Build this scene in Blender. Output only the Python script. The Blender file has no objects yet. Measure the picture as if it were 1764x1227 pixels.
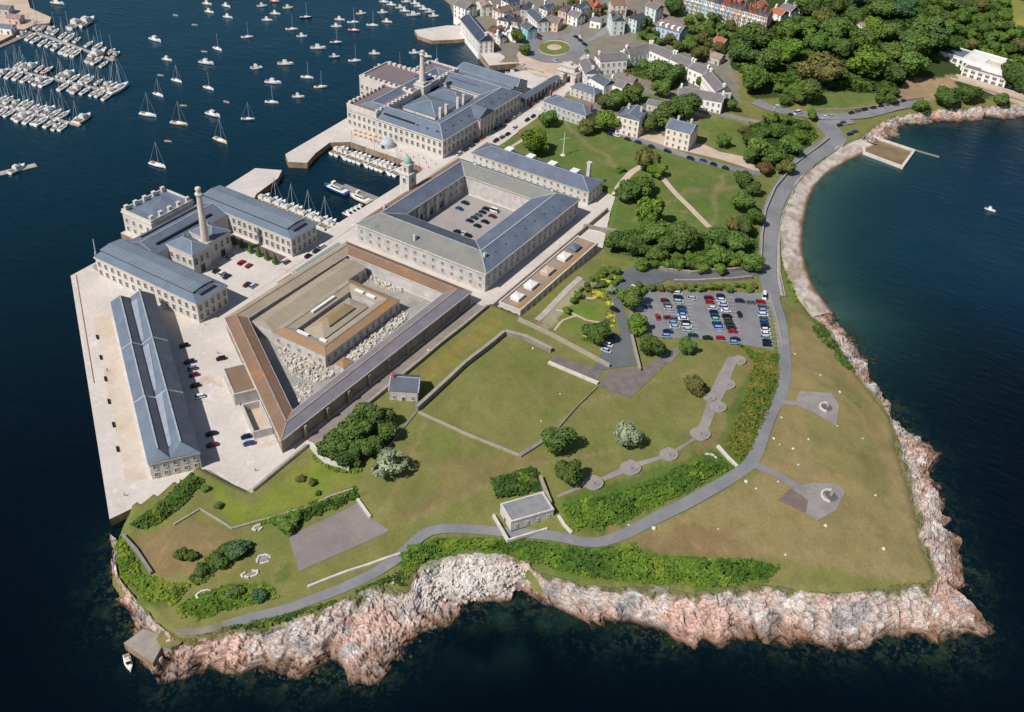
import bpy, bmesh, math, random
import numpy as np
from mathutils import Vector, Matrix
from mathutils.geometry import tessellate_polygon
random.seed(7); RNG = np.random.default_rng(7)
SC = bpy.context.scene
COL = SC.collection
# ------------------------------------------------------------------ camera
CX, CY, FPX, CAMH = 882.0, 613.5, 1822.6, 280.0
_P, _R, _Y = math.radians(37.218), math.radians(-3.4923), math.radians(30.1455)
_f = np.array([math.cos(_P)*math.cos(_Y), math.cos(_P)*math.sin(_Y), -math.sin(_P)])
_r = np.array([math.sin(_Y), -math.cos(_Y), 0.0]); _d = np.cross(_f, _r)
ROT = np.array([math.cos(_R)*_r+math.sin(_R)*_d, -math.sin(_R)*_r+math.cos(_R)*_d, _f])
cam_data = bpy.data.cameras.new('camera'); cam = bpy.data.objects.new('camera', cam_data); COL.objects.link(cam)
cam_data.sensor_width = 36.0; cam_data.lens = FPX/1764*36; cam_data.clip_start = 1.0; cam_data.clip_end = 9000
m = Matrix(((ROT[0][0], -ROT[1][0], -ROT[2][0], 0), (ROT[0][1], -ROT[1][1], -ROT[2][1], 0), (ROT[0][2], -ROT[1][2], -ROT[2][2], CAMH), (0, 0, 0, 1)))
cam.matrix_world = m
SC.camera = cam
# ------------------------------------------------------------------ daylight
SUN_EL, SUN_AZ = math.radians(49), math.radians(162)       # azimuth of the sun, from +X towards +Y
world = bpy.data.worlds.new('World'); SC.world = world; world.use_nodes = True
nt = world.node_tree; nt.nodes.clear()
sky = nt.nodes.new('ShaderNodeTexSky'); sky.sky_type = 'NISHITA'; sky.sun_disc = False
sky.sun_elevation = SUN_EL; sky.sun_rotation = math.radians(90)-SUN_AZ
sky.air_density = 1.0; sky.dust_density = 0.6; sky.ozone_density = 1.2
bg = nt.nodes.new('ShaderNodeBackground'); bg.inputs['Strength'].default_value = 0.07
wo = nt.nodes.new('ShaderNodeOutputWorld'); nt.links.new(sky.outputs[0], bg.inputs[0]); nt.links.new(bg.outputs[0], wo.inputs[0])
sl = bpy.data.lights.new('sun', 'SUN'); sl.energy = 4.3; sl.angle = math.radians(0.5); sl.color = (1.0, 0.975, 0.935)
sun = bpy.data.objects.new('sun', sl); COL.objects.link(sun)
_sd = Vector((math.cos(SUN_EL)*math.cos(SUN_AZ), math.cos(SUN_EL)*math.sin(SUN_AZ), math.sin(SUN_EL)))
sun.rotation_euler = _sd.to_track_quat('Z', 'Y').to_euler(); sun.location = (300, 300, 400)
SC.view_settings.view_transform = 'Standard'; SC.view_settings.look = 'None'; SC.view_settings.exposure = 0.1; SC.view_settings.gamma = 1.0
SC.cycles.max_bounces = 5; SC.cycles.diffuse_bounces = 2; SC.cycles.glossy_bounces = 2; SC.cycles.transparent_max_bounces = 4; SC.cycles.transmission_bounces = 2

# ------------------------------------------------------------------ helpers
def W(px, py, z=0.0):                      # the point at height z seen at a place in the survey photograph
    d = ROT.T @ np.array([(px-CX)/FPX, (py-CY)/FPX, 1.0]); t = (z-CAMH)/d[2]
    return np.array([t*d[0], t*d[1], z])
def S(r, g, b, k=1.0):                     # sRGB byte colour to linear
    f = lambda c: ((c/255+0.055)/1.055)**2.4 if c > 10 else c/255/12.92
    return (f(r)*k, f(g)*k, f(b)*k)
def hash3(ix, iy, iz):
    n = (ix*374761393 + iy*668265263 + iz*2147483647 + 1013) & 0x7fffffff
    n = ((n ^ (n >> 13))*1274126177) & 0x7fffffff
    return ((n ^ (n >> 16)) & 0xffff)/65535.0
def vnoise(x, y, z=0.0):
    x = np.asarray(x, float); y = np.asarray(y, float); z = np.zeros_like(x)+z
    ix, iy, iz = np.floor(x).astype(np.int64), np.floor(y).astype(np.int64), np.floor(z).astype(np.int64)
    fx, fy, fz = x-ix, y-iy, z-iz
    fx, fy, fz = fx*fx*(3-2*fx), fy*fy*(3-2*fy), fz*fz*(3-2*fz)
    r = 0
    for a in (0, 1):
        for b in (0, 1):
            for c in (0, 1):
                r = r + hash3(ix+a, iy+b, iz+c)*np.where(a, fx, 1-fx)*np.where(b, fy, 1-fy)*np.where(c, fz, 1-fz)
    return r
def fbm(x, y, z=0.0, o=4):
    r, a = 0, 0.5
    for i in range(o):
        r = r + a*vnoise(np.asarray(x)*2**i+17*i, np.asarray(y)*2**i+31*i, np.asarray(z)*2**i+7*i); a *= .5
    return r
def inpoly(x, y, P):
    x = np.asarray(x, float); y = np.asarray(y, float); r = np.zeros(x.shape, bool); n = len(P)
    for i in range(n):
        x1, y1 = P[i][:2]; x2, y2 = P[(i+1) % n][:2]
        if y1 == y2: continue
        c = ((y1 > y) != (y2 > y)) & (x < (x2-x1)*(y-y1)/(y2-y1)+x1); r ^= c
    return r
def segdist(x, y, P, closed=True):
    x = np.asarray(x, float); y = np.asarray(y, float); r = np.full(x.shape, 1e9); n = len(P)
    for i in range(n if closed else n-1):
        x1, y1 = P[i][:2]; x2, y2 = P[(i+1) % n][:2]
        dx, dy = x2-x1, y2-y1; L = dx*dx+dy*dy+1e-9
        t = np.clip(((x-x1)*dx+(y-y1)*dy)/L, 0, 1)
        r = np.minimum(r, (x-x1-t*dx)**2+(y-y1-t*dy)**2)
    return np.sqrt(r)
def smooth(a, b, v):
    t = np.clip((v-a)/(b-a), 0, 1); return t*t*(3-2*t)

# ---- materials
MATS = {}
def mat(name, col, rough=0.85, var=0.25, scale=0.3, col2=None, patch=None, fine=0.15, attr=None, objcol=False, metal=0.0, spec=0.3, bump=0.0, rnd=0.0, coords='Object', stretch=None, backf=False):
    """col mottled towards col2 by noise at `scale`; patch=(colour, scale, threshold) adds stains with a shape of their own."""
    if name in MATS: return MATS[name]
    M = bpy.data.materials.new(name); M.use_nodes = True; t = M.node_tree; N = t.nodes; L = t.links
    b = N['Principled BSDF']; b.inputs['Roughness'].default_value = rough; b.inputs['Metallic'].default_value = metal
    b.inputs['Specular IOR Level'].default_value = spec
    tc = N.new('ShaderNodeTexCoord'); src = tc.outputs[coords]
    if stretch:
        mp = N.new('ShaderNodeMapping'); mp.inputs['Scale'].default_value = stretch; L.new(src, mp.inputs[0]); src = mp.outputs[0]
    def noise(sc, det=5, ro=.6):
        n = N.new('ShaderNodeTexNoise'); n.inputs['Scale'].default_value = sc; n.inputs['Detail'].default_value = det; n.inputs['Roughness'].default_value = ro
        L.new(src, n.inputs['Vector']); return n.outputs[0]
    def mix(a, bb, f, mode='MIX'):
        x = N.new('ShaderNodeMix'); x.data_type = 'RGBA'; x.blend_type = mode
        for sck, v in ((x.inputs[6], a), (x.inputs[7], bb), (x.inputs[0], f)):
            if hasattr(v, 'is_output'): L.new(v, sck)
            else: sck.default_value = v if not isinstance(v, tuple) else (*v[:3], 1)
        return x.outputs[2]
    def ramp(v, lo, hi):
        r = N.new('ShaderNodeMapRange'); r.inputs[1].default_value = lo; r.inputs[2].default_value = hi; L.new(v, r.inputs[0]); return r.outputs[0]
    base = tuple(col)
    if attr:
        a = N.new('ShaderNodeAttribute'); a.attribute_name = attr; base = a.outputs['Color']
    if objcol:
        oi = N.new('ShaderNodeObjectInfo'); base = oi.outputs['Color']
    if col2 is None and not (attr or objcol): col2 = tuple(c*(1-var) for c in col)
    cur = base
    if col2 is not None: cur = mix(cur, tuple(col2), ramp(noise(scale), .38, .66))
    if patch:
        for (pc, ps, pt) in (patch if isinstance(patch, list) else [patch]): cur = mix(cur, tuple(pc), ramp(noise(ps, 6, .65), pt, pt+.1))
    if fine:
        g = noise(scale*9, 4, .7); r = N.new('ShaderNodeMapRange'); r.inputs[1].default_value = .25; r.inputs[2].default_value = .75; r.inputs[3].default_value = 1-fine; r.inputs[4].default_value = 1+fine; L.new(g, r.inputs[0])
        cur = mix(cur, r.outputs[0], 1.0, 'MULTIPLY')
    if rnd:
        oi = N.new('ShaderNodeObjectInfo'); hs = N.new('ShaderNodeHueSaturation'); L.new(cur, hs.inputs['Color'])
        for k, lo, hi in (('Value', 1-rnd, 1+rnd), ('Hue', .5-.035*min(1, rnd*3), .5+.025*min(1, rnd*3))):
            r = N.new('ShaderNodeMapRange'); r.inputs[3].default_value = lo; r.inputs[4].default_value = hi
            if k == 'Hue':
                mm = N.new('ShaderNodeMath'); mm.operation = 'FRACT'; m2 = N.new('ShaderNodeMath'); m2.operation = 'MULTIPLY'; m2.inputs[1].default_value = 7.31
                L.new(oi.outputs['Random'], m2.inputs[0]); L.new(m2.outputs[0], mm.inputs[0]); L.new(mm.outputs[0], r.inputs[0])
            else: L.new(oi.outputs['Random'], r.inputs[0])
            L.new(r.outputs[0], hs.inputs[k])
        cur = hs.outputs[0]
    if hasattr(cur, 'is_output'): L.new(cur, b.inputs['Base Color'])
    else: b.inputs['Base Color'].default_value = (*cur[:3], 1)
    if bump:
        bp = N.new('ShaderNodeBump'); bp.inputs['Strength'].default_value = bump; bp.inputs['Distance'].default_value = .3
        L.new(noise(scale*6, 6, .7), bp.inputs['Height']); L.new(bp.outputs[0], b.inputs['Normal'])
    MATS[name] = M; return M

# ---- mesh collecting
class MB:
    def __init__(s): s.v = []; s.f = []; s.mi = []; s.cur = 0
    def face(s, pts, mi=None):
        n = len(s.v); s.v += [tuple(map(float, p)) for p in pts]; s.f.append(tuple(range(n, n+len(pts)))); s.mi.append(s.cur if mi is None else mi); return s
    def box(s, x0, x1, y0, y1, z0, z1, mi=None):
        n = len(s.v); s.v += [(x0,y0,z0),(x1,y0,z0),(x1,y1,z0),(x0,y1,z0),(x0,y0,z1),(x1,y0,z1),(x1,y1,z1),(x0,y1,z1)]
        for q in ((0,3,2,1),(4,5,6,7),(0,1,5,4),(1,2,6,5),(2,3,7,6),(3,0,4,7)): s.f.append(tuple(n+i for i in q)); s.mi.append(s.cur if mi is None else mi)
        return s
    def prism(s, P, z0, z1, mi=None, bottom=False):
        A = sum(P[i][0]*P[(i+1) % len(P)][1]-P[(i+1) % len(P)][0]*P[i][1] for i in range(len(P)))
        if A < 0: P = P[::-1]
        n = len(s.v); k = len(P); zz1 = z1 if hasattr(z1, '__len__') else [z1]*k; zz0 = z0 if hasattr(z0, '__len__') else [z0]*k
        if A < 0 and hasattr(z1, '__len__'): zz1 = zz1[::-1]
        if A < 0 and hasattr(z0, '__len__'): zz0 = zz0[::-1]
        s.v += [(p[0], p[1], zz0[i]) for i, p in enumerate(P)]+[(p[0], p[1], zz1[i]) for i, p in enumerate(P)]
        c = s.cur if mi is None else mi
        for i in range(k): j = (i+1) % k; s.f.append((n+i, n+j, n+k+j, n+k+i)); s.mi.append(c)
        if k <= 4: s.f.append(tuple(n+k+i for i in range(k))); s.mi.append(c)
        else:
            for t in tessellate_polygon([[Vector((p[0], p[1], 0)) for p in P]]):
                t = list(t); a, b_, c_ = (P[i] for i in t)
                if (b_[0]-a[0])*(c_[1]-a[1])-(c_[0]-a[0])*(b_[1]-a[1]) < 0: t = t[::-1]
                s.f.append(tuple(n+k+i for i in t)); s.mi.append(c)
        return s
    def bar(s, a, b, w, h, mi=None):           # box from a to b, w wide, h tall, standing on the line
        a = Vector(a); b = Vector(b); d = (b-a); n = Vector((-d.y, d.x, 0)); n = n.normalized()*w/2 if n.length > 1e-6 else Vector((w/2, 0, 0)); u = Vector((0, 0, h))
        p = [a-n, b-n, b+n, a+n]; q = [x+u for x in p]; k = len(s.v); s.v += [tuple(x) for x in p+q]
        for f in ((0,3,2,1),(4,5,6,7),(0,1,5,4),(1,2,6,5),(2,3,7,6),(3,0,4,7)): s.f.append(tuple(k+i for i in f)); s.mi.append(s.cur if mi is None else mi)
        return s
    def tube(s, pts, rad, n=6, mi=None, cap=True):
        rings = []
        for i, p in enumerate(pts):
            p = Vector(p); d = Vector(pts[min(i+1, len(pts)-1)])-Vector(pts[max(i-1, 0)]); d.normalize()
            u = d.orthogonal().normalized() if abs(d.z) < .99 else Vector((1, 0, 0)); w = d.cross(u); k = len(s.v); r = rad[i] if hasattr(rad, '__len__') else rad
            s.v += [tuple(p+r*(math.cos(2*math.pi*j/n+.4)*u+math.sin(2*math.pi*j/n+.4)*w)) for j in range(n)]; rings.append(k)
        c = s.cur if mi is None else mi
        for a, b in zip(rings, rings[1:]):
            for j in range(n): s.f.append((a+j, a+(j+1) % n, b+(j+1) % n, b+j)); s.mi.append(c)
        if cap: s.f.append(tuple(rings[-1]+j for j in range(n))); s.mi.append(c); s.f.append(tuple(rings[0]+j for j in reversed(range(n)))); s.mi.append(c)
        return s
    def lathe(s, prof, n=8, cx=0, cy=0, mi=None, rot=0.0):
        k0 = len(s.v); c = s.cur if mi is None else mi
        for r, z in prof: s.v += [(cx+r*math.cos(2*math.pi*j/n+rot), cy+r*math.sin(2*math.pi*j/n+rot), z) for j in range(n)]
        for i in range(len(prof)-1):
            for j in range(n): a = k0+i*n; s.f.append((a+j, a+(j+1) % n, a+n+(j+1) % n, a+n+j)); s.mi.append(c)
        s.f.append(tuple(k0+(len(prof)-1)*n+j for j in range(n))); s.mi.append(c); return s
    def mesh(s, name, mats):
        me = bpy.data.meshes.new(name); me.from_pydata(s.v, [], s.f)
        for mm in (mats if isinstance(mats, (list, tuple)) else [mats]): me.materials.append(mm)
        if any(s.mi): me.polygons.foreach_set('material_index', s.mi)
        me.update(); return me
    def build(s, name, mats, parent=None, loc=None): return link(name, s.mesh(name, mats), parent, loc)
def link(name, data, parent=None, loc=None, rz=0.0, scale=None):
    o = bpy.data.objects.new(name, data); COL.objects.link(o)
    if parent is not None: o.parent = parent
    if loc is not None: o.location = loc
    if rz: o.rotation_euler = (0, 0, rz)
    if scale is not None: o.scale = scale
    return o
def tag(o, label=None, cat=None, group=None, kind=None):
    if label: o['label'] = label
    if cat: o['category'] = cat
    if group: o['group'] = group
    if kind: o['kind'] = kind
    return o
def thing(name, label, cat, loc=(0, 0, 0), rz=0.0, group=None):
    o = bpy.data.objects.new(name, None); COL.objects.link(o); o.location = loc; o.rotation_euler = (0, 0, rz); o.empty_display_size = .5
    return tag(o, label, cat, group)
def copy_tree(o, parent=None):
    c = o.copy(); COL.objects.link(c); c.parent = parent
    for ch in o.children: copy_tree(ch, c)
    return c
def npmesh(name, V, Fc, mats, attrs=None, smooth_=False, mi=None):
    """V (n,3), Fc (m,4) or (m,3) index arrays"""
    me = bpy.data.meshes.new(name); V = np.asarray(V, np.float32); Fc = np.asarray(Fc, np.int32); k = Fc.shape[1]
    me.vertices.add(len(V)); me.vertices.foreach_set('co', V.ravel())
    me.loops.add(Fc.size); me.loops.foreach_set('vertex_index', Fc.ravel())
    me.polygons.add(len(Fc)); me.polygons.foreach_set('loop_start', np.arange(0, Fc.size, k, dtype=np.int32)); me.polygons.foreach_set('loop_total', np.full(len(Fc), k, np.int32))
    me.polygons.foreach_set('use_smooth', np.full(len(Fc), bool(smooth_)))
    for mm in (mats if isinstance(mats, (list, tuple)) else [mats]): me.materials.append(mm)
    if mi is not None: me.polygons.foreach_set('material_index', np.asarray(mi, np.int32))
    for an, av in (attrs or {}).items():
        a = me.color_attributes.new(an, 'FLOAT_COLOR', 'POINT'); c = np.ones((len(V), 4), np.float32); c[:, :3] = av; a.data.foreach_set('color', c.ravel())
    me.update(calc_edges=True); me.validate(); return me
ORD = ['first','second','third','fourth','fifth','sixth','seventh','eighth','ninth','tenth','eleventh','twelfth','thirteenth','fourteenth','fifteenth','sixteenth','seventeenth','eighteenth','nineteenth','twentieth']
def nth(i): return ORD[i] if i < 20 else f'{i+1}th' if (i+1) % 10 not in (1, 2, 3) or (i+1) % 100 in (11, 12, 13) else f"{i+1}{ {1:'st',2:'nd',3:'rd'}[(i+1)%10]}"
def zl(ox, oy, sc, pts): return [(ox+p[0]/sc, oy+p[1]/sc, *p[2:]) for p in pts]
# ------------------------------------------------------------------ terrain, shore, sea
SHORE = [((196,930),(205,930,5)),((193,985),(202,985,5)),((208,1030),(225,1020,5)),((216,1075),(262,1062,4.5)),((222,1100),(285,1085,4)),((262,1150),(310,1100,4.5)),
 ((290,1182),(340,1095,5)),((330,1168),(375,1085,6)),((400,1160),(430,1085,6)),((450,1150),(480,1075,6)),((510,1165),(540,1055,7)),((570,1160),(590,1035,7)),((630,1170),(640,1010,7.5)),
 ((690,1130),(680,1015,7)),((735,1085),(705,1020,6)),((760,1060),(725,975,7)),((830,1045),(800,955,8)),((890,1030),(870,955,8)),((930,1040),(905,965,8)),((985,1062),(930,985,8)),
 ((1060,1085),(1030,1010,8)),((1130,1097),(1120,1012,8)),((1200,1098),(1190,1020,8)),((1270,1105),(1260,1012,8)),((1340,1100),(1330,1010,8)),((1400,1105),(1400,1020,8)),((1470,1118),(1470,1020,8)),
 ((1540,1112),(1540,1010,7.5)),((1600,1118),(1590,1005,7.5)),((1650,1112),(1605,1000,7.5)),((1700,1085),(1612,990,7.5)),((1672,1030),(1610,980,7.5)),((1672,985),(1600,965,7.5)),((1650,940),(1588,940,7)),
 ((1640,890),(1580,890,7)),((1618,830),(1560,820,7)),((1605,780),(1550,790,7)),((1575,752),(1543,760,6)),((1550,720),(1535,720,6)),((1525,680),(1515,690,6)),((1500,640),(1480,650,5.5)),
 ((1487,600),(1445,600,5)),((1470,565),(1425,570,4.5)),((1435,538),(1400,545,4))]
BEACH = [((1435,538),(1400,545,4)),((1410,505),(1368,500,4)),((1392,470),(1356,470,4)),((1383,430),(1345,430,4)),((1384,385),(1346,385,4)),((1395,340),(1360,340,4)),((1415,308),(1383,305,4)),((1450,283),(1418,275,4)),((1490,263),(1455,250,4)),((1508,252),(1482,238,3.5))]
SHORE2 = [((1508,252),(1482,238,3.5)),((1545,236),(1515,212,3.5)),((1565,218),(1540,200,4)),((1620,212),(1600,190,5)),((1700,206),(1680,183,6)),((1764,202),(1750,178,6)),((1900,190),(1900,165,6))]
INNER = [W(*b) for a, b in SHORE]+[W(*b) for a, b in BEACH[1:]]+[W(*b) for a, b in SHORE2[1:]]
LAND = [tuple(p[:2]) for p in INNER]+[(900,-160),(1250,-250),(1250,560),(770,560),(690,490)]+[tuple(W(x, y, 3.5)[:2]) for x, y in ((783,0),(795,40),(806,62),(842,110),(893,108),(906,118))]+[(560,325),(420,305),(340,300),(240,250),(160,244)]
YARD = [(152,247),(246.5,381.5),(286,382),(286,393),(318,393),(318,384),(340,385),(376,388.5),(383,375.5),(375,371),(355,368),(347.4,364),(347.4,314.5),(430,314.5),(433,318),(433,368),(425,377),(409.5,374.5),(398,370.5),(392.5,379.5),(398.5,387),(462,390.5),(483,391),(483,403),(513,403),(513,389),(548,384),(566,358),(588,344),(592,318),(584,303),(486,297),(470,298),(470,214),(453,208),(414.5,192.5),(338,192.5),(338,208.5),(222,208.5),(218,212.5),(186.6,212.5),(187,238),(180,239)]
CTRL = [(870,670,12),(700,870,11),(780,790,11.5),(560,930,9),(400,930,9),(300,920,8),(280,980,7.5),(270,1060,5),(330,1080,5),(350,1040,6.5),(450,1000,8),(500,860,9),(420,890,8.5),(350,850,7),(260,880,5),
 (730,915,9.5),(600,1000,8),(480,1045,7),(900,920,10),(1050,930,10),(1290,800,10.5),(1345,660,9),(1350,560,7.5),(1330,500,6.5),(1325,400,5),(1345,300,5),(1430,225,4.5),
 (1220,540,8.5),(1120,560,8.5),(1300,590,8),(1120,650,10),(1000,600,9),(960,540,7),(1080,480,7),(1200,478,7),(1300,470,6),(1150,780,12.5),(1000,850,12.5),(1230,720,12),(1260,640,10.5),
 (1450,800,10.5),(1400,900,10.5),(1250,960,9.5),(1500,950,9),(1550,880,8.5),(1420,700,9),(1400,600,6.5),(1500,760,8),(620,770,10),(560,790,9.5),(500,800,9),(650,710,10),(720,650,9.5),(830,545,9),(900,580,9.5),
 (1000,260,5.5),(900,230,4.5),(1180,340,8.5),(1250,380,8),(1100,400,7),(1060,370,5.5),(1090,225,6.5),(1180,250,7.5),(1280,250,8),(1280,330,7),(1150,450,6.5),(1040,440,5),
 (960,85,4.5),(900,60,5),(860,20,7),(990,130,4.5),(1040,150,5.5),(1100,100,8),(1150,130,9),(1240,170,9),(1200,190,8),(1300,190,6),(1080,30,10),(1160,50,11),(1000,10,9),(1260,30,16),(1200,10,15),
 (1350,100,13),(1430,150,9),(1450,60,19),(1550,100,14),(1600,40,24),(1530,10,25),(1680,50,20),(1750,20,26),(1690,130,8),(1600,170,6),(1480,185,5),(1750,160,7),(1700,90,12),(1900,100,14),(1900,0,26),(820,70,4.0),(840,100,3.6),(930,110,4)]
CW = np.array([W(*c) for c in CTRL])
GX0, GX1, GY0, GY1, GS = 120.0, 1180.0, -240.0, 540.0, 2.0
gx = np.arange(GX0, GX1+.1, GS); gy = np.arange(GY0, GY1+.1, GS)
XX, YY = np.meshgrid(gx, gy, indexing='ij')
def idw(x, y):
    num = 0; den = 0
    for c in CW:
        d2 = (x-c[0])**2+(y-c[1])**2+60.0; w = 1/d2**1.7; num = num+w*c[2]; den = den+w
    return num/den
ZZ = idw(XX, YY)
ZZ += (fbm(XX/22, YY/22)-.47)*0.9
_inl = inpoly(XX, YY, LAND); _dl = segdist(XX, YY, LAND)
_near = smooth(0, 9, _dl)
# ground meets the shore line at the surveyed height
_zi = np.array([p[2] for p in INNER]); _n2 = np.array([p[:2] for p in INNER])
def edgez(x, y):
    num = 0; den = 0
    for p, z in zip(_n2, _zi):
        w = 1/((x-p[0])**2+(y-p[1])**2+4)**2; num = num+w*z; den = den+w
    return num/den
_ed = segdist(XX, YY, [tuple(p) for p in _n2], closed=False)
_m = _ed < 22
ez = np.zeros_like(ZZ); ez[_m] = edgez(XX[_m], YY[_m])
_t = smooth(0, 20, _ed); ZZ = np.where(_m, ez*(1-_t)+ZZ*_t, ZZ)
ZZ = np.where(_inl, ZZ, np.maximum(ZZ-1.2-1.6*_dl, -7))
_iny = inpoly(XX, YY, YARD); _dy = segdist(XX, YY, YARD)
ZZ = np.where(_iny, np.where(_dy > 5, 2.2, -5), ZZ)
ZT = ZZ.copy()
ZT = np.where(_iny, 3.5, ZT)                    # walking level, used to stand things on
def zt(x, y):
    fx = np.clip((np.asarray(x, float)-GX0)/GS, 0, len(gx)-1.001); fy = np.clip((np.asarray(y, float)-GY0)/GS, 0, len(gy)-1.001)
    i = fx.astype(int); j = fy.astype(int); u = fx-i; v = fy-j
    return ZT[i, j]*(1-u)*(1-v)+ZT[i+1, j]*u*(1-v)+ZT[i, j+1]*(1-u)*v+ZT[i+1, j+1]*u*v
def inyard(x, y): return bool(inpoly(np.array([x]), np.array([y]), YARD)[0])
def zg(x, y):
    if inyard(x, y): return 3.5
    return float(zt(x, y))
def G(px, py, dz=0.0):                          # the spot on the ground (dz above it) seen at a place in the survey photograph
    z = 8.0
    for _ in range(14):
        p = W(px, py, z+dz); z2 = max(zg(p[0], p[1]), 0.0)
        if abs(z2-z) < .02: break
        z = z*.4+z2*.6
    return np.array([p[0], p[1], z])
def proj(x, y, z):
    q = ROT @ np.array([np.ravel(x), np.ravel(y), np.ravel(z)-CAMH]); return CX+FPX*q[0]/q[2], CY+FPX*q[1]/q[2]
def gang(px, py, dx, dy, k=6.0):                # heading on the ground of a direction in the survey photograph
    n = math.hypot(dx, dy); a = G(px-dx/n*k, py-dy/n*k); b = G(px+dx/n*k, py+dy/n*k); return math.atan2(b[1]-a[1], b[0]-a[0])

# ground colour by surface: dry grass, mown lawn, bramble bank, bare soil, gardens, town
PX, PY = proj(XX, YY, np.where(_iny, 3.5, ZZ))
GRASS, DRY, LAWN, BANK, SOIL, YELL, TOWN, WOODF, DIRT = S(122,121,69), S(144,127,86), S(98,113,58), S(92,110,50), S(136,112,80), S(138,124,66), S(132,124,112), S(62,74,40), S(158,132,104)
CC = np.zeros((PX.size, 3)); CC[:] = GRASS
jx = PX+(fbm(XX/7, YY/7).ravel()-.47)*22; jy = PY+(fbm(XX/7+50, YY/7).ravel()-.47)*16
def zone(col, poly, k=1.0):
    w = inpoly(jx, jy, poly); CC[w] = CC[w]*(1-k)+np.array(col)*k
zone(TOWN, [(700,-200),(1400,-200),(1300,40),(1260,100),(1280,180),(1150,230),(1050,200),(980,170),(900,130),(780,120)])
zone(WOODF, [(1250,60),(1330,-60),(2000,-100),(2000,170),(1560,170),(1480,160),(1300,170)])
zone(LAWN, [(870,245),(960,195),(1040,215),(1290,300),(1320,330),(1300,470),(1180,470),(1040,440),(1050,330)])
zone(LAWN, [(1390,160),(1490,155),(1520,170),(1400,195)]); zone(LAWN, [(1190,200),(1290,215),(1400,230),(1350,290),(1240,260)], .7)
zone(LAWN, [(1330,90),(1385,85),(1385,160),(1340,165)], .7); zone(S(110,100,45), [(1690,60),(1780,50),(1780,100),(1700,95)]); zone(S(140,135,70), [(1735,0),(1790,0),(1790,50),(1745,40)])
zone(DRY, [(1090,925),(1300,820),(1360,640),(1360,540),(1430,560),(1560,760),(1610,1010),(1330,960)])
zone(GRASS, [(1380,680),(1440,650),(1500,700),(1540,860),(1400,800)], .5)
zone(SOIL, [(1090,930),(1200,900),(1330,955),(1250,965),(1120,955)], .75)
zone(SOIL, [(230,925),(290,905),(360,900),(420,920),(330,975),(340,990),(255,990)], .8); zone(SOIL, [(1000,870),(1180,790),(1260,760),(1290,650),(1310,600),(1290,590),(1260,700),(1200,780)], .6)
zone(SOIL, [(730,790),(900,790),(960,770),(930,800),(800,850),(700,900),(650,905),(760,840)], .45)
zone(YELL, [(720,640),(850,540),(870,560),(740,660)], .8); zone(S(124,134,52), [(360,832),(430,870),(540,790),(625,830),(520,875),(400,905)], .8); zone(LAWN, [(1060,105),(1120,95),(1170,110),(1185,140),(1120,140),(1070,125)]); zone(LAWN, [(1100,45),(1150,55),(1240,60),(1245,100),(1160,80),(1100,70)]); zone(LAWN, [(1180,20),(1330,60),(1300,90),(1200,60)]); zone(LAWN, [(1130,165),(1200,200),(1050,195),(1060,160)],.7)
zone(BANK, [(190,930),(225,925),(270,1000),(310,1040),(240,1040),(190,980)]); zone(BANK, [(690,940),(800,925),(1050,940),(1200,960),(1340,975),(1320,1020),(900,1000),(740,985)])
zone(BANK, [(960,860),(1230,775),(1290,640),(1345,600),(1350,640),(1300,790),(1180,850),(1040,925),(980,920)])
zone(S(70,88,34), [(340,1060),(420,1040),(480,1015),(440,1000),(320,1040)])
zone(S(112,124,58), [(955,560),(985,515),(1030,520),(1045,570),(1015,595)]); zone(S(176,160,140), [(925,560),(1000,480),(1015,490),(945,570)], .7); zone(DIRT, [(1560,140),(1650,130),(1640,170),(1540,175)])
for tr in ([(700,905),(800,850),(930,800),(1000,790),(1060,770)], [(1300,830),(1400,780),(1500,760)], [(1110,935),(1250,950),(1400,960),(1560,985)], [(640,905),(700,820),(730,720)], [(1360,600),(1420,650),(1500,740),(1560,860),(1590,960)], [(1440,860),(1500,900),(1570,960)], [(900,790),(1000,700),(1120,660),(1250,620)], [(250,960),(330,940),(440,950),(500,985)], [(1050,920),(1200,800)], [(960,200),(1060,290)], [(1090,380),(1180,330),(1290,320)], [(1240,300),(1230,390)]):
    d_ = segdist(PX+(fbm(XX/9, YY/9, 5).ravel()-.47)*26, (PY+(fbm(XX/9+30, YY/9, 5).ravel()-.47)*20)*1.35, [(a, b*1.35) for a, b in tr], closed=False); w_ = np.clip(1.25-d_/5.0, 0, 1)[:, None]*.55; CC = CC*(1-w_)+np.array(S(150,130,98))*w_
NXg, NYg = len(gx), len(gy)
idx = np.arange(NXg*NYg).reshape(NXg, NYg)
Fq = np.stack([idx[:-1, :-1].ravel(), idx[1:, :-1].ravel(), idx[1:, 1:].ravel(), idx[:-1, 1:].ravel()], 1)
keep = (ZZ.ravel()[Fq].max(1) > -6.5)
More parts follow.
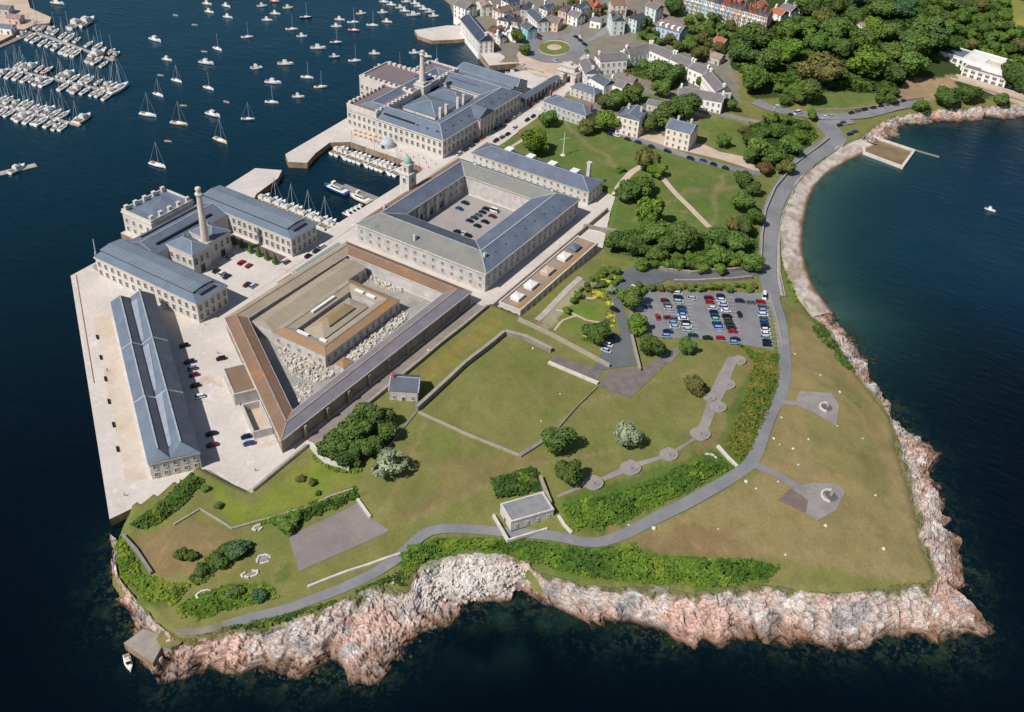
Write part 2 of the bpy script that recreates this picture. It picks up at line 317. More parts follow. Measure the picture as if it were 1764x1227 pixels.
# mottle of the turf: greener and browner tufts a few metres across
def soft(v, lo, hi): return smooth(lo, hi, v)[:, None]
_fx, _fy = XX.ravel(), YY.ravel()
gr = soft(fbm(_fx/11, _fy/11, 2.0), .42, .62); br = soft(fbm(_fx/9+70, _fy/9, 6.0), .45, .64); fi = .78+.44*fbm(_fx/3.2, _fy/3.2, 9.0, 3)[:, None]
gr = gr*np.where(CC[:, :1] > CC[:, 1:2]*1.12, .35, 1.0); CC = CC*(1-.38*gr)+CC*np.array([.72, .98, .62])*.38*gr; CC = CC*(1-.30*br*np.where(CC.sum(1, keepdims=True) > .2, .6, 1))+np.array(S(142,120,84))*.30*br*.6*(CC.sum(1, keepdims=True) > .2)+CC*.30*br*(CC.sum(1, keepdims=True) <= .2); CC = CC*fi*.93
gm = mat('ground_cover', (1, 1, 1), .95, attr='Col', scale=.12, col2=None, fine=.2, spec=.1, patch=[(S(140,116,78), .035, .63), (S(88,102,46), .06, .64)])
used = np.unique(Fq[keep]); remap = -np.ones(XX.size, np.int64); remap[used] = np.arange(len(used))
tm = npmesh('ground', np.stack([XX.ravel(), YY.ravel(), ZZ.ravel()], 1)[used], remap[Fq[keep]], gm, {'Col': CC[used]}, True)
tag(link('ground', tm), kind='structure')

def catmull(P, n):
    P = np.asarray(P, float); out = []
    for i in range(len(P)-1):
        p0, p1, p2, p3 = P[max(i-1, 0)], P[i], P[i+1], P[min(i+2, len(P)-1)]
        k = n if isinstance(n, int) else max(2, int(np.linalg.norm((p2-p1)[:2])/n))
        for j in range(k):
            t = j/k; out.append(.5*(2*p1+(p2-p0)*t+(2*p0-5*p1+4*p2-p3)*t*t+(3*p1-p0-3*p2+p3)*t**3))
    out.append(P[-1]); return np.array(out)
def cells(x, y, k=0):
    ix, iy = np.floor(x).astype(np.int64), np.floor(y).astype(np.int64); best = np.full(x.shape, 9.0); val = np.zeros(x.shape); sec = np.full(x.shape, 9.0)
    for a in (-1, 0, 1):
        for b in (-1, 0, 1):
            jx_, jy_ = ix+a, iy+b; d = (jx_+hash3(jx_, jy_, 11+k)-x)**2+(jy_+hash3(jx_, jy_, 23+k)-y)**2; m_ = d < best
            sec = np.where(m_, best, np.minimum(sec, d)); val = np.where(m_, hash3(jx_, jy_, 37+k), val); best = np.where(m_, d, best)
    return val, np.sqrt(sec)-np.sqrt(best)
def shore_strip(name, pairs, amp, step, nv, material, colour, label=None):
    O = np.array([[*W(*a, 0)[:2]] for a, b in pairs]); I = np.array([W(*b) for a, b in pairs])
    both = catmull(np.concatenate([O, I], 1), step); O = both[:, :2]; I = both[:, 2:5]; n = len(O)
    sarc = np.concatenate([[0], np.cumsum(np.linalg.norm(np.diff((O+I[:, :2])/2, axis=0), axis=1))])
    s = np.linspace(-.22, 1.08, nv); U, V = np.meshgrid(sarc, s, indexing='ij')
    x = O[:, 0:1]*(1-V)+I[:, 0:1]*V; y = O[:, 1:2]*(1-V)+I[:, 1:2]*V
    zi = np.maximum(zt(I[:, 0], I[:, 1]), I[:, 2])[:, None]
    Vc = np.clip(V, 0, 1)
    if amp > 1:
        n1 = vnoise(U/9, V*1.2+3, 1.0); n2 = vnoise(U/4.0, V*2.5, 5.0); r1 = 1-np.abs(2*vnoise(U/7.5+9, V*.8)-1); r2 = 1-np.abs(2*vnoise(U/3.1, V*2+7)-1)
        prof = Vc**(.75+.5*n1)
        z = zi*prof + amp*np.sin(np.pi*np.clip(V*.9+.05, 0, 1))*((n1-.5)*1.0-(r1**3)*.9-(r2**4)*.5+.4)
        st = 1.1+.5*vnoise(U/15, V*0+2); zq = np.floor(z/st+vnoise(x/3, y/3)*1.2)*st; z = z*.42+zq*.58
        env = np.clip(V*3+.6, .3, 1)*np.clip((1.08-V)*6, 0, 1)
        c1, e1 = cells(x/3.4+.4*vnoise(x/2, y/2), y/3.4, 1); c2, e2 = cells(x/1.5, y/1.5, 5)
        z += ((c1-.5)*1.35-.8*(1-smooth(0, .12, e1))+(c2-.5)*.38-.3*(1-smooth(0, .2, e2))+(fbm(x/1.6, y/1.6, 0, 3)-.45)*.8)*env
        off = (n2-.5)*5+(n1-.5)*7
        dx, dy = (O[:, 0:1]-I[:, 0:1]), (O[:, 1:2]-I[:, 1:2]); L = np.hypot(dx, dy)+1e-6; k = off*np.clip(1-V, 0, 1)
        x = x+dx/L*k; y = y+dy/L*k
    else:
        z = zi*Vc**.9*.97+(fbm(x/6, y/6)-.47)*amp
    z = np.where(V < 0, -2.6*np.abs(V)/.22+z*.35*(V > -.12), z)
    z = np.where(V > .97, np.minimum(z, zi+.25)-.9*np.clip((V-.97)/.11, 0, 1), z)
    nn = n; ii = np.arange(nn*nv).reshape(nn, nv)
    F = np.stack([ii[:-1, :-1].ravel(), ii[:-1, 1:].ravel(), ii[1:, 1:].ravel(), ii[1:, :-1].ravel()], 1)
    c = colour(x, y, z, V, U).reshape(-1, 3)
    me = npmesh(name, np.stack([x.ravel(), y.ravel(), z.ravel()], 1), F[:, ::-1], material, {'Col': c}, amp <= 1)
    o = tag(link(name, me), kind='structure')
    return np.stack([x, y, z], -1)
def lerp(a, b, t): return a*(1-t[..., None])+b*t[..., None]
def rockcol(x, y, z, V, U):
    a, b_, c_, d_ = (np.array(q) for q in (S(194,178,166), S(202,168,152), S(164,158,154), S(214,206,199)))
    n = smooth(.35, .62, fbm(x/9, y/9, 1.3)); c = lerp(a+0*x[..., None], b_, n)
    c = lerp(c, c_, smooth(.5, .62, fbm(x/6+40, y/6, 2.2))); c = lerp(c, d_, smooth(.52, .66, fbm(x/4+9, y/4, .2))*.8)
    c = lerp(c, np.array(S(168,120,90)), smooth(.54, .68, fbm(x/3.5, y/3.5+70, .9))*.55*(z < 4))
    c1, e1 = cells(x/3.4+.4*vnoise(x/2, y/2), y/3.4, 1); c2, e2 = cells(x/1.5, y/1.5, 5); c = c*((.86+.3*c1+.18*c2)*(.55+.45*smooth(0, .12, e1))*(.7+.3*smooth(0, .16, e2)))[..., None]
    c = lerp(c, np.array(S(108,106,60)), smooth(.84, .98, V+(fbm(x/5, y/5+12)-.47)*.5)*.92)
    cw = W(810,1000,5); c = lerp(c, np.array(S(224,217,211))*(.8+.3*c2)[..., None], np.exp(-((x-cw[0])**2+(y-cw[1])**2)/150)*.9)
    tide = 1-smooth(.6, 3.0, z+(fbm(x/5, y/5, 3)-.47)*2.2)
    c = lerp(c, np.array(S(122,86,60)), tide*.75); return lerp(c, np.array(S(34,30,18)), 1-smooth(-.1, 1.1, z+(fbm(x/3, y/3, 5)-.47)*1.2))
def beachcol(x, y, z, V, U):
    c = lerp(np.array(S(200,186,172))+0*x[..., None], np.array(S(170,152,136)), smooth(.4, .6, fbm(x/4, y/4))); c = c*(.8+.4*cells(x/1.6, y/1.6, 3)[0])[..., None]
    c = lerp(c, np.array(S(132,92,66)), 1-smooth(.3, 1.1, z+(fbm(x/8, y/8)-.47)*.5)); return lerp(c, np.array(S(120,125,80)), smooth(.86, 1.0, V+(fbm(x/4, y/4)-.47)*.3)*.7)
mrock = mat('limestone_rock', (1, 1, 1), .9, attr='Col', scale=.5, fine=.28, spec=.2, bump=.5, col2=None, patch=(S(112,100,88), .5, .63))
def fracture(M, scales=((.28, .05), (.8, .07)), dark=.6):      # fine cracks between blocks of rock
    t = M.node_tree; N_, L_ = t.nodes, t.links; b_ = N_['Principled BSDF']; src = b_.inputs['Base Color'].links[0].from_socket; tc_ = N_.new('ShaderNodeTexCoord'); nz_ = N_.new('ShaderNodeTexNoise'); nz_.inputs['Scale'].default_value = .5; L_.new(tc_.outputs['Object'], nz_.inputs['Vector'])
    mxv = N_.new('ShaderNodeMix'); mxv.data_type = 'RGBA'; mxv.blend_type = 'ADD'; mxv.inputs[0].default_value = 2.2; L_.new(tc_.outputs['Object'], mxv.inputs[6]); L_.new(nz_.outputs['Color'], mxv.inputs[7])
    for sc, wd in scales:
        v = N_.new('ShaderNodeTexVoronoi'); v.feature = 'DISTANCE_TO_EDGE'; v.inputs['Scale'].default_value = sc; L_.new(mxv.outputs[2], v.inputs['Vector'])
        r = N_.new('ShaderNodeMapRange'); r.inputs[1].default_value = 0; r.inputs[2].default_value = wd; r.inputs[3].default_value = dark; r.inputs[4].default_value = 1; L_.new(v.outputs[0], r.inputs[0])
        mx = N_.new('ShaderNodeMix'); mx.data_type = 'RGBA'; mx.blend_type = 'MULTIPLY'; mx.inputs[0].default_value = 1; L_.new(src, mx.inputs[6]); L_.new(r.outputs[0], mx.inputs[7]); src = mx.outputs[2]
    L_.new(src, b_.inputs['Base Color'])
fracture(mrock)
mbeach = mat('shingle', (1, 1, 1), .9, attr='Col', scale=.6, fine=.2, spec=.2, bump=.3, col2=None)
RK = shore_strip('rocky_shore', SHORE, 1.5, .75, 60, mrock, rockcol)
RK2 = shore_strip('rocky_foreshore', SHORE2, 1.2, 1.0, 34, mrock, rockcol)
shore_strip('shingle_beach', BEACH, .9, 1.4, 22, mbeach, beachcol)

# sea
sx = np.concatenate([[-3000, -1500, -700, -300], np.arange(-100, 1100, 3.5), [1200, 1500, 2200, 4000]]); sy = np.concatenate([[-3000, -1200, -500], np.arange(-260, 900, 3.5), [1000, 1300, 2200, 4000]])
SX, SY = np.meshgrid(sx, sy, indexing='ij')
CO = [tuple(W(*a, 0)[:2]) for a, b in SHORE+BEACH[1:]+SHORE2[1:]]
ds = segdist(SX, SY, CO, closed=False)
mask = (inpoly(SX, SY, LAND))
sh = np.exp(-ds/13.0); be = np.exp(-segdist(SX, SY, [tuple(W(*a, 0)[:2]) for a, b in BEACH], closed=False)/30.0)
cove = np.exp(-(np.hypot(SX-W(850,1060)[0], SY-W(850,1060)[1])/16)**2)+.8*np.exp(-(np.hypot(SX-W(1000,1085)[0], SY-W(1000,1085)[1])/9)**2)
nz = fbm(SX/14, SY/14); nz2 = smooth(.44, .62, fbm(SX/6, SY/6, 4, 3))
# painted sky reflection: dark near, teal far; then shallow tints from the sea bed
farw = np.array(S(0,47,62)); nearw = np.array(S(0,4,10)); midw = np.array(S(6,56,62)); weed = np.array(S(22,40,28)); sand = np.array(S(66,88,70))
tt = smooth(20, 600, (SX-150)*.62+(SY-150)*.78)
C = lerp(nearw+0*SX[..., None], farw, tt)
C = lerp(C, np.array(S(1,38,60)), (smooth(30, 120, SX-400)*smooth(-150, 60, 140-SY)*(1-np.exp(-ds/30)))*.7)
C = lerp(C, midw, np.clip(be*.9+sh*.15, 0, 1)); C = lerp(C, sand, np.clip(be**2*.85, 0, 1)*(0.6+.4*nz)); 
C = lerp(C, np.array(S(30,58,48)), np.clip(cove, 0, 1)*smooth(.4, .58, nz)*.7); C = lerp(C, np.array(S(20,54,58)), np.exp(-(np.hypot(SX-W(1640,420)[0], SY-W(1640,420)[1])/45)**2)*nz*.7)
ii = np.arange(SX.size).reshape(SX.shape); F = np.stack([ii[:-1, :-1].ravel(), ii[1:, :-1].ravel(), ii[1:, 1:].ravel(), ii[:-1, 1:].ravel()], 1)
ms = bpy.data.materials.new('sea_water'); ms.use_nodes = True; N = ms.node_tree.nodes; L = ms.node_tree.links; b = N['Principled BSDF']
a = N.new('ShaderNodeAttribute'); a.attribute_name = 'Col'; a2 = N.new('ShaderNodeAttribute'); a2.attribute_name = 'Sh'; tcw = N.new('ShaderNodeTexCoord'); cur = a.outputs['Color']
for sc_, lo_, hi_, cc_, kk_ in ((.11, .50, .58, S(26,44,32), .95), (.3, .52, .6, S(48,52,34), .8), (.7, .56, .64, S(74,74,54), .6)):      # weed and sunken rock on the shallow sea bed
    nn_ = N.new('ShaderNodeTexNoise'); nn_.inputs['Scale'].default_value = sc_; nn_.inputs['Detail'].default_value = 6; nn_.inputs['Roughness'].default_value = .65; L.new(tcw.outputs['Object'], nn_.inputs['Vector'])
    rr_ = N.new('ShaderNodeMapRange'); rr_.inputs[1].default_value = lo_; rr_.inputs[2].default_value = hi_; rr_.inputs[4].default_value = kk_; L.new(nn_.outputs[0], rr_.inputs[0]); mu_ = N.new('ShaderNodeMath'); mu_.operation = 'MULTIPLY'; L.new(rr_.outputs[0], mu_.inputs[0]); L.new(a2.outputs['Fac'], mu_.inputs[1])
    mx_ = N.new('ShaderNodeMix'); mx_.data_type = 'RGBA'; L.new(mu_.outputs[0], mx_.inputs[0]); L.new(cur, mx_.inputs[6]); mx_.inputs[7].default_value = (*cc_, 1); cur = mx_.outputs[2]
L.new(cur, b.inputs['Base Color'])
b.inputs['Roughness'].default_value = .2; b.inputs['IOR'].default_value = 1.33; b.inputs['Specular IOR Level'].default_value = .5
tc = N.new('ShaderNodeTexCoord'); mp = N.new('ShaderNodeMapping'); mp.inputs['Rotation'].default_value = (0, 0, .5); mp.inputs['Scale'].default_value = (1, .35, 1); L.new(tc.outputs['Object'], mp.inputs[0])
n1 = N.new('ShaderNodeTexNoise'); n1.inputs['Scale'].default_value = .28; n1.inputs['Detail'].default_value = 5; n1.inputs['Roughness'].default_value = .6; L.new(mp.outputs[0], n1.inputs['Vector'])
n2 = N.new('ShaderNodeTexNoise'); n2.inputs['Scale'].default_value = .03; n2.inputs['Detail'].default_value = 3; L.new(tc.outputs['Object'], n2.inputs['Vector'])
mm = N.new('ShaderNodeMath'); mm.operation = 'MULTIPLY'; L.new(n1.outputs[0], mm.inputs[0]); L.new(n2.outputs[0], mm.inputs[1])
bp = N.new('ShaderNodeBump'); bp.inputs['Strength'].default_value = .5; bp.inputs['Distance'].default_value = 1.6; L.new(mm.outputs[0], bp.inputs['Height']); L.new(bp.outputs[0], b.inputs['Normal'])
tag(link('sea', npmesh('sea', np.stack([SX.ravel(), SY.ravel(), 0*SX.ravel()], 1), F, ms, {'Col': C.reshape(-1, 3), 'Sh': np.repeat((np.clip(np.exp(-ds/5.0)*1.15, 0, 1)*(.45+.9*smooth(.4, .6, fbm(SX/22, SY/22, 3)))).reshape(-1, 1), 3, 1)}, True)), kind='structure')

# ---- quays and sheets
mq = mat('quay_stone', S(204,193,184), .9, scale=.06, col2=S(190,180,170), fine=.10, spec=.2, patch=[(S(182,162,142), .05, .62), (S(212,204,198), .12, .58)])
mqw = mat('quay_wall_stone', S(168,140,112), .9, scale=.2, col2=S(120,98,80), fine=.25, spec=.2, stretch=(1, 1, .3))
def slab(name, P, z, depth=-4.0, top=None, side=None):
    mb = MB(); mb.prism(P, depth, z); o = mb.mesh(name, [top or mq, side or mqw])
    for p in o.polygons:
        if abs(p.normal.z) < .5: p.material_index = 1
    return tag(link(name, o), kind='structure')
slab('yard_quay', YARD, 3.5)
def drape(name, P, off, material, kind='structure', step=4.0, parent=None):
    """polygon P (world x,y) laid on the ground"""
    bm = bmesh.new(); vs = [bm.verts.new((p[0], p[1], 0)) for p in P]
    for t in tessellate_polygon([[Vector((p[0], p[1], 0)) for p in P]]):
        try: f = bm.faces.new([vs[i] for i in t])
        except ValueError: pass
    xs = [p[0] for p in P]; ys = [p[1] for p in P]
    for ax, lo, hi in ((0, min(xs), max(xs)), (1, min(ys), max(ys))):
        k = math.ceil(lo/step)*step
        while k < hi:
            co = [0, 0, 0]; co[ax] = k; no = [0, 0, 0]; no[ax] = 1
            bmesh.ops.bisect_plane(bm, geom=bm.verts[:]+bm.edges[:]+bm.faces[:], plane_co=co, plane_no=no); k += step
    bmesh.ops.triangulate(bm, faces=bm.faces[:])
    for v in bm.verts: v.co.z = zg(v.co.x, v.co.y)+off
    for f in bm.faces:
        f.normal_update()
        if f.normal.z < 0: f.normal_flip()
    me = bpy.data.meshes.new(name); bm.to_mesh(me); bm.free(); me.materials.append(material)
    o = link(name, me, parent)
    if kind: tag(o, kind=kind)
    return o
def PG(pts, dz=0.0): return [tuple(G(p[0], p[1], dz)[:2]) for p in pts]
def ribbon(name, pts, w, off, material, kind='structure', world=False, step=3.0, kerb=None):
    P = np.array([(p[0], p[1]) if world else G(p[0], p[1])[:2] for p in pts]); P = catmull(P, step); n = len(P)
    d = np.gradient(P, axis=0); d /= np.linalg.norm(d, axis=1)[:, None]+1e-9; nn = np.stack([-d[:, 1], d[:, 0]], 1)
    ww = np.interp(np.linspace(0, 1, n), np.linspace(0, 1, len(w)), w) if hasattr(w, '__len__') else np.full(n, w)
    cols = np.linspace(-.5, .5, 5); V = []
    for c in cols: q = P+nn*(c*ww)[:, None]; V.append(q)
    V = np.stack(V, 1); z = np.array([[zg(*q) for q in r] for r in V]); zc = z.max(1, keepdims=True)*.5+z*.5
    V3 = np.concatenate([V, (zc+off)[..., None]], -1); ii = np.arange(n*5).reshape(n, 5)
    F = np.stack([ii[:-1, :-1].ravel(), ii[1:, :-1].ravel(), ii[1:, 1:].ravel(), ii[:-1, 1:].ravel()], 1)
    o = link(name, npmesh(name, V3.reshape(-1, 3), F, material))
    me = o.data
    if me.polygons[0].normal.z < 0: me.flip_normals()
    if kind: tag(o, kind=kind)
    return P
mroad = mat('asphalt', S(132,130,130), .9, scale=.08, col2=S(118,116,118), fine=.08, patch=(S(146,140,136), .05, .6))
mroad2 = mat('asphalt_dark', S(104,106,108), .9, scale=.08, col2=S(92,94,98), fine=.08)
mpath = mat('path_gravel', S(132,122,112), .95, scale=.15, col2=S(118,108,98), fine=.1)
mconc = mat('concrete_pad', S(150,140,136), .9, scale=.12, col2=S(132,124,120), fine=.12, patch=(S(118,106,100), .08, .6))
mpale = mat('pale_paving', S(196,176,156), .9, scale=.1, col2=S(182,160,140), fine=.1)
# harbour town quay, slip and square
slab('town_quay', [tuple(W(x, y, 3.6)[:2]) for x, y in ((783,-20),(795,42),(806,64),(843,113),(893,109),(912,120),(905,70),(880,40),(840,20),(820,-20))], 3.6)
slab('harbour_pier', [tuple(W(x, y, 2.6)[:2]) for x, y in ((714,52),(720,62),(745,70),(790,68),(806,66),(800,44),(770,44))], 2.6)
slab('boatyard_quay', [tuple(W(x, y, 2.5)[:2]) for x, y in ((-60,-30),(45,-10),(52,14),(88,30),(85,40),(60,42),(-60,100))], 2.5, top=mpale)
ribbon('coast_road', [(1462,205),(1425,215),(1440,238),(1420,255),(1385,280),(1352,320),(1330,365),(1323,420),(1322,470),(1330,512)], [13,13,13,12,11,10,10,9,9,8], .12, mroad)
ribbon('sea_front_pavement', [(1450,247),(1398,283),(1364,325),(1345,370),(1338,420),(1338,470),(1345,510)], 2.5, .2, mat('pavement_slabs', S(176,168,160), .9, scale=.2, fine=.1))
ribbon('park_road', [(1330,512),(1345,560),(1352,620),(1348,670),(1325,720),(1298,790),(1262,822),(1200,858),(1130,893),(1060,927),(1010,935),(930,922),(830,914),(760,912),(725,925),(680,965),(620,1000),(520,1040),(430,1065),(385,1078)], [7,6,5.5,5.5,5.5,5.2,5,5,5,5,5,4.6,4.2,4.2,4,4,4,4,3.6,3.5], .14, mroad)
ribbon('cliff_path', [(400,1074),(365,1083),(330,1089),(305,1088)], 2.4, .16, mpath)
ribbon('coast_road_bend', [(1300,175),(1340,190),(1400,200),(1470,200),(1540,185),(1600,178)], 9, .16, mroad)
ribbon('car_park_lane', [(1322,470),(1260,472),(1190,478),(1140,475),(1095,470),(1070,490),(1062,520),(1075,560),(1085,600)], [6,6,6,7,9,8,5,5,6], .17, mroad2)
drape('car_park', PG([(1085,497),(1120,500),(1200,503),(1320,506),(1333,603),(1300,598),(1215,585),(1130,582),(1085,575)]), .19, mroad)
drape('yard_turning_area', PG([(1020,640),(1045,590),(1075,575),(1098,630)]), .21, mroad2)
drape('turning_area', PG([(1095,455),(1160,475),(1140,488),(1075,500),(1062,490)]), .22, mroad2)
drape('gravel_parade', PG([(497,925),(620,865),(640,895),(672,915),(515,985)]), .14, mat('grey_gravel', S(136,126,122), .95, scale=.1, col2=S(124,114,110), fine=.1))
drape('paved_ramp', PG([(955,612),(1040,640),(1025,660),(945,625)]), .15, mat('ramp_setts', S(122,112,106), .9, scale=.3, fine=.12))
drape('paved_apron', PG([(1050,640),(1110,632),(1160,600),(1170,608),(1085,687),(1030,665)]), .15, MATS['ramp_setts'])
ribbon('park_path', [(1150,625),(1170,600)], 3, .17, mpath)
ribbon('lawn_path', [(1140,305),(1165,335),(1200,370),(1222,392)], 3.2, .12, mpale)
ribbon('lawn_path', [(1058,340),(1085,300),(1105,287)], 4, .12, mpale)
ribbon('lawn_path', [(868,262),(905,238)], 2.2, .12, mpale)
ribbon('garden_path', [(958,535),(985,540),(1010,552),(1035,556)], 1.3, .16, mpale); ribbon('garden_path', [(955,570),(970,552),(995,544)], 1.2, .17, mpale); ribbon('garden_path', [(985,505),(1020,515),(1048,500)], 1.3, .16, mpale); ribbon('garden_terrace', [(1000,478),(965,512),(925,552)], 3.0, .15, mat('terrace_paving', S(184,172,158), .9, scale=.3, fine=.14))
ribbon('villa_road', [(1010,200),(1050,222),(1110,245),(1180,268),(1250,288),(1310,300)], 6, .13, mroad)
ribbon('villa_back_lane', [(1150,170),(1210,188),(1290,207),(1340,215)], 5, .14, mat('lane_paving', S(150,138,130), .9, scale=.1, fine=.1))
drape('villa_forecourt', PG([(1045,222),(1060,210),(1130,225),(1150,240),(1215,250),(1240,262),(1300,275),(1310,298),(1240,275),(1130,250)]), .11, mpale)
drape('back_lane', [(223,209.2),(339,209.2),(339,218.6),(223,219.2)], .03, mat('lane_setts', S(142,130,122), .95, scale=.15, fine=.12), step=200)  # asphalt-like grey-brown lane surface
drape('gate_square', PG([(890,95),(915,60),(1000,60),(1010,100),(990,130),(960,140),(920,130),(895,115)]), .14, mpale)
ribbon('roundabout_road', [(955+42*math.cos(t), 83+20*math.sin(t)) for t in np.linspace(0, 2*math.pi, 24)], 12, .2, mroad)
drape('roundabout_island', PG([(955+27*math.cos(t), 83+12*math.sin(t)) for t in np.linspace(0, 2*math.pi, 20)[:-1]]), .2, mat('island_turf', S(112,122,60), .95, scale=.2, fine=.15)); drape('roundabout_bed', PG([(955+13*math.cos(t), 82+5*math.sin(t)) for t in np.linspace(0, 2*math.pi, 16)[:-1]]), .26, mpale)
mline = mat('road_paint', S(214,212,204), .8, scale=.5, fine=.2)
ribbon('road_centre_line', [(1425,250),(1385,280),(1352,320),(1330,365),(1323,420),(1322,470)], .35, .17, mline); ribbon('road_edge_line', [(1432,254),(1396,280),(1361,322),(1340,367),(1333,420),(1333,468)], .3, .17, mline)
for bx0, bx1, by0, by1 in ((1140,1166,514,560),(1168,1196,512,572),(1220,1240,512,570),(1246,1268,512,574),(1306,1334,518,596)):
    n_ = 10
    for i in range(n_+1):
        t = i/n_; x0_ = bx0+(by1-by0)*.22*t; ribbon('bay_line', [(x0_, by0+(by1-by0)*t), (x0_+(bx1-bx0)*.8, by0+(by1-by0)*t+1.2)], .16, .225, mline)
ribbon('town_street', [(985,70),(1000,40),(1040,10),(1060,-20)], 7, .16, mroad); ribbon('town_street', [(925,65),(915,40),(900,0)], 6, .15, mroad)
ribbon('crescent_lane', [(990,100),(1015,140),(1045,155)], 6, .15, mpath); ribbon('hill_street', [(1000,75),(1030,62),(1050,45),(1030,30)], 6, .17, mroad)
# ------------------------------------------------------------------ buildings
mstone = mat('ashlar_limestone', S(208,200,191), .9, scale=.16, col2=S(192,185,178), fine=.16, spec=.2, stretch=(1, 1, .45), patch=[(S(166,160,154), .14, .60), (S(202,184,162), .1, .64)])
mstone2 = mat('rubble_limestone', S(198,190,184), .9, scale=.3, col2=S(172,166,162), fine=.22, spec=.2, patch=[(S(206,196,186), .25, .58), (S(170,138,112), .09, .66)])
mstone3 = mat('weathered_limestone', S(158,148,138), .9, scale=.2, col2=S(130,122,116), fine=.2, spec=.2)
mtrim = mat('dressed_stone', S(210,201,190), .85, scale=.4, fine=.1)
mslate = mat('slate', S(102,110,124), .6, scale=.12, col2=S(90,98,112), fine=.12, spec=.4, patch=(S(116,122,130), .08, .6))
mslate2 = mat('slate_pale', S(108,119,132), .55, scale=.15, col2=S(96,107,120), fine=.07, spec=.4)
mslate3 = mat('slate_dark', S(86,90,100), .6, scale=.2, col2=S(74,78,88), fine=.12, spec=.4)
mpurple = mat('slate_purple', S(130,124,130), .65, scale=.15, col2=S(116,111,117), fine=.08, spec=.4, patch=(S(142,128,120), .1, .6))
mlich = mat('slate_lichen', S(132,129,120), .8, scale=.09, col2=S(118,119,118), fine=.12, spec=.3, patch=[(S(146,130,106), .08, .62), (S(108,112,112), .12, .6)])
morange = mat('slate_orange_lichen', S(158,124,90), .85, scale=.1, col2=S(144,120,96), fine=.12, spec=.2, patch=[(S(172,118,66), .08, .55), (S(140,120,100), .1, .6)])
mbrown = mat('slate_brown', S(134,106,86), .8, scale=.12, col2=S(122,98,82), fine=.1, spec=.2, patch=(S(158,112,74), .06, .6))
mbeige = mat('roof_beige', S(166,150,128), .85, scale=.08, col2=S(150,140,124), fine=.14, spec=.2, patch=[(S(164,138,98), .07, .6), (S(136,124,110), .12, .6)])
mplead = mat('lead_flat', S(126,110,112), .7, scale=.1, col2=S(114,102,108), fine=.08, spec=.3)
mglass = mat('window_glass', S(34,40,48), .12, var=.3, scale=.8, fine=0, spec=.6)
mcap = mat('lead_ridge', S(168,172,176), .6, scale=.5, fine=.08)
mdarkv = mat('louvre_dark', S(40,44,52), .7, scale=.5, fine=.1)
mwhite = mat('white_paint', S(230,226,218), .6, scale=.3, col2=S(216,212,204), fine=.05)
mcop = mat('verdigris_copper', S(146,176,164), .6, scale=.6, col2=S(126,158,148), fine=.1)
mdoor = mat('door_paint', S(52,56,66), .5, scale=.5, fine=.05)
mmetalroof = mat('ribbed_zinc', S(118,127,138), .5, scale=.1, col2=S(106,115,126), fine=.06, spec=.5)
for nm, m_ in (('ribbed_zinc', mmetalroof),):
    pass
WIN = {}
def window_mesh(w, h, arch=False, frame=None):
    key = (round(w, 2), round(h, 2), arch, frame.name if frame else '')
    if key in WIN: return WIN[key]
    mb = MB(); t = .22
    mb.box(-w/2, w/2, .0, .04, 0, h, 1)
    mb.box(-w/2-t, -w/2, 0, .18, -t, h+t, 0); mb.box(w/2, w/2+t, 0, .18, -t, h+t, 0); mb.box(-w/2, w/2, 0, .18, h, h+t*1.4, 0); mb.box(-w/2, w/2, 0, .26, -t, 0, 0)
    if arch:
        for s in (-1, 1): mb.prism([(0, 0)]*0 or [(s*w/2, 0), (s*w/2, .12), (s*w*.22, .12), (s*w*.22, 0)], h-.35, h-.02, 0)
    mb.box(-.04, .04, .03, .09, 0, h, 2); mb.box(-w/2, -.05, .03, .08, h*.5-.04, h*.5+.04, 2); mb.box(.05, w/2, .03, .08, h*.5-.04, h*.5+.04, 2)
    WIN[key] = mb.mesh('window', [frame or mtrim, mglass, mwhite]); return WIN[key]
def door_mesh(w, h):
    key = ('d', w, h)
    if key not in WIN:
        mb = MB(); mb.box(-w/2, w/2, 0, .06, 0, h, 1); mb.box(-w/2-.25, -w/2, 0, .2, 0, h+.3, 0); mb.box(w/2, w/2+.25, 0, .2, 0, h+.3, 0); mb.box(-w/2, w/2, 0, .2, h, h+.3, 0); mb.box(-.03, .03, .06, .1, 0, h, 0)
        WIN[key] = mb.mesh('door', [mtrim, mdoor])
    return WIN[key]
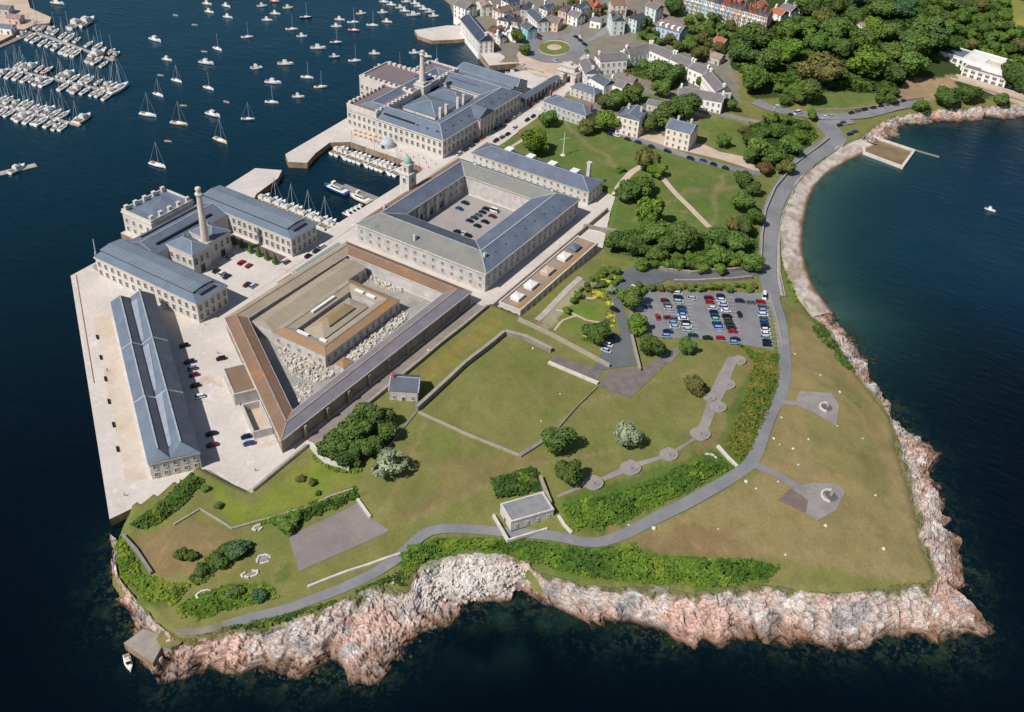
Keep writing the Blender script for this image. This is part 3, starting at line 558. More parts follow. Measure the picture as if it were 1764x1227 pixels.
class Bld:
    def __init__(s, name, label, cat, base, rz=0.0, group=None, local=False):
        s.base = Vector(base); s.o = thing(name, label, cat, base, rz, group); s.local = local; s.last = {}
    UNDER = {'ridge_cap': 'roof', 'chimney': 'roof', 'rooflight': 'roof', 'dormer': 'roof', 'rooflight_strip': 'roof', 'roof_vent': 'roof', 'roof_deck': 'roof', 'tarpaulin': 'roof', 'lantern_roof': 'roof_lantern', 'roof_seams': 'upper_roof', 'parapet_block': 'parapet', 'cupola': 'clock_tower', 'tower_cornice': 'clock_tower', 'clock_face': 'clock_tower', 'chimney_crown': 'chimney_shaft', 'roof_terrace': 'roof'}
    def part(s, name, mb, mats, parent=None):
        parent = parent or s.last.get(s.UNDER.get(name, ''))
        r = s._part(name, mb, mats, parent)
        if name not in s.UNDER: s.last[name] = r
        return r
    def _part(s, name, mb, mats, parent=None):
        if not s.local:
            b = s.base; mb.v = [(v[0]-b.x, v[1]-b.y, v[2]-b.z) for v in mb.v]
        return mb.build(name, mats, parent or s.o)
    def put(s, name, data, p, ang):
        if not s.local: p = (p[0]-s.base.x, p[1]-s.base.y, p[2]-s.base.z)
        return link(name, data, s.o, p, ang)
    def wins(s, p0, p1, n, z, w, h, name='window', data=None, frame=None, skip=()):   # outward is right of p0->p1
        a = Vector(p0[:2]); b = Vector(p1[:2]); d = (b-a); ang = math.atan2(d.y, d.x)+math.pi; nrm = Vector((d.y, -d.x)).normalized()*.02
        for i in range(n):
            if i in skip: continue
            q = a+d*((i+.5)/n)+nrm; s.put(name, data or window_mesh(w, h, frame=frame), (q.x, q.y, z), ang)
def walls(P, z0, z1, mb=None, flip=False):
    mb = mb or MB(); n = len(P)
    for i in range(n):
        a, b = P[i], P[(i+1) % n]; q = [(a[0], a[1], z0), (b[0], b[1], z0), (b[0], b[1], z1), (a[0], a[1], z1)]; mb.face(q[::-1] if flip else q)
    return mb
def off(P, d):
    """offset a CCW polygon outwards"""
    n = len(P); out = []
    for i in range(n):
        a, b, c = Vector(P[i-1][:2]), Vector(P[i][:2]), Vector(P[(i+1) % n][:2]); e1 = (b-a).normalized(); e2 = (c-b).normalized()
        n1 = Vector((e1.y, -e1.x)); n2 = Vector((e2.y, -e2.x)); k = (n1+n2); k = k/(1+n1.dot(n2)); out.append(tuple(b+k*d))
    return out
def ringband(P, Q, z0, z1, mb=None):       # closed band between polygon P (outer) and Q (inner)
    mb = mb or MB(); n = len(P)
    for i in range(n):
        j = (i+1) % n
        mb.face([(*P[i], z0), (*P[j], z0), (*P[j], z1), (*P[i], z1)]); mb.face([(*Q[j], z0), (*Q[i], z0), (*Q[i], z1), (*Q[j], z1)])
        mb.face([(*P[i], z1), (*P[j], z1), (*Q[j], z1), (*Q[i], z1)]); mb.face([(*P[j], z0), (*P[i], z0), (*Q[i], z0), (*Q[j], z0)])
    return mb
def polyring(B, O, I, z0, ze, rh, roofs, wall, wall_in=None, ridge=.5, oh=.45, caps=True, cornice=True, capm=None):
    n = len(O)
    B.part('wall', walls(O, z0, ze), wall); B.part('court_wall', walls(I, z0, ze, flip=True), wall_in or wall)
    Oe, Ie = off(O, oh), off(I, -oh); R = [(O[i][0]*(1-ridge)+I[i][0]*ridge, O[i][1]*(1-ridge)+I[i][1]*ridge, ze+rh) for i in range(n)]
    zo = ze+.02
    for i in range(n):
        j = (i+1) % n; mb = MB()
        mb.face([(*Oe[i], zo), (*Oe[j], zo), R[j], R[i]]); mb.face([R[i], R[j], (*Ie[j], zo), (*Ie[i], zo)])
        m2 = roofs[i]; m2 = m2 if isinstance(m2, (tuple, list)) else (m2, m2); mb.mi = [0, 1]
        r = B.part('roof', mb, list(m2))
        if caps:
            c = MB(); c.bar(R[i], R[j], .7, .14); c.bar((*Oe[i], zo), R[i], .55, .12); c.bar((*Ie[i], zo), R[i], .55, .12); B.part('ridge_cap', c, capm or mcap)
    if cornice: B.part('cornice', ringband(off(O, oh+.25), off(O, -.1), ze-.7, ze-.02), mtrim); B.part('court_cornice', ringband(off(I, .1), off(I, -oh-.2), ze-.5, ze-.03), mtrim)
def rect(x0, x1, y0, y1): return [(x0, y0), (x1, y0), (x1, y1), (x0, y1)]
def hip(B, x0, x1, y0, y1, ze, rh, m, oh=.4, name='roof', inset=None, caps=True, zo=None):
    """hipped roof over a rectangle; inset shortens the ridge (0 = gable)"""
    X0, X1, Y0, Y1 = x0-oh, x1+oh, y0-oh, y1+oh; z = ze+.02; mb = MB(); w, h = X1-X0, Y1-Y0
    if w >= h: k = h/2 if inset is None else inset; a, b = (X0+k, (Y0+Y1)/2, ze+rh), (X1-k, (Y0+Y1)/2, ze+rh); A, Bq, C, D = (X0, Y0, z), (X1, Y0, z), (X1, Y1, z), (X0, Y1, z)
    else: k = w/2 if inset is None else inset; a, b = ((X0+X1)/2, Y0+k, ze+rh), ((X0+X1)/2, Y1-k, ze+rh); A, Bq, C, D = (X1, Y0, z), (X1, Y1, z), (X0, Y1, z), (X0, Y0, z)
    mb.face([A, Bq, b, a]); mb.face([C, D, a, b]); mb.face([Bq, C, b]); mb.face([D, A, a]); mb.face([D, C, Bq, A])
    r = B.part(name, mb, m)
    if caps:
        c = MB(); c.bar(a, b, .5, .12)
        for p, q in ((A, a), (D, a), (Bq, b), (C, b)): c.bar(p, q, .4, .1)
        B.part('ridge_cap', c, mcap)
    return r
def block(B, x0, x1, y0, y1, z0, ze, wall, name='wall'):
    P = rect(x0, x1, y0, y1); mb = walls(P, z0, ze); mb.face([(*p, ze) for p in P]); return B.part(name, mb, wall)
def cornice(B, x0, x1, y0, y1, z, d=.45, h=.7, m=None): return B.part('cornice', ringband(off(rect(x0, x1, y0, y1), d), off(rect(x0, x1, y0, y1), -.15), z-h, z-.03), m or mtrim)
def flat(B, x0, x1, y0, y1, ze, m, par=.9, pm=None, t=.5):
    B.part('roof', MB().face([(*p, ze+.06) for p in rect(x0+t*.5, x1-t*.5, y0+t*.5, y1-t*.5)]), m); B.part('parapet', ringband(off(rect(x0, x1, y0, y1), .1), off(rect(x0, x1, y0, y1), -t), ze-.3, ze+par), pm or mtrim)
def stack(B, x, y, z0, h, w=1.6, d=1.1, m=None, pots=2):
    mb = MB(); mb.box(x-w/2, x+w/2, y-d/2, y+d/2, z0, z0+h); mb.box(x-w/2-.15, x+w/2+.15, y-d/2-.15, y+d/2+.15, z0+h, z0+h+.35)
    for i in range(pots): mb.lathe([(.22, z0+h+.35), (.17, z0+h+1.1)], 6, x+(i-(pots-1)/2)*.6, y)
    return B.part('chimney', mb, m or mtrim)

# --- square store round a courtyard, with the clock tower
Z0 = 3.5
B = Bld('courtyard_store', 'great square stone store around a courtyard of parked cars, clock tower on its front', 'warehouse', (393, 257, Z0))
O, I = rect(349, 437, 219.5, 295), rect(370, 423, 239, 282)
polyring(B, O, I, Z0, 14, 3.4, [mslate, (mlich, mlich), (mbrown, mslate), (mlich, mslate3)], mstone2, mstone2)
for z in (6.3, 10.2):
    B.wins((349, 219.5), (437, 219.5), 17, z, 1.6, 2.3); B.wins((349, 295), (349, 219.5), 14, z-.6, 1.1, 1.5, frame=mstone2)
    B.wins((423, 239), (423, 282), 9, z, 1.3, 1.9); B.wins((370, 282), (423, 282), 11, z, 1.4, 2.0); B.wins((370, 239), (370, 282), 9, z, 1.3, 1.9); B.wins((437, 219.5), (437, 295), 12, z, 1.3, 1.8); B.wins((437, 295), (398, 295), 7, z, 1.5, 2.2); B.wins((388, 295), (349, 295), 7, z, 1.5, 2.2)
for x in (384, 393, 402): B.put('door', door_mesh(3.0, 4.2), (x, 282-.02, Z0), math.pi)
for x in (381, 389, 397, 405): B.part('pilaster', MB().box(x-.8, x+.8, 280.9, 281.9, Z0, 12.5), mtrim)
bt = MB()
bt.box(389.8, 396.2, 293.8, 299.6, Z0, 23)
B.part('clock_tower', bt, mstone)
tb = MB(); tb.box(389.2, 396.8, 293.2, 300.2, 23, 23.8); tb.box(390.6, 395.4, 294.6, 298.9, 23.8, 28); tb.box(390.2, 395.8, 294.2, 299.3, 28, 28.6); B.part('tower_cornice', tb, mtrim)
B.part('cupola', MB().lathe([(2.3, 28.6), (2.3, 29), (2.1, 30.2), (1.5, 31.3), (.5, 31.9), (.12, 33.4)], 12, 393, 296.8), mcop)
for p0, p1 in (((389.8, 299.6), (389.8, 293.8)), ((389.8, 293.8), (396.2, 293.8)), ((396.2, 299.6), (389.8, 299.6))): B.wins(p0, p1, 1, 18.6, 1.6, 2.4)
for p0, p1 in (((390.6, 298.9), (390.6, 294.6)), ((390.6, 294.6), (395.4, 294.6))): B.wins(p0, p1, 1, 24.6, 1.2, 2.2)
B.put('door', door_mesh(3.6, 5.2), (393, 299.62, Z0), 0)
B.part('clock_face', MB().lathe([(1.2, 0), (1.2, .12)], 16) if False else MB().prism([(389.66, 297.4), (389.66, 296), (389.82, 296), (389.82, 297.4)], 21.4, 22.8), mwhite)
for (x, y) in ((352, 262), (358, 226), (431, 232), (431, 280), (366, 291)): stack(B, x, y, 13.5, 4.2)

for x in range(356, 432, 9): B.part('rooflight', MB().box(x-.7, x+.7, 224.2, 225.6, 15.62, 15.86), mglass)
for y in range(228, 290, 11): B.part('roof_vent', MB().box(434, 434.7, y, y+.7, 14.8, 15.9), mcap)
# --- long slate roofed store behind
B = Bld('long_store', 'long narrow stone store with slate roof and white rooflights beside the lawn', 'warehouse', (459, 258.5, Z0))
block(B, 451, 467, 221, 296, Z0, 11.6, mstone); hip(B, 451, 467, 221, 296, 11.6, 3.6, mslate, inset=9, caps=True); cornice(B, 451, 467, 221, 296, 11.6, .35, .5)
for z in (5.4, 8.8): B.wins((451, 296), (451, 221), 18, z, 1.1, 1.5); B.wins((451, 221), (467, 221), 4, z, 1.2, 1.7); B.wins((467, 221), (467, 296), 16, z, 1.1, 1.6)
for y in (236, 250, 264, 278): B.part('rooflight', MB().box(459.6, 464.2, y-2.1, y+2.1, 13.2, 15.4), mwhite)
B.part('chimney', MB().box(463.6, 465.4, 228, 229.8, 12, 20.6).box(463.3, 465.7, 227.7, 230.1, 20.6, 21.2), mtrim)

# --- tall chimney
def tall_chimney(B, x, y, z0, zt_, r0, plinth):
    B.part('chimney_plinth', MB().box(x-plinth, x+plinth, y-plinth, y+plinth, z0, z0+11).box(x-plinth-.4, x+plinth+.4, y-plinth-.4, y+plinth+.4, z0+11, z0+11.8), mtrim)
    H = zt_-z0-11.8; zb = z0+11.8
    mch = mat('chimney_stone', S(212,198,182), .9, scale=.25, col2=S(190,174,158), fine=.15, stretch=(1, 1, .3))
    B.part('chimney_shaft', MB().lathe([(r0, zb), (r0*.98, zb+1), (r0*.62, zb+H*.82), (r0*.60, zb+H*.84)], 16, x, y), mch)
    B.part('chimney_crown', MB().lathe([(r0*.62, zb+H*.83), (r0*.92, zb+H*.86), (r0*.92, zb+H*.885), (r0*.55, zb+H*.89), (r0*.55, zb+H*.95), (r0*.72, zb+H*.955), (r0*.66, zb+H*.985), (r0*.3, zb+H)], 16, x, y), mtrim)
# --- bakery with tall chimney
B = Bld('bakery_mill', 'large harbour bakery with grey slate roofs, flat purple sea ranges and tall chimney', 'mill', (490, 350, Z0))
O, I = rect(448, 531, 313.5, 381), rect(466, 514, 331, 361)
polyring(B, O, I, Z0, 15, 4.2, [mslate, (mslate, mslate), None or mslate, (mslate2, mslate)], mstone, mstone)
for (x0, x1) in ((449, 484), (512, 532)):
    block(B, x0-1.2, x1, 360.5, 382.2, Z0, 17.4, mstone, 'sea_range_wall'); flat(B, x0-1.2, x1, 360.5, 382.2, 17.4, mplead, 1.0)
    for i in range(int((x1-x0)/3.6)):
        for yy in (361.4, 381.2): B.part('parapet_block', MB().box(x0+i*3.7, x0+i*3.7+1.7, yy-.75, yy+.75, 17.5, 19.3), mtrim)
block(B, 484, 512, 361, 402, Z0, 17.6, mstone, 'pavilion_wall'); flat(B, 484, 512, 361, 402, 17.6, mplead, 1.0)
for i in range(10):
    for xx in (485, 511): B.part('parapet_block', MB().box(xx-.8, xx+.8, 363+i*3.9, 364.8+i*3.9, 17.7, 19.5), mtrim)
for z in (6, 10.5): B.wins((448, 360), (448, 313.5), 12, z, 1.5, 2.4); B.wins((447.8, 382.2), (447.8, 360.5), 6, z, 1.4, 2.2); B.wins((448, 313.5), (482, 313.5), 8, z, 1.7, 2.6); B.wins((498, 313.5), (531, 313.5), 8, z, 1.7, 2.6); B.wins((484, 402), (484, 382.5), 5, z, 1.4, 2.2); B.wins((483.8, 382.2), (449, 382.2), 8, z, 1.4, 2.2); B.wins((512, 402), (484, 402), 7, z, 1.4, 2.2)
pm = MB(); pm.box(482, 498, 312.0, 313.4, Z0, 15.6); B.part('portico_wall', pm, mstone)
pd = MB(); pd.face([(481.4, 311.6, 15.7), (498.6, 311.6, 15.7), (490, 311.6, 20)]); pd.face([(481.4, 311.6, 15.7), (490, 311.6, 20), (490, 322, 20), (481.4, 322, 15.7)]); pd.face([(498.6, 311.6, 15.7), (498.6, 322, 15.7), (490, 322, 20), (490, 311.6, 20)]); B.part('pediment', pd, mslate)
for i in range(5): B.part('pilaster', MB().box(482.4+i*3.6, 483.6+i*3.6, 311.2, 312.02, Z0, 15.6), mtrim)
for i in range(4): B.put('door', door_mesh(1.9, 4.4), (484.9+i*3.6, 311.98, Z0), math.pi)
block(B, 470, 492, 334.5, 358, Z0, 15, mstone, 'inner_range_wall'); hip(B, 470, 492, 334.5, 358, 15, 3.4, mslate2); block(B, 494, 510, 334.5, 358, Z0, 14.5, mstone, 'inner_range_wall'); hip(B, 494, 510, 334.5, 358, 14.5, 3, mslate)
for x in range(456, 530, 8): B.part('rooflight', MB().box(x-.8, x+.8, 317.2, 318.8, 16.85, 17.15), mglass)
for y in range(320, 358, 7): B.part('rooflight', MB().box(451.5, 453.1, y-.8, y+.8, 16.85, 17.15), mglass)
for x, y in ((472, 332.2), (478, 332.2), (490, 332.2), (496, 332.2)): stack(B, x, y, 13.6, 7, 1.6, 1.6)
B.part('tower_base', MB().box(491.5, 498.5, 358.5, 365.5, Z0, 19.4).box(491, 499, 358, 366, 19.4, 20.1), mstone)
tall_chimney(B, 495, 362, 10.0, 41.0, 2.05, 2.4)
B.part('tarpaulin', MB().face([(503, 366, 18.9), (510, 364, 18.7), (510.5, 372, 18.75), (504, 374, 18.8)]).face([(502.4, 365.6, 18.5), (503, 366, 18.9), (504, 374, 18.8), (503.4, 374.6, 18.5)]), mat('blue_tarpaulin', S(40,64,110), .5, scale=.5, fine=.15))
for x in (456, 523): B.part('rooflight_strip', MB().box(x-.6, x+.6, 336, 358, 19.1, 19.5) if False else MB().box(x-4.6, x-3.4, 336, 358, 16.9, 17.45), mdarkv)
for i, (x0, x1, ml) in enumerate(((532.6, 545, mslate), (545.6, 558, mslate2))):
    b2 = Bld('quay_shed', ('long slate roofed shed against the bakery end wall', 'outer pale slate shed of the pair behind the bakery')[i], 'shed', ((x0+x1)/2, 349, Z0))
    block(b2, x0, x1, 322+i*3, 378-i*6, Z0, 11, mstone); hip(b2, x0, x1, 322+i*3, 378-i*6, 11, 3, ml, oh=.2, inset=2); b2.wins((x0, 322+i*3), (x1, 322+i*3), 3, 5.5, 1.5, 2.2)
B = Bld('gate_colonnade', 'roofed stone colonnade of dark bays along the road to the gate', 'colonnade', (556, 316, Z0))
for i in range(11): B.part('column', MB().box(533+i*4.6, 534.3+i*4.6, 313.6, 314.9, Z0, 8.8), mstone)
B.part('wall', walls(rect(533, 580.3, 317.2, 318.2), Z0, 8.8), mstone3); hip(B, 532.6, 580.6, 313.2, 318.4, 8.8, 1.6, mslate, caps=False, inset=1)
# --- gateway
B = Bld('yard_gateway', 'monumental stone gateway arch where the yard road meets the square', 'gateway', (586, 311, 4.2))
for y0, y1 in ((303.5, 307.5), (313, 317)): B.part('pier', MB().box(583, 589, y0, y1, 3.6, 12.5), mstone)
ar = MB()
for i in range(8):
    t0, t1 = math.pi*i/8, math.pi*(i+1)/8; p = lambda t: (310.25+2.74*math.cos(t), 9.0+2.6*math.sin(t))
    a, b_ = p(t0), p(t1)
    for x, fl in ((583.3, 1), (588.7, 0)):
        q = [(x, a[0], a[1]), (x, a[0], 12.48), (x, b_[0], 12.48), (x, b_[0], b_[1])]; ar.face(q if fl else q[::-1])
    ar.face([(583.3, a[0], a[1]), (583.3, b_[0], b_[1]), (588.7, b_[0], b_[1]), (588.7, a[0], a[1])])
B.part('arch', ar, mstone); B.part('attic', MB().box(582.4, 589.6, 303, 317.5, 12.5, 13.2).box(583.4, 588.6, 305, 315.5, 13.2, 16).box(582.9, 589.1, 304.5, 316, 16, 16.6), mtrim); B.part('emblem', MB().box(585, 587, 308.8, 311.8, 16.6, 18.4), mtrim)
B = Bld('brewhouse', 'U shaped stone brewhouse with ribbed zinc wings, sea pavilion and tall chimney', 'brewery', (296, 345, Z0))
def wing(x0, x1, y0, y1, hipy0=True):
    block(B, x0, x1, y0, y1, Z0, 14, mstone); cornice(B, x0, x1, y0, y1, 14, .5, .8)
    k = 3.2; zt_ = 15.6; Oq, Iq = off(rect(x0, x1, y0, y1), .45), rect(x0+k, x1-k, y0+k*1.6, y1-k*.2)
    mb = MB()
    for i in range(4): j = (i+1) % 4; mb.face([(*Oq[i], 14.02), (*Oq[j], 14.02), (*Iq[j], zt_), (*Iq[i], zt_)])
    B.part('roof', mb, mslate2); B.part('clerestory', walls(Iq, zt_-.05, zt_+.75), mdarkv)
    Q = off(Iq, .35); xm = (x0+x1)/2; up = MB()
    up.face([(*Q[0], zt_+.76), (*Q[3], zt_+.76), (xm, Q[3][1], zt_+1.5), (xm, Q[0][1], zt_+1.5)][::-1]); up.face([(*Q[1], zt_+.76), (*Q[2], zt_+.76), (xm, Q[2][1], zt_+1.5), (xm, Q[0][1], zt_+1.5)])
    up.face([(*Q[0], zt_+.76), (*Q[1], zt_+.76), (xm, Q[0][1], zt_+1.5)]); up.face([(*Q[2], zt_+.76), (*Q[3], zt_+.76), (xm, Q[3][1], zt_+1.5)])
    B.part('upper_roof', up, mmetalroof)
    rb = MB(); n = int((Q[2][1]-Q[0][1])/2.4)
    for i in range(1, n):
        y = Q[0][1]+i*2.4; rb.bar((Q[0][0], y, zt_+.77), (xm, y, zt_+1.51), .16, .08); rb.bar((xm, y, zt_+1.51), (Q[1][0], y, zt_+.77), .16, .08)
    B.part('roof_seams', rb, mcap); B.part('roof_deck', MB().box(x0+4.6, x1-4.6, y0+2.0, y0+5.0, 14.6, 16.1), mslate3)
wing(254, 272, 307, 371); wing(319, 337, 311, 372)
for z in (5.0, 9.4):
    B.wins((254, 371), (254, 307), 15, z, 1.5, 2.6); B.wins((254, 307), (272, 307), 5, z, 1.5, 2.6); B.wins((319, 350), (319, 311), 11, z, 1.5, 2.6); B.wins((319, 311), (337, 311), 5, z, 1.5, 2.6); B.wins((272, 307), (272, 350), 10, z, 1.5, 2.6); B.wins((337, 311), (337, 372), 14, z, 1.5, 2.6)
block(B, 272.1, 318.9, 352, 370.5, Z0, 13.2, mstone, 'back_range_wall')
hip(B, 272.1, 318.9, 352, 370.5, 13.2, 3.2, mslate, oh=.05, inset=.2)
for y in (356, 366): B.part('rooflight_strip', MB().box(277, 312, y-.5, y+.5, 15.0-abs(y-361.25)*.05, 15.45), mdarkv)
block(B, 280, 290.5, 336, 352.2, Z0, 15, mstone, 'engine_house_wall'); hip(B, 280, 290.5, 336, 352.2, 15, 3, mslate2); cornice(B, 280, 290.5, 336, 352.2, 15)
block(B, 294.5, 306, 338, 352.2, Z0, 15, mstone, 'engine_house_wall'); hip(B, 294.5, 306, 338, 352.2, 15, 3, mslate); cornice(B, 294.5, 306, 338, 352.2, 15)
for (a, c, y) in ((280, 290.5, 336), (294.5, 306, 338)): B.wins((a, y), (c, y), 3, 9, 1.4, 3.2); B.put('door', door_mesh(2.6, 4), ((a+c)/2, y-.02, Z0), math.pi)
B.wins((280, 352), (280, 336), 4, 9, 1.4, 2.6)
block(B, 288.5, 315.5, 372, 392, -2.5, 15, mstone, 'pavilion_wall'); cornice(B, 288.5, 315.5, 372, 392, 15, .5); flat(B, 288.5, 315.5, 372, 392, 15.2, mslate2, 1.0)
hip(B, 294, 310, 376.5, 388, 15.3, 1.4, mslate2, caps=False)
for i in range(5): stack(B, 290.3+i*5.8, 373.4, 15, 2.6, 1.8, 1.2, pots=0); stack(B, 290.3+i*5.8, 390.6, 15, 2.6, 1.8, 1.2, pots=0)
for z in (5, 9.6): B.wins((288.5, 392), (288.5, 372.5), 4, z, 1.3, 2.2); B.wins((315.5, 392), (288.5, 392), 6, z, 1.3, 2.2)
tall_chimney(B, 292.4, 340, Z0, 43.6, 1.95, 2.2)
# --- quayside double roofed store
cl = math.atan2(90.4, 61.8)
B = Bld('quayside_store', 'long double ridged slate store standing alone on the sea quay', 'warehouse', (212.3, 289.8, Z0), cl, local=True)
L2, w2 = 54.5, 8.9
block(B, -L2, L2, -w2, w2, 0, 8, mstone); cornice(B, -L2, L2, -w2, w2, 8, .4, .6)
for si in range(3):
    xa, xb = -L2+si*2*L2/3, -L2+(si+1)*2*L2/3; xa -= .4 if si == 0 else 0; xb += .4 if si == 2 else 0; sh = (.0, .5, 0)[si]
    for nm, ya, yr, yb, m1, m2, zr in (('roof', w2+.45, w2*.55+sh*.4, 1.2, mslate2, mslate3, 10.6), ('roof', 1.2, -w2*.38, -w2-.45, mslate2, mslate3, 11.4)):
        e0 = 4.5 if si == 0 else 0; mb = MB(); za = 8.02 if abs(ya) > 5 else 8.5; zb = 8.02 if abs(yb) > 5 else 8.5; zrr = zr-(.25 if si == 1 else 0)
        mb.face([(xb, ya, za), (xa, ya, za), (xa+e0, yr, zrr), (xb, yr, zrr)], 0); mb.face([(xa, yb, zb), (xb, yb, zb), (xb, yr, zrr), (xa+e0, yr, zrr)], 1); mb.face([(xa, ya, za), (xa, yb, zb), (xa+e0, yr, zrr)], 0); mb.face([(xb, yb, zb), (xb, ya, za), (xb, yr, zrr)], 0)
        B.part('roof', mb, [m1, m2]); c = MB(); c.bar((xa+e0, yr, zrr), (xb, yr, zrr), .6, .14)
        if si: c.bar((xa, ya, za), (xa, yr, zrr), .7, .2); c.bar((xa, yr, zrr), (xa, yb, zb), .7, .2)
        B.part('ridge_cap', c, mcap)
B.part('valley_gutter', MB().box(-L2+5, L2, .7, 1.7, 8.3, 8.7), mdarkv)
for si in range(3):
    xa, xb = -L2+6+si*34.5, -L2+36+si*34.5; B.part('sunlit_valley_strip', MB().face([(xa, 1.1, 8.66), (xa, -.2, 9.5), (xb, -1.6, 10.42), (xb, 1.1, 8.66)][::-1]), mat('sunlit_strip_pale', S(148,152,164), .7, scale=.3, fine=.08))  # pale sheet: sunlit tone of the valley strip put into its colour
for z in (1.2, 4.8): B.wins((-L2, -w2), (L2, -w2), 24, z, 1.3, 2.0); B.wins((L2, w2), (-L2, w2), 24, z, 1.3, 2.0); B.wins((-L2, w2), (-L2, -w2), 5, z, 1.2, 1.6); B.wins((L2, -w2), (L2, w2), 5, z, 1.2, 1.6)
# --- cooperage: outer ring and inner square
B = Bld('cooperage_ring', 'outer ring of the cooperage, purple and brown slate roofs round a rubble yard', 'workshop', (280, 255, Z0))
O = [(212, 221), (337, 219.5), (337, 292), (257, 293.5)]; I = [(226.5, 228.5), (328.5, 228.5), (328.5, 284.5), (262.5, 286)]
polyring(B, O, I, Z0, 10.4, 1.7, [(mpurple, mpurple), (mbrown, mbrown), (mbeige, mbeige), (mbrown, mbrown)], mstone3, mstone2, oh=.3, caps=True, capm=mat('clay_ridge', S(160,140,124), .85, scale=.4, fine=.12))
for p0, p1, n in (((226, 221), (337, 219.5), 5), ((257, 293.5), (212, 221), 6)): B.wins(p0, p1, n, 6, .9, 1.2, frame=mstone3)
for i in range(9): x = 224+i*13; B.part('buttress', MB().box(x-.6, x+.6, 219.2, 220.3, Z0, 9.4), mstone3)
B = Bld('cooperage_square', 'inner square of the cooperage with orange lichened roofs and white rooflights', 'workshop', (288, 256, Z0))
polyring(B, rect(262, 313, 242, 271), rect(269.5, 305.5, 249, 264.5), Z0, 9.6, 1.3, [(morange, mbeige), (morange, mbeige), (mbeige, mbeige), (morange, mbeige)], mstone2, oh=.3, cornice=False, caps=True, capm=MATS['clay_ridge'])
block(B, 272.5, 302.5, 251.5, 262.5, Z0, 8.4, mstone2, 'centre_wall'); hip(B, 272.5, 302.5, 251.5, 262.5, 8.4, 1.8, mbeige, oh=.3, caps=False)
block(B, 279, 296, 254.2, 260, 8.4, 10.2, mstone2, 'lantern_wall'); hip(B, 279, 296, 254.2, 260, 10.2, 1.2, mat('roof_ochre', S(152,130,94), .85, scale=.1, fine=.12), oh=.3, caps=False)
for x0, x1, y0, y1, z in ((268.3, 269.6, 247, 250.5, 10.35), (306.2, 307.6, 251, 255.6, 10.35), (306.2, 307.6, 257.6, 262.2, 10.35), (282, 297, 265.6, 266.9, 10.4), (267.2, 268.4, 256, 262, 10.4)): B.part('rooflight', MB().box(x0, x1, y0, y1, z, z+.8), mwhite)
B.wins((262, 242), (313, 242), 12, 5.5, 1.3, 2.2, frame=mstone2); B.wins((262, 271), (262, 242), 5, 5.5, 1.2, 1.6, frame=mstone2); B.wins((313, 242), (313, 271), 5, 5.5, 1.2, 1.8, frame=mstone2)
B = Bld('cooperage_range', 'long beige roofed range along the inner edge of the cooperage', 'workshop', (295, 277, Z0))
block(B, 262.8, 326, 271.4, 283.4, Z0, 9.4, mstone2); hip(B, 262.8, 326, 271.4, 283.4, 9.4, 2.4, mbeige, oh=.3, caps=False, inset=1.5); B.wins((326, 271.4), (326, 283.4), 3, 5.4, 1.2, 1.8, frame=mstone2); B.wins((313.5, 271.4), (326, 271.4), 3, 5.4, 1.2, 1.8, frame=mstone2)
B = Bld('rubble_hut', 'small orange roofed hut in the cooperage yard among rubble', 'hut', (266.5, 236, Z0)); block(B, 263.5, 269.5, 233.6, 238.6, Z0, 6, mstone2); hip(B, 263.5, 269.5, 233.6, 238.6, 6, 1.2, morange, caps=False, oh=.2); B.wins((263.5, 238.6), (263.5, 233.6), 1, 4.2, .8, 1.1)
B = Bld('lean_to_block', 'flat brown roofed block built against the slanting cooperage wing', 'outbuilding', (231.3, 259.9, Z0), math.atan2(72.5, 45), local=True)
block(B, -9, 9, -4.0, 5.2, 0, 5.4, mstone2); flat(B, -9, 9, -4.0, 5.2, 5.4, mbrown, .5, mstone2); B.wins((9, 5.2), (-9, 5.2), 4, 2, 1, 1.4)
B = Bld('walled_court', 'roofless walled court of pale stone beside the brown roofed block', 'walled yard', (219.8, 240.7, Z0), math.atan2(72.5, 45), local=True)
B.part('wall', ringband(rect(-9, 9, -3.5, 4), rect(-8.4, 8.4, -2.9, 3.4), 0, 3.6), mstone2); B.part('floor', MB().box(-8.4, 8.4, -2.9, 3.4, .02, .2), mpale)
for i, (x, y) in enumerate(((328, 299), (342, 299))):
    pass
B = Bld('glass_shed', 'narrow greenish glazed shed along the road by the cooperage corner', 'shed', (322, 297, Z0)); block(B, 306, 338, 295, 299, Z0, 6.6, mstone3); hip(B, 306, 338, 295, 299, 6.6, 1.0, mat('green_glazing', S(142,158,150), .4, scale=.6, fine=.12), caps=False, inset=.6); B.wins((306, 295), (338, 295), 8, 4.6, 1, 1.2)
B = Bld('orange_shed', 'small shed with orange lichened roof at the roadside by the cooperage', 'shed', (300, 297, Z0)); block(B, 296, 305, 294.6, 299.6, Z0, 5.6, mstone3); hip(B, 296, 305, 294.6, 299.6, 5.6, 1.2, morange, caps=False, oh=.3); B.wins((296, 299.6), (296, 294.6), 1, 4, .8, 1.0)
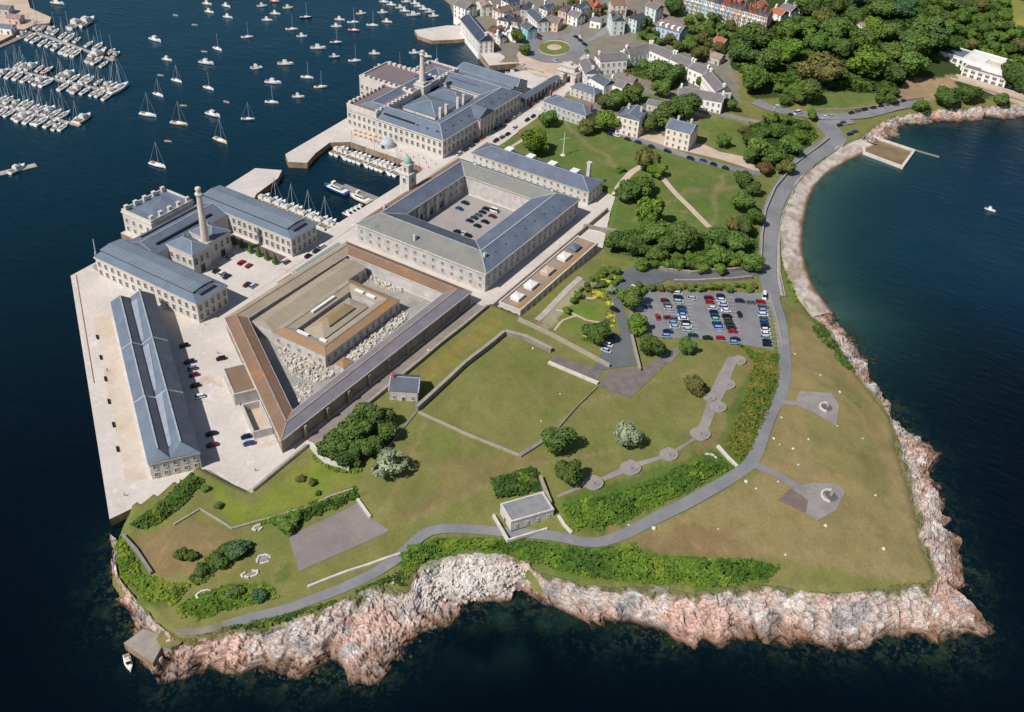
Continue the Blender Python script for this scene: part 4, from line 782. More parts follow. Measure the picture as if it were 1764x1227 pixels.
# --- low row with brown flat roof
B = Bld('slaughterhouse_row', 'low brown roofed row with white rooftop lanterns along the garden', 'outbuilding', (376, 200.5, Z0))
block(B, 340, 413, 194.5, 206, Z0, 8, mstone); flat(B, 340, 413, 194.5, 206, 8, mat('roof_tan', S(156,136,120), .9, scale=.15, col2=S(140,118,102), fine=.15, patch=(S(166,128,92), .1, .6)), .6, mstone)
for x, sx_, m_ in ((348, 2.6, mwhite), (360, 3.0, mwhite), (375, 3.2, mpale), (391, 3.2, mwhite), (401, 2.8, mslate)):
    B.part('roof_lantern', MB().box(x-sx_, x+sx_, 199, 203.4, 8.07, 9.6), m_); hip(B, x-sx_, x+sx_, 199, 203.4, 9.6, .9, m_, caps=False, oh=.2, name='lantern_roof')
B.part('roof_terrace', MB().box(341, 412, 194.9, 197.6, 8.07, 8.2), morange)
for z in (4.6,): B.wins((340, 194.5), (413, 194.5), 15, z-.2, 1.9, 2.4); B.wins((340, 206), (340, 194.5), 3, z, 1.2, 1.6)
for x0, x1 in ((349, 437),): tag(MB().bar((340, 209.4, Z0), (452, 209.4, Z0), .6, 2.2).build('lane_wall', mstone3), 'low stone wall along the lane below the great square store', 'wall')

# --- houses
HC = {'white': mat('render_white', S(246,242,234), .8, scale=.3, col2=S(236,232,224), fine=.05), 'cream': mat('render_cream', S(234,218,202), .8, scale=.3, fine=.05, var=.1), 'peach': mat('render_peach', S(234,196,160), .8, scale=.3, fine=.05, var=.1), 'mint': mat('render_mint', S(210,226,220), .8, scale=.3, fine=.05, var=.08),
      'turquoise': mat('render_turquoise', S(150,212,208), .8, scale=.3, fine=.05, var=.1), 'pink': mat('render_pink', S(226,188,176), .8, scale=.3, fine=.05, var=.1), 'blue': mat('render_blue', S(186,200,226), .8, scale=.3, fine=.05, var=.08), 'brick': mat('red_brick', S(168,106,84), .9, scale=.5, fine=.12), 'stone': mstone, 'grey': mat('render_grey', S(190,188,184), .8, scale=.3, fine=.05, var=.1), 'rubble': mstone2}
RC = {'slate': mslate3, 'grey': mat('slate_grey_brown', S(122,114,112), .7, scale=.2, col2=S(108,100,100), fine=.1), 'blue': mat('slate_blue', S(70,76,96), .6, scale=.2, fine=.1), 'brown': mbrown, 'terra': mat('terracotta_tile', S(176,98,72), .8, scale=.3, fine=.12, var=.2), 'pale': mslate2, 'pinkb': mat('tile_pinkish', S(158,132,120), .8, scale=.2, fine=.1), 'slate2': mslate}
def house(label, a, b, wd, eh, rh, wc, rc, name='house', cat='house', hipped=False, storeys=2, chim=1, group=None, dormer=0, sink=.6, zfix=None):
    p = G(*a, eh+rh); q = G(*b, eh+rh); L_ = max(math.hypot(q[0]-p[0], q[1]-p[1]), 5.0); rz = math.atan2(q[1]-p[1], q[0]-p[0]); mx, my = (p[0]+q[0])/2, (p[1]+q[1])/2
    c_, s_ = math.cos(rz), math.sin(rz); h = L_/2+(wd/2 if hipped else 0); zs = [zg(mx+c_*u*h-s_*v*wd/2, my+s_*u*h+c_*v*wd/2) for u in (-1, 1) for v in (-1, 1)]; z0 = min(zs)-.1; zb = (p[2]+q[2])/2
    if zfix is not None: p = W(*a, zfix+eh+rh); q = W(*b, zfix+eh+rh); mx, my = (p[0]+q[0])/2, (p[1]+q[1])/2; z0 = zb = zfix
    B = Bld(name, label, cat, (mx, my, z0), rz, group, local=True); eh = eh+zb-z0
    mb = walls(rect(-h, h, -wd/2, wd/2), 0, eh)
    if not hipped:
        for sx_ in (-1, 1): t = [(sx_*h, -wd/2, eh), (sx_*h, wd/2, eh), (sx_*h, 0, eh+rh)]; mb.face(t if sx_ > 0 else t[::-1])
    B.part('wall', mb, HC[wc]); hip(B, -h, h, -wd/2, wd/2, eh, rh, RC[rc], oh=.3, inset=None if hipped else 0.0, caps=L_ > 8)
    nw = max(2, int(h*2/3.3))
    for s in range(storeys):
        z = zb-z0+.9+s*(eh-(zb-z0))/storeys; wh = min(1.6, (eh-(zb-z0))/storeys-1.2)
        B.wins((-h, -wd/2), (h, -wd/2), nw, z, .95, wh, skip=(nw//2,) if s == 0 else ()); B.wins((h, wd/2), (-h, wd/2), nw, z, .95, wh)
        B.wins((-h, wd/2), (-h, -wd/2), max(1, int(wd/3.6)), z, .9, wh); B.wins((h, -wd/2), (h, wd/2), max(1, int(wd/3.6)), z, .9, wh)
    d0 = -h+(nw//2+.5)*2*h/nw; B.put('door', door_mesh(1.1, 2.1), (d0, -wd/2-.02, zb-z0), math.pi)
    for i in range(chim): stack(B, (-h+.8) if i == 0 else (h-.8), 0, eh+rh*.5, rh*.5+1.3, 1.0, 1.6, HC['white'] if wc in ('white', 'cream') else HC['brick'])
    for i in range(dormer):
        x = -h+(i+.5)*2*h/dormer; B.part('dormer', MB().box(x-.9, x+.9, -wd*.42, -wd*.12, eh+.2, eh+rh*.72), HC['white'])
    return B
# villas, guard house
for a, b, lab in (((1072,184),(1110,193),'left one of the two square cream villas with slate roof facing the lawn'), ((1156,205),(1198,215),'right one of the two square cream villas with slate roof facing the lawn')):
    B = house(lab, a, b, 14.5, 11.2, 2.8, 'cream', 'pale', 'villa', 'villa', hipped=False, storeys=3, chim=0, group='cream villas by the lawn')
    for x in (-4, 4): stack(B, x, 3.5, 11.6, 3.4, 1.2, 1.6)
house('long guard house with slate roof and pale walls beside the yard road', (962,166), (1005,180), 13, 7.5, 3, 'grey', 'slate2', 'guard_house', 'guard house', True, 2, 2)
house('slate roofed lodge between the gateway and white cottages', (1000,143), (1022,150), 9, 5.5, 2.6, 'stone', 'slate2', 'lodge', 'lodge', True, 2, 1)
TOWN_H = [
 ('white waterfront terrace with long dark blue slate roof', (806,22), (838,62), 11, 8.5, 4, 'white', 'blue', 3, 2, 0), ('big white harbour house at the top end of the waterfront terrace', (792,0), (812,4), 12, 9, 3, 'white', 'grey', 3, 1, 0),
 ('white block with flat pinkish roof behind the waterfront', (825,4), (845,2), 11, 7, 1.6, 'white', 'pinkb', 2, 0, 0), ('low brown roofed workshop beside the waterfront terrace', (848,44), (860,48), 12, 5, 2, 'pink', 'brown', 1, 0, 0),
 ('white house under dark blue roof near the harbour square', (880,50), (890,44), 9, 6, 3, 'white', 'blue', 2, 1, 0), ('small dark roofed cottage beside the harbour square trees', (856,57), (868,54), 8, 5, 2.4, 'white', 'blue', 2, 1, 0),
 ('turquoise gabled house near the roundabout', (906,36), (918,44), 8, 7, 3, 'turquoise', 'slate', 2, 1, 0), ('peach fronted house above the turquoise gable', (884,27), (896,30), 8, 6, 2.6, 'peach', 'slate', 2, 1, 0),
 ('long white house running uphill from the turquoise gable', (918,12), (936,32), 9, 7, 3, 'white', 'slate', 2, 2, 0), ('peach shop with brown roof above the roundabout', (942,26), (966,30), 10, 6, 3, 'peach', 'grey', 2, 1, 0),
 ('grey roofed house at the top behind the long white house', (900,5), (918,8), 10, 7, 3, 'grey', 'slate', 2, 1, 0), ('dark roofed house at the top edge above the shop', (938,4), (952,10), 10, 7, 3, 'white', 'slate', 2, 1, 0),
 ('brown roofed house with white end left of the big mint villa', (985,16), (1002,22), 9, 6, 3, 'white', 'grey', 2, 1, 0), ('red brick house at the top edge of the street', (1020,2), (1032,0), 9, 8, 3, 'brick', 'terra', 2, 1, 0),
 ('cream block at the top edge above the mint villa', (1052,0), (1078,0), 11, 9, 2, 'cream', 'brown', 3, 0, 0), ('large pale mint villa with hipped slate roofs above the crescent', (1052,24), (1074,22), 14, 10, 3, 'mint', 'slate', 3, 2, 0),
 ('side wing of the large mint villa', (1092,22), (1106,26), 11, 9, 2.6, 'mint', 'slate', 3, 1, 0), ('low white annexe left of the mint villa', (1020,28), (1038,30), 7, 4.5, 2.4, 'white', 'grey', 1, 1, 0),
 ('half timbered house with grey roof and pale blue end', (1140,33), (1180,44), 13, 7.5, 3.6, 'blue', 'grey', 2, 2, 4), ('pale mint house at the top edge left of the coloured terrace', (1120,3), (1138,8), 9, 9, 2.6, 'mint', 'grey', 3, 1, 0),
 ('pinkish roofed cottage at the edge of the wood', (1225,88), (1246,94), 8, 4, 2.4, 'grey', 'pinkb', 1, 1, 0), ('terracotta roofed cottage among the trees above the crescent', (1236,62), (1252,68), 7, 5, 2.4, 'grey', 'terra', 2, 1, 0),
 ('white lodge with a pale roof hidden in the hillside wood', (1482,38), (1500,38), 8, 6, 1.6, 'white', 'pinkb', 2, 0, 0),
 ('white cottage with dark gabled roof below the crescent entrance', (1026,124), (1052,138), 10, 5.5, 3, 'white', 'slate', 1, 1, 0), ('low white cottage with grey roof between garden and crescent', (1054,133), (1080,142), 9, 5, 2.6, 'white', 'grey', 1, 1, 0), ('small pinkish cottage at the tip of the green oval garden', (1078,130), (1096,134), 7, 4, 2.4, 'pink', 'grey', 1, 1, 0),
 ('grey garden house behind the left cream villa', (1118,171), (1140,175), 7, 4, 1.8, 'stone', 'grey', 1, 0, 0),
 ('white lodge with grey roof at the top of the town behind the shop', (968,8), (982,12), 9, 7, 3, 'pink', 'grey', 2, 1, 0), ('tall grey house beside the street corner trees', (1000,3), (1010,8), 9, 8, 3, 'white', 'slate', 3, 1, 0), ('house with blue slate roof between harbour and shop street', (866,30), (876,22), 9, 6, 2.8, 'white', 'slate', 2, 1, 0),
 ('white terrace house with brown roof on the harbour basin', (856,14), (876,8), 9, 6, 2.6, 'cream', 'brown', 2, 1, 0), ('blue roofed house at the top edge behind the harbour', (870,-4), (890,-8), 9, 7, 3, 'white', 'blue', 2, 1, 0)]
for lab, a, b, wd, eh, rh, wc, rc, st, ch, dm in TOWN_H: house(lab, a, b, wd, eh, rh, wc, rc, storeys=st, chim=ch, dormer=dm)
CRES = [((1012,100),(1022,118)), ((1030,96),(1077,87)), ((1078,83),(1122,74)), ((1123,75),(1163,91)), ((1164,92),(1195,105)), ((1196,106),(1222,118)), ((1224,122),(1248,150))]
for i, (a, b) in enumerate(CRES): house(f'white crescent house with grey roof, {nth(i)} from the roundabout end', a, b, 10.5, 9, 3, 'white', 'grey', 'crescent_house', 'house', storeys=2, chim=2, group='white houses of the crescent')
house('long white terrace with grey roof at the seaward foot of the crescent', (1172,149), (1248,163), 10.5, 8, 3.2, 'white', 'grey', 'terrace', 'terrace', storeys=2, chim=2)
cols = ['white','mint','cream','turquoise','mint','white','blue','white','blue','pink','peach','white','cream','white','white','pink']; pr0, pr1 = (1188,-3), (1328,36)
for i in range(16):
    t0, t1 = i/16, (i+.96)/16; a = (pr0[0]+(pr1[0]-pr0[0])*t0, pr0[1]+(pr1[1]-pr0[1])*t0-12); b = (pr0[0]+(pr1[0]-pr0[0])*t1, pr0[1]+(pr1[1]-pr0[1])*t1-12)
    p, q = G(*a, 13), G(*b, 13); L_ = math.hypot(q[0]-p[0], q[1]-p[1]); rz = math.atan2(q[1]-p[1], q[0]-p[0]); zb = (p[2]+q[2])/2
    B = Bld('terrace_house', f'tall {cols[i]} fronted town house, {nth(i)} from the left in the hilltop terrace', 'house', ((p[0]+q[0])/2, (p[1]+q[1])/2, zb-.3), rz, 'tall coloured houses of the hilltop terrace', local=True)
    h = L_/2; B.part('wall', walls(rect(-h, h, -5.5, 5.5), 0, 12), HC[cols[i]]); hip(B, -h, h, -5.5, 5.5, 12, 2.6, RC[['grey', 'slate', 'terra', 'brown', 'grey'][i % 5]], oh=.25, inset=0, caps=False)
    g_ = MB()
    for s in (-1, 1): t = [(s*h, -5.5, 12), (s*h, 5.5, 12), (s*h, 0, 14.55)]; g_.face(t if s > 0 else t[::-1])
    B.part('gable', g_, HC[cols[i]]); B.part('bay', MB().prism([(-h*.7, -5.5), (-h*.45, -6.7), (h*.1, -6.7), (h*.35, -5.5)], 0, 8.6), HC[cols[i]])
    for z in (1.2, 4.2, 7.0): B.wins((-h*.42, -6.7), (h*.1, -6.7), 1, z, 1.0, 1.5)
    for z in (1.2, 4.2, 7.0): B.wins((h*.4, -5.5), (h, -5.5), 1, z, .8, 1.5)
    B.wins((-h, -5.5), (h, -5.5), 2, 9.8, .9, 1.3); stack(B, h-.7, 2, 12.4, 3.0, .9, 2.0, HC['brick'])
for i, (x, y, c1, c2) in enumerate(((1345,15,'white','terra'), (1362,8,'white','grey'), (1385,2,'mint','grey'), (1270,-4,'white','terra'), (1310,2,'pink','terra'))):
    house(['white house with red roof at the right end of the hilltop terrace', 'white house with grey roof beside the hilltop trees', 'pale house at the top edge above the wood', 'red roofed house behind the coloured terrace', 'pink house with red roof behind the terrace'][i], (x-9, y-3), (x+9, y+3), 9, 8, 3, c1, c2, storeys=3, chim=1)
# modern clifftop restaurant
c0 = G(1690,125); B = Bld('seaside_pavilion', 'modern white stepped pavilion with blue grey and flat cream roofs above the rocks', 'restaurant', (c0[0], c0[1], c0[2]-.5), gang(1690,125,1,.3), local=True); B.o.scale = (1.35, 1.35, 1.15)
for x0, x1, y0, y1, h, rm in ((-30,-8,-4,9,7,'b'), (-9,14,-6,9,8.5,'w'), (-6,16,-13,-6.2,5.5,'g'), (14.2,40,-9,8,6.5,'c'), (2,13,-9,-1,9.6,'c')):
    block(B, x0, x1, y0, y1, 0, h, HC['white']); flat(B, x0, x1, y0, y1, h, {'b': mslate2, 'w': mwhite, 'g': mplead, 'c': mat('roof_cream', S(214,202,178), .8, scale=.2, fine=.06)}[rm], .5, mwhite)
    for z in (1.0, 3.9): B.wins((x0, y0), (x1, y0), int((x1-x0)/3.4), z, 1.9, 1.7)
    B.wins((x0, y1), (x0, y0), max(1, int((y1-y0)/4)), 1.2, 1.7, 1.7)
B.part('terrace', MB().box(-8, 34, -22, -13.2, -2.5, 1.2).box(-8, 34, -22.4, -22, 1.2, 2.1), mpale)
# ------------------------------------------------------------------ park walls, fort works
mwall = mat('park_wall_stone', S(164,154,138), .9, scale=.5, col2=S(146,136,122), fine=.2)
mwallg = mat('grey_wall_stone', S(142,136,130), .9, scale=.5, col2=S(122,116,112), fine=.2)
def pwall(label, pts, h, t=.9, m=None, name='stone_wall', cat='wall', world=False, coping=True, group=None):
    P = [np.array([p[0], p[1]]) if world else G(*p[:2])[:2] for p in pts]; Q = [P[0]]
    for a, b in zip(P, P[1:]):
        n = max(1, int(np.linalg.norm(b-a)/5)); Q += [a+(b-a)*(i+1)/n for i in range(n)]
    P = Q; n = len(P); d = [P[min(i+1, n-1)]-P[max(i-1, 0)] for i in range(n)]; nn = [np.array([-e[1], e[0]])/(np.linalg.norm(e)+1e-9)*t/2 for e in d]
    o = thing(name, label, cat, (P[0][0], P[0][1], zg(*P[0])), group=group); bz = Vector(o.location)
    rng = random.Random(len(label)); hh = [h*(.9+.2*rng.random()) if not coping else h for _ in range(n)]
    for nm, t0, t1, wd, mm_ in (('wall_body', None, 0, 1.0, m or mwall),)+((('coping', 0, .14, 1.12, mwall),) if coping else ()):
        mb = MB(); s = []
        for i in range(n):
            z0 = min(zg(*(P[i]+nn[i])), zg(*(P[i]-nn[i])), zg(*P[i])); zt_ = zg(*P[i])+hh[i]
            za, zb_ = (z0-.5, zt_) if t0 is None else (zt_+.003, zt_+t1)
            s.append([(*(P[i]-nn[i]*wd), za), (*(P[i]+nn[i]*wd), za), (*(P[i]+nn[i]*wd), zb_), (*(P[i]-nn[i]*wd), zb_)])
        for a, b in zip(s, s[1:]):
            for k in range(4): mb.face([a[k], a[(k+1) % 4], b[(k+1) % 4], b[k]][::-1])
        mb.face(s[0]); mb.face(s[-1][::-1]); mb.v = [(v[0]-bz.x, v[1]-bz.y, v[2]-bz.z) for v in mb.v]; mb.build(nm, mm_, o)
    return o
pwall('tall field wall running down from the garden towards the cottage', [(868,578),(800,632),(718,708)], 2.4, 1.3, mwallg)
pwall('low pale wall along the lower edge of the square field', [(722,712),(800,748),(895,786)], .8, .9, coping=False)
pwall('wide wall along the top of the square field beside the garden', [(870,576),(905,585),(950,607)], 2.0, 1.6, mwallg); pwall('pale parapet on the lower side of the ramp', [(945,626),(990,645),(1030,662)], 1.0, 1.4, mtrim, coping=False)
pwall('short grey wall stub beside the dark round tree', [(895,787),(922,770),(945,755)], .9, 1.6, mwallg, coping=False)
pwall('thin broken wall across the field above the dark round tree', [(1028,668),(995,700),(962,738)], .7, .5, mwallg, coping=False)
pwall('low mossy wall running from field corner to the pale shrub', [(716,712),(690,745),(668,772)], .5, .6, mwallg, coping=False)
pwall('stone boundary wall above the lane behind the cooperage', [(219,207.6),(265,207.8),(300,207.8),(337,207.6)], 1.5, 1.0, mwallg, world=True)
pwall('angled retaining wall wrapping the lowest corner of the yard', [(188,237.5),(187.2,212),(221,211.6)], 1.2, .9, mtrim, world=True)
pwall('curved pale retaining wall under the oak clump', [(536,772),(556,794),(578,806),(602,812)], 2.6, 1.0, mtrim, coping=False)
pwall('zigzag low fort wall below the yard corner', [(300,905),(345,878),(400,912),(470,892),(520,878)], .7, .7, coping=False)
pwall('mossy fort parapet on the far left cliff', [(212,925),(235,950),(262,990)], 1.4, .9, mwallg, coping=False); pwall('pale wall fragments along the top of the gravel parade', [(525,880),(570,858),(608,846)], 1.3, .8, coping=False)
pwall('short pale wall at the corner of the gravel parade', [(616,862),(638,893)], 1.0, .9, mtrim, coping=False); pwall('stone flank wall running up from the blockhouse', [(948,872),(936,842),(930,826)], 2.0, 1.0)
pwall('pale wall crossing the green ditch to the road', [(1236,770),(1252,788),(1270,806)], .9, 1.2, mtrim, coping=False); pwall('pale wall crossing the ditch beside the blockhouse', [(962,890),(972,906),(985,920)], .8, 1.0, mtrim, coping=False)
pwall('long garden wall beneath the brown roofed row', [(893,553),(950,580),(1010,612),(1050,634)], 1.8, .8, mwall); pwall('wall on the car park side of the turning area', [(1087,577),(1096,615),(1102,640)], 1.6, .9, mwall)
pwall('upper wall of the sunken lane to the car park', [(1100,452),(1150,468),(1190,473),(1260,468),(1308,461)], 1.8, .9, mwallg); pwall('lower wall of the sunken lane above the car park', [(1160,487),(1200,487),(1260,484),(1295,480)], 1.6, .9, mwallg)
pwall('roadside stone wall between the coast road and the park', [(1310,455),(1312,410),(1318,365),(1335,325),(1365,288),(1405,258),(1428,240)], 1.3, .7, mwall)
pwall('low sea wall between pavement and shingle beach', [(1452,252),(1402,286),(1368,327),(1350,372),(1342,420),(1343,470),(1352,512)], .8, .6, mwallg)
pwall('low pale wall beside the cliff path below the gravel parade', [(530,1012),(600,985),(668,962),(690,955)], .7, .8, mtrim, coping=False); pwall('concrete slip wall dropping to the rocks from the cliff path', [(676,1000),(684,1030),(690,1050)], .8, 1.2, mtrim, coping=False)
pwall('wall between the villas back lane and the gardens', [(1150,176),(1210,194),(1290,213)], 1.4, .6, mwallg); pwall('stone wall behind the row at the edge of the green park', [(1005,392),(1035,398),(1062,402)], 2.0, .8, mwallg)
pwall('long cream wall along the seaside road to the pavilion', [(1400,192),(1470,190),(1540,178),(1590,170)], 1.2, .6, mwall); pwall('stone wall between car park hedge and road', [(1325,508),(1340,560),(1348,598)], .7, .6, mwall, coping=False)
# gun pits and battery
mpad2 = mat('pad_brown', S(122,106,98), .95, scale=.2, fine=.12)
def gunpit(label, poly, brown, pit, r):
    P = PG(poly); c = G(*pit); o = thing('gun_emplacement', label, 'gun pit', (c[0], c[1], c[2]), group='concrete gun emplacements on the point')
    d = drape('pad', [(p[0], p[1]) for p in P], .18, mconc, None); d.parent = o; d.matrix_parent_inverse = Matrix.Translation(o.location).inverted()
    if brown: d = drape('apron', PG(brown), .22, mpad2, None); d.parent = o; d.matrix_parent_inverse = Matrix.Translation(o.location).inverted()
    mb = MB()
    for i in range(10):
        t0, t1 = .2+i*.32, .2+(i+1)*.32; a, b = (r*math.cos(t0), r*math.sin(t0)), (r*math.cos(t1), r*math.sin(t1)); k = (r-.8)/r
        mb.prism([a, b, (b[0]*k, b[1]*k), (a[0]*k, a[1]*k)], .05, .8)
    mb.build('pit_wall', mtrim, o); MB().lathe([(r-.9, .1), (r-.9, .24)], 20).build('pit_floor', mat('pit_shade', S(96,98,98), .9, scale=.5, fine=.1), o); MB().box(r*.1, r*.8, -.5, .5, .2, .45).build('gun_block', mconc, o)
gunpit('upper concrete gun emplacement nearest the bend of the park road', [(1378,674),(1432,678),(1446,700),(1440,735),(1420,722),(1402,712),(1366,697),(1372,690)], None, (1424,703), 3.2)
gunpit('lower concrete gun emplacement with brown apron and pale kerb', [(1372,838),(1400,832),(1442,834),(1456,848),(1440,880),(1408,898),(1385,882),(1362,858)], [(1340,862),(1362,842),(1392,862),(1388,884)], (1430,856), 3.6)
ribbon('gun_path', [(1348,694),(1378,697),(1400,706)], 2.6, .16, mconc); ribbon('gun_path', [(1302,802),(1340,820),(1385,846)], 3.4, .16, mroad)
ribbon('battery_walk', [(1264,616),(1252,640),(1240,668),(1226,700),(1215,730),(1207,748)], [4,5,6,5,4,4], .15, mconc)
ribbon('battery_walk', [(960,856),(1022,832),(1085,806),(1152,783),(1195,757)], [1.2,1.6,3,1.6,1.2], .15, mconc)
for i, (x, y, r) in enumerate(((1272,622,4.0),(1252,663,4.4),(1237,702,4.2),(1206,748,5.0),(1152,784,4.4),(1086,807,4.8),(1022,833,4.6),(1222,686,3.0))):
    c = G(x, y); o = thing('gun_platform', f'round stone gun platform, {nth([0,1,3,4,5,6,7,2][i])} along the curved battery from its far end', 'gun platform', (c[0], c[1], c[2]), group='round platforms of the curved battery'); r *= .8
    MB().lathe([(r, -.6), (r, .22), (r*.96, .25)], 18).build('platform', mconc, o); mb = MB()
    for k in range(9): t0, t1 = -2.4+k*.34, -2.4+(k+1)*.34; mb.prism([(r*math.cos(t0), r*math.sin(t0)), (r*math.cos(t1), r*math.sin(t1)), ((r-.5)*math.cos(t1), (r-.5)*math.sin(t1)), ((r-.5)*math.cos(t0), (r-.5)*math.sin(t0))], .2, .75)
    mb.build('kerb', mwall, o); MB().lathe([(.9, .2), (.7, .6), (.4, .65)], 8).build('pivot', mwallg, o)
c = G(1222,792); o = thing('stone_ring', 'small broken ring of pale stones on the green ditch slope', 'ruin', tuple(c))
for k in range(8):
    if k == 2: continue
    MB().box(2.0, 2.9, -.8, .8, -.6, .8).build('stone', mtrim, o).rotation_euler = (0, 0, k*.785)
B = Bld('blockhouse', 'flat roofed grey stone blockhouse beside the park road', 'blockhouse', tuple(G(907,888)-np.array([0, 0, .3])), gang(907,882,1,-.35), local=True)
block(B, -8.2, 8.2, -4.6, 4.6, 0, 4.4, mstone); flat(B, -8.2, 8.2, -4.6, 4.6, 4.4, mat('roof_felt_grey', S(140,138,138), .8, scale=.3, fine=.14), .4, mstone); B.wins((-8.2, -4.6), (8.2, -4.6), 4, 1.6, .7, .9); B.put('door', door_mesh(1.2, 2.2), (-8.22, 0, 0), math.pi/2); B.part('approach_wall', MB().box(-11.4, -10.6, -9, 4, -.3, 1.2).box(-10.6, 4, -9, -8.3, -.3, 1.0), mtrim)
house('small ruined stone cottage with half stripped slate roof behind the cooperage', (674,648), (722,652), 10.5, 5.0, 3.0, 'rubble', 'slate', 'cottage', 'cottage', storeys=1, chim=1)
for i, (x, y, w_, d_) in enumerate(((352,1026,2.4,1.7), (430,990,2.6,1.1), (454,964,2.2,1.7), (1135,1013,3,2.2), (445,910,1.8,1.0))):
    o = thing('concrete_pit', ['pale roofless concrete pit on the green fort slope', 'boat shaped pale concrete pit above the cliff path', 'small square ruin of pale concrete beside the parade', 'grey concrete lookout on the cliff edge below the bramble bank', 'scatter of pale masonry below the fort wall'][i], 'ruin', tuple(G(x, y)), gang(x, y, 1, -.3)); rg_ = random.Random(i); MB().lathe([(w_*.8, -.4), (w_*.8, .12), (w_*.7, .16)], 9).build('floor', mconc, o).scale = (1, d_/w_, 1)
    for k in range(9):
        t = k*.7+rg_.random()*.3
        if rg_.random() < .22: continue
        b_ = MB().box(-.8, .8, -.28, .28, -.5, .25+rg_.random()*.45).build('wall_block', mtrim if i != 3 else mconc, o); b_.location = (w_*math.cos(t), d_*math.sin(t), 0); b_.rotation_euler = (0, 0, t+1.57+rg_.uniform(-.3, .3))
slab('landing_stage', [tuple(W(x, y, 3.2)[:2]) for x, y in ((213,1108),(246,1084),(288,1096),(263,1143))], 3.2, top=mat('landing_slabs', S(160,148,136), .9, scale=.3, fine=.1))
o = Bld('watch_house', 'low octagonal grass roofed lookout beside the landing stage', 'lookout', tuple(G(296,1104)), local=True); o.part('wall', MB().lathe([(4.2, -2), (4.2, 1.7)], 8), mwall); o.part('roof', MB().lathe([(4.4, 1.7), (4.4, 2.0), (.3, 2.5)], 8), mat('turf_roof', S(130,116,74), .95, scale=.5, fine=.2, col2=S(104,108,56)))
# tidal pool by the beach
PQ = [tuple(W(x, y, 1.6)[:2]) for x, y in ((1482,226),(1578,258),(1556,288),(1487,262))]; cpo = Vector((*PQ[0], 1.6)); o = thing('tidal_pool', 'rectangular tidal bathing pool with pale walls beside the beach', 'pool', tuple(cpo))
A_ = sum(PQ[i][0]*PQ[(i+1) % 4][1]-PQ[(i+1) % 4][0]*PQ[i][1] for i in range(4)); PQ = PQ if A_ > 0 else PQ[::-1]
for nm, mb, mm_ in (('pool_wall', ringband(PQ, off(PQ, -1.6), -3, 1.6), mtrim), ('pool_water', MB().face([(*p, .5) for p in off(PQ, -1.5)]), mat('pool_water', S(140,116,84), .3, scale=.1, col2=S(112,100,72), fine=.05)), ('pool_outfall', MB().bar((*W(1576,258,.8)[:2], .2), (*W(1618,270,.8)[:2], .2), 1.4, .6), mwallg)):
    mb.v = [(v[0]-cpo.x, v[1]-cpo.y, v[2]-cpo.z) for v in mb.v]; mb.build(nm, mm_, o)
# flagstaff, crane, marquee
c = G(970,268); o = thing('flagstaff', 'tall white flagstaff with crosstree on the lawn', 'flagpole', tuple(c)); MB().lathe([(1.6, -.3), (1.6, .4), (1.0, .8)], 10).build('base', mtrim, o); MB().tube([(0, 0, .6), (0, 0, 14)], [.32, .18], 8).build('mast', mwhite, o); MB().tube([(-2.6, 1.5, 10.4), (2.6, -1.5, 10.4)], .12, 6).build('crosstree', mwhite, o)
o = thing('quay_crane', 'thin grey quayside crane at the sea end of the brewhouse wing', 'crane', (258, 376, 3.5)); MB().box(-1.6, 1.6, -1.6, 1.6, .01, 2).build('base', mconc, o); MB().tube([(0, 0, 2), (0, 0, 9)], .5, 6).build('post', mcap, o); MB().tube([(0, 0, 4), (2.5, 3, 14)], [.35, .2], 5).build('jib', mcap, o)
c = W(667,252,3.5); o = thing('domed_marquee', 'small pale blue domed marquee on the quay before the bakery', 'marquee', tuple(c)); MB().lathe([(4.0, 0.01), (4.0, 2.2), (3.6, 3.2), (2.4, 4.3), (.5, 4.9)], 16).build('canopy', mat('marquee_fabric', S(176,184,190), .6, scale=.5, fine=.05, var=.06), o); MB().box(-4.08, -3.7, -1, 1, .01, 2).build('door', mdoor, o)
tbm = None
for i in range(12):
    c = W(612+(i % 6)*8.5, 226+(i//6)*7+(i % 6)*2.6, 3.5); o = thing('cafe_table', f'orange cafe table, {nth(i % 6)} from the left in the {("row by the bakery wall", "row by the quay edge")[i//6]}', 'table', tuple(c), group='orange cafe tables')
    if tbm is None: tbm = (MB().box(-.9, .9, -.45, .45, .7, .8).mesh('table_top', mat('orange_canvas', S(206,140,80), .7, scale=.5, fine=.05)), MB().box(-.08, .08, -.08, .08, .01, .7).mesh('leg', mdoor), MB().box(-.9, .9, .65, .95, .42, .48).mesh('bench', MATS['orange_canvas']))
    link('table_top', tbm[0], o); link('leg', tbm[1], o); link('bench', tbm[2], o); link('bench', tbm[2], o, (0, -1.6, 0))
for i, (x, y) in enumerate(((168,582),(174,617),(182,654),(188,693),(196,733),(203,775))):
    o = thing('quay_bench', f'dark wooden bench on the sea quay, {nth(i)} from the far end', 'bench', tuple(W(x, y, 3.5)), cl, 'dark benches along the sea quay')
    if i == 0: qb = (MB().box(-1.6, 1.6, -.4, .4, .42, .52).mesh('seat', mdarkv), MB().box(-.12, .12, -.35, .35, .01, .42).mesh('leg', mdarkv), MB().box(-1.6, 1.6, .36, .46, .6, 1.1).mesh('backrest', mdarkv))
    link('seat', qb[0], o); link('leg', qb[1], o, (-1.2, 0, 0)); link('leg', qb[1], o, (1.2, 0, 0)); link('backrest', qb[2], o)
drape('court_planting_bed', [(312,313.5),(317.5,313.5),(317.5,349),(312,349)], .03, mat('dark_planting', S(98,90,88), .95, scale=.3, fine=.12), step=50)
drape('yard_road_band', [(250,303.5),(252,303.5),(583,310),(583,312)], .02, mat('granite_setts', S(182,168,154), .9, scale=.2, fine=.1), step=60)
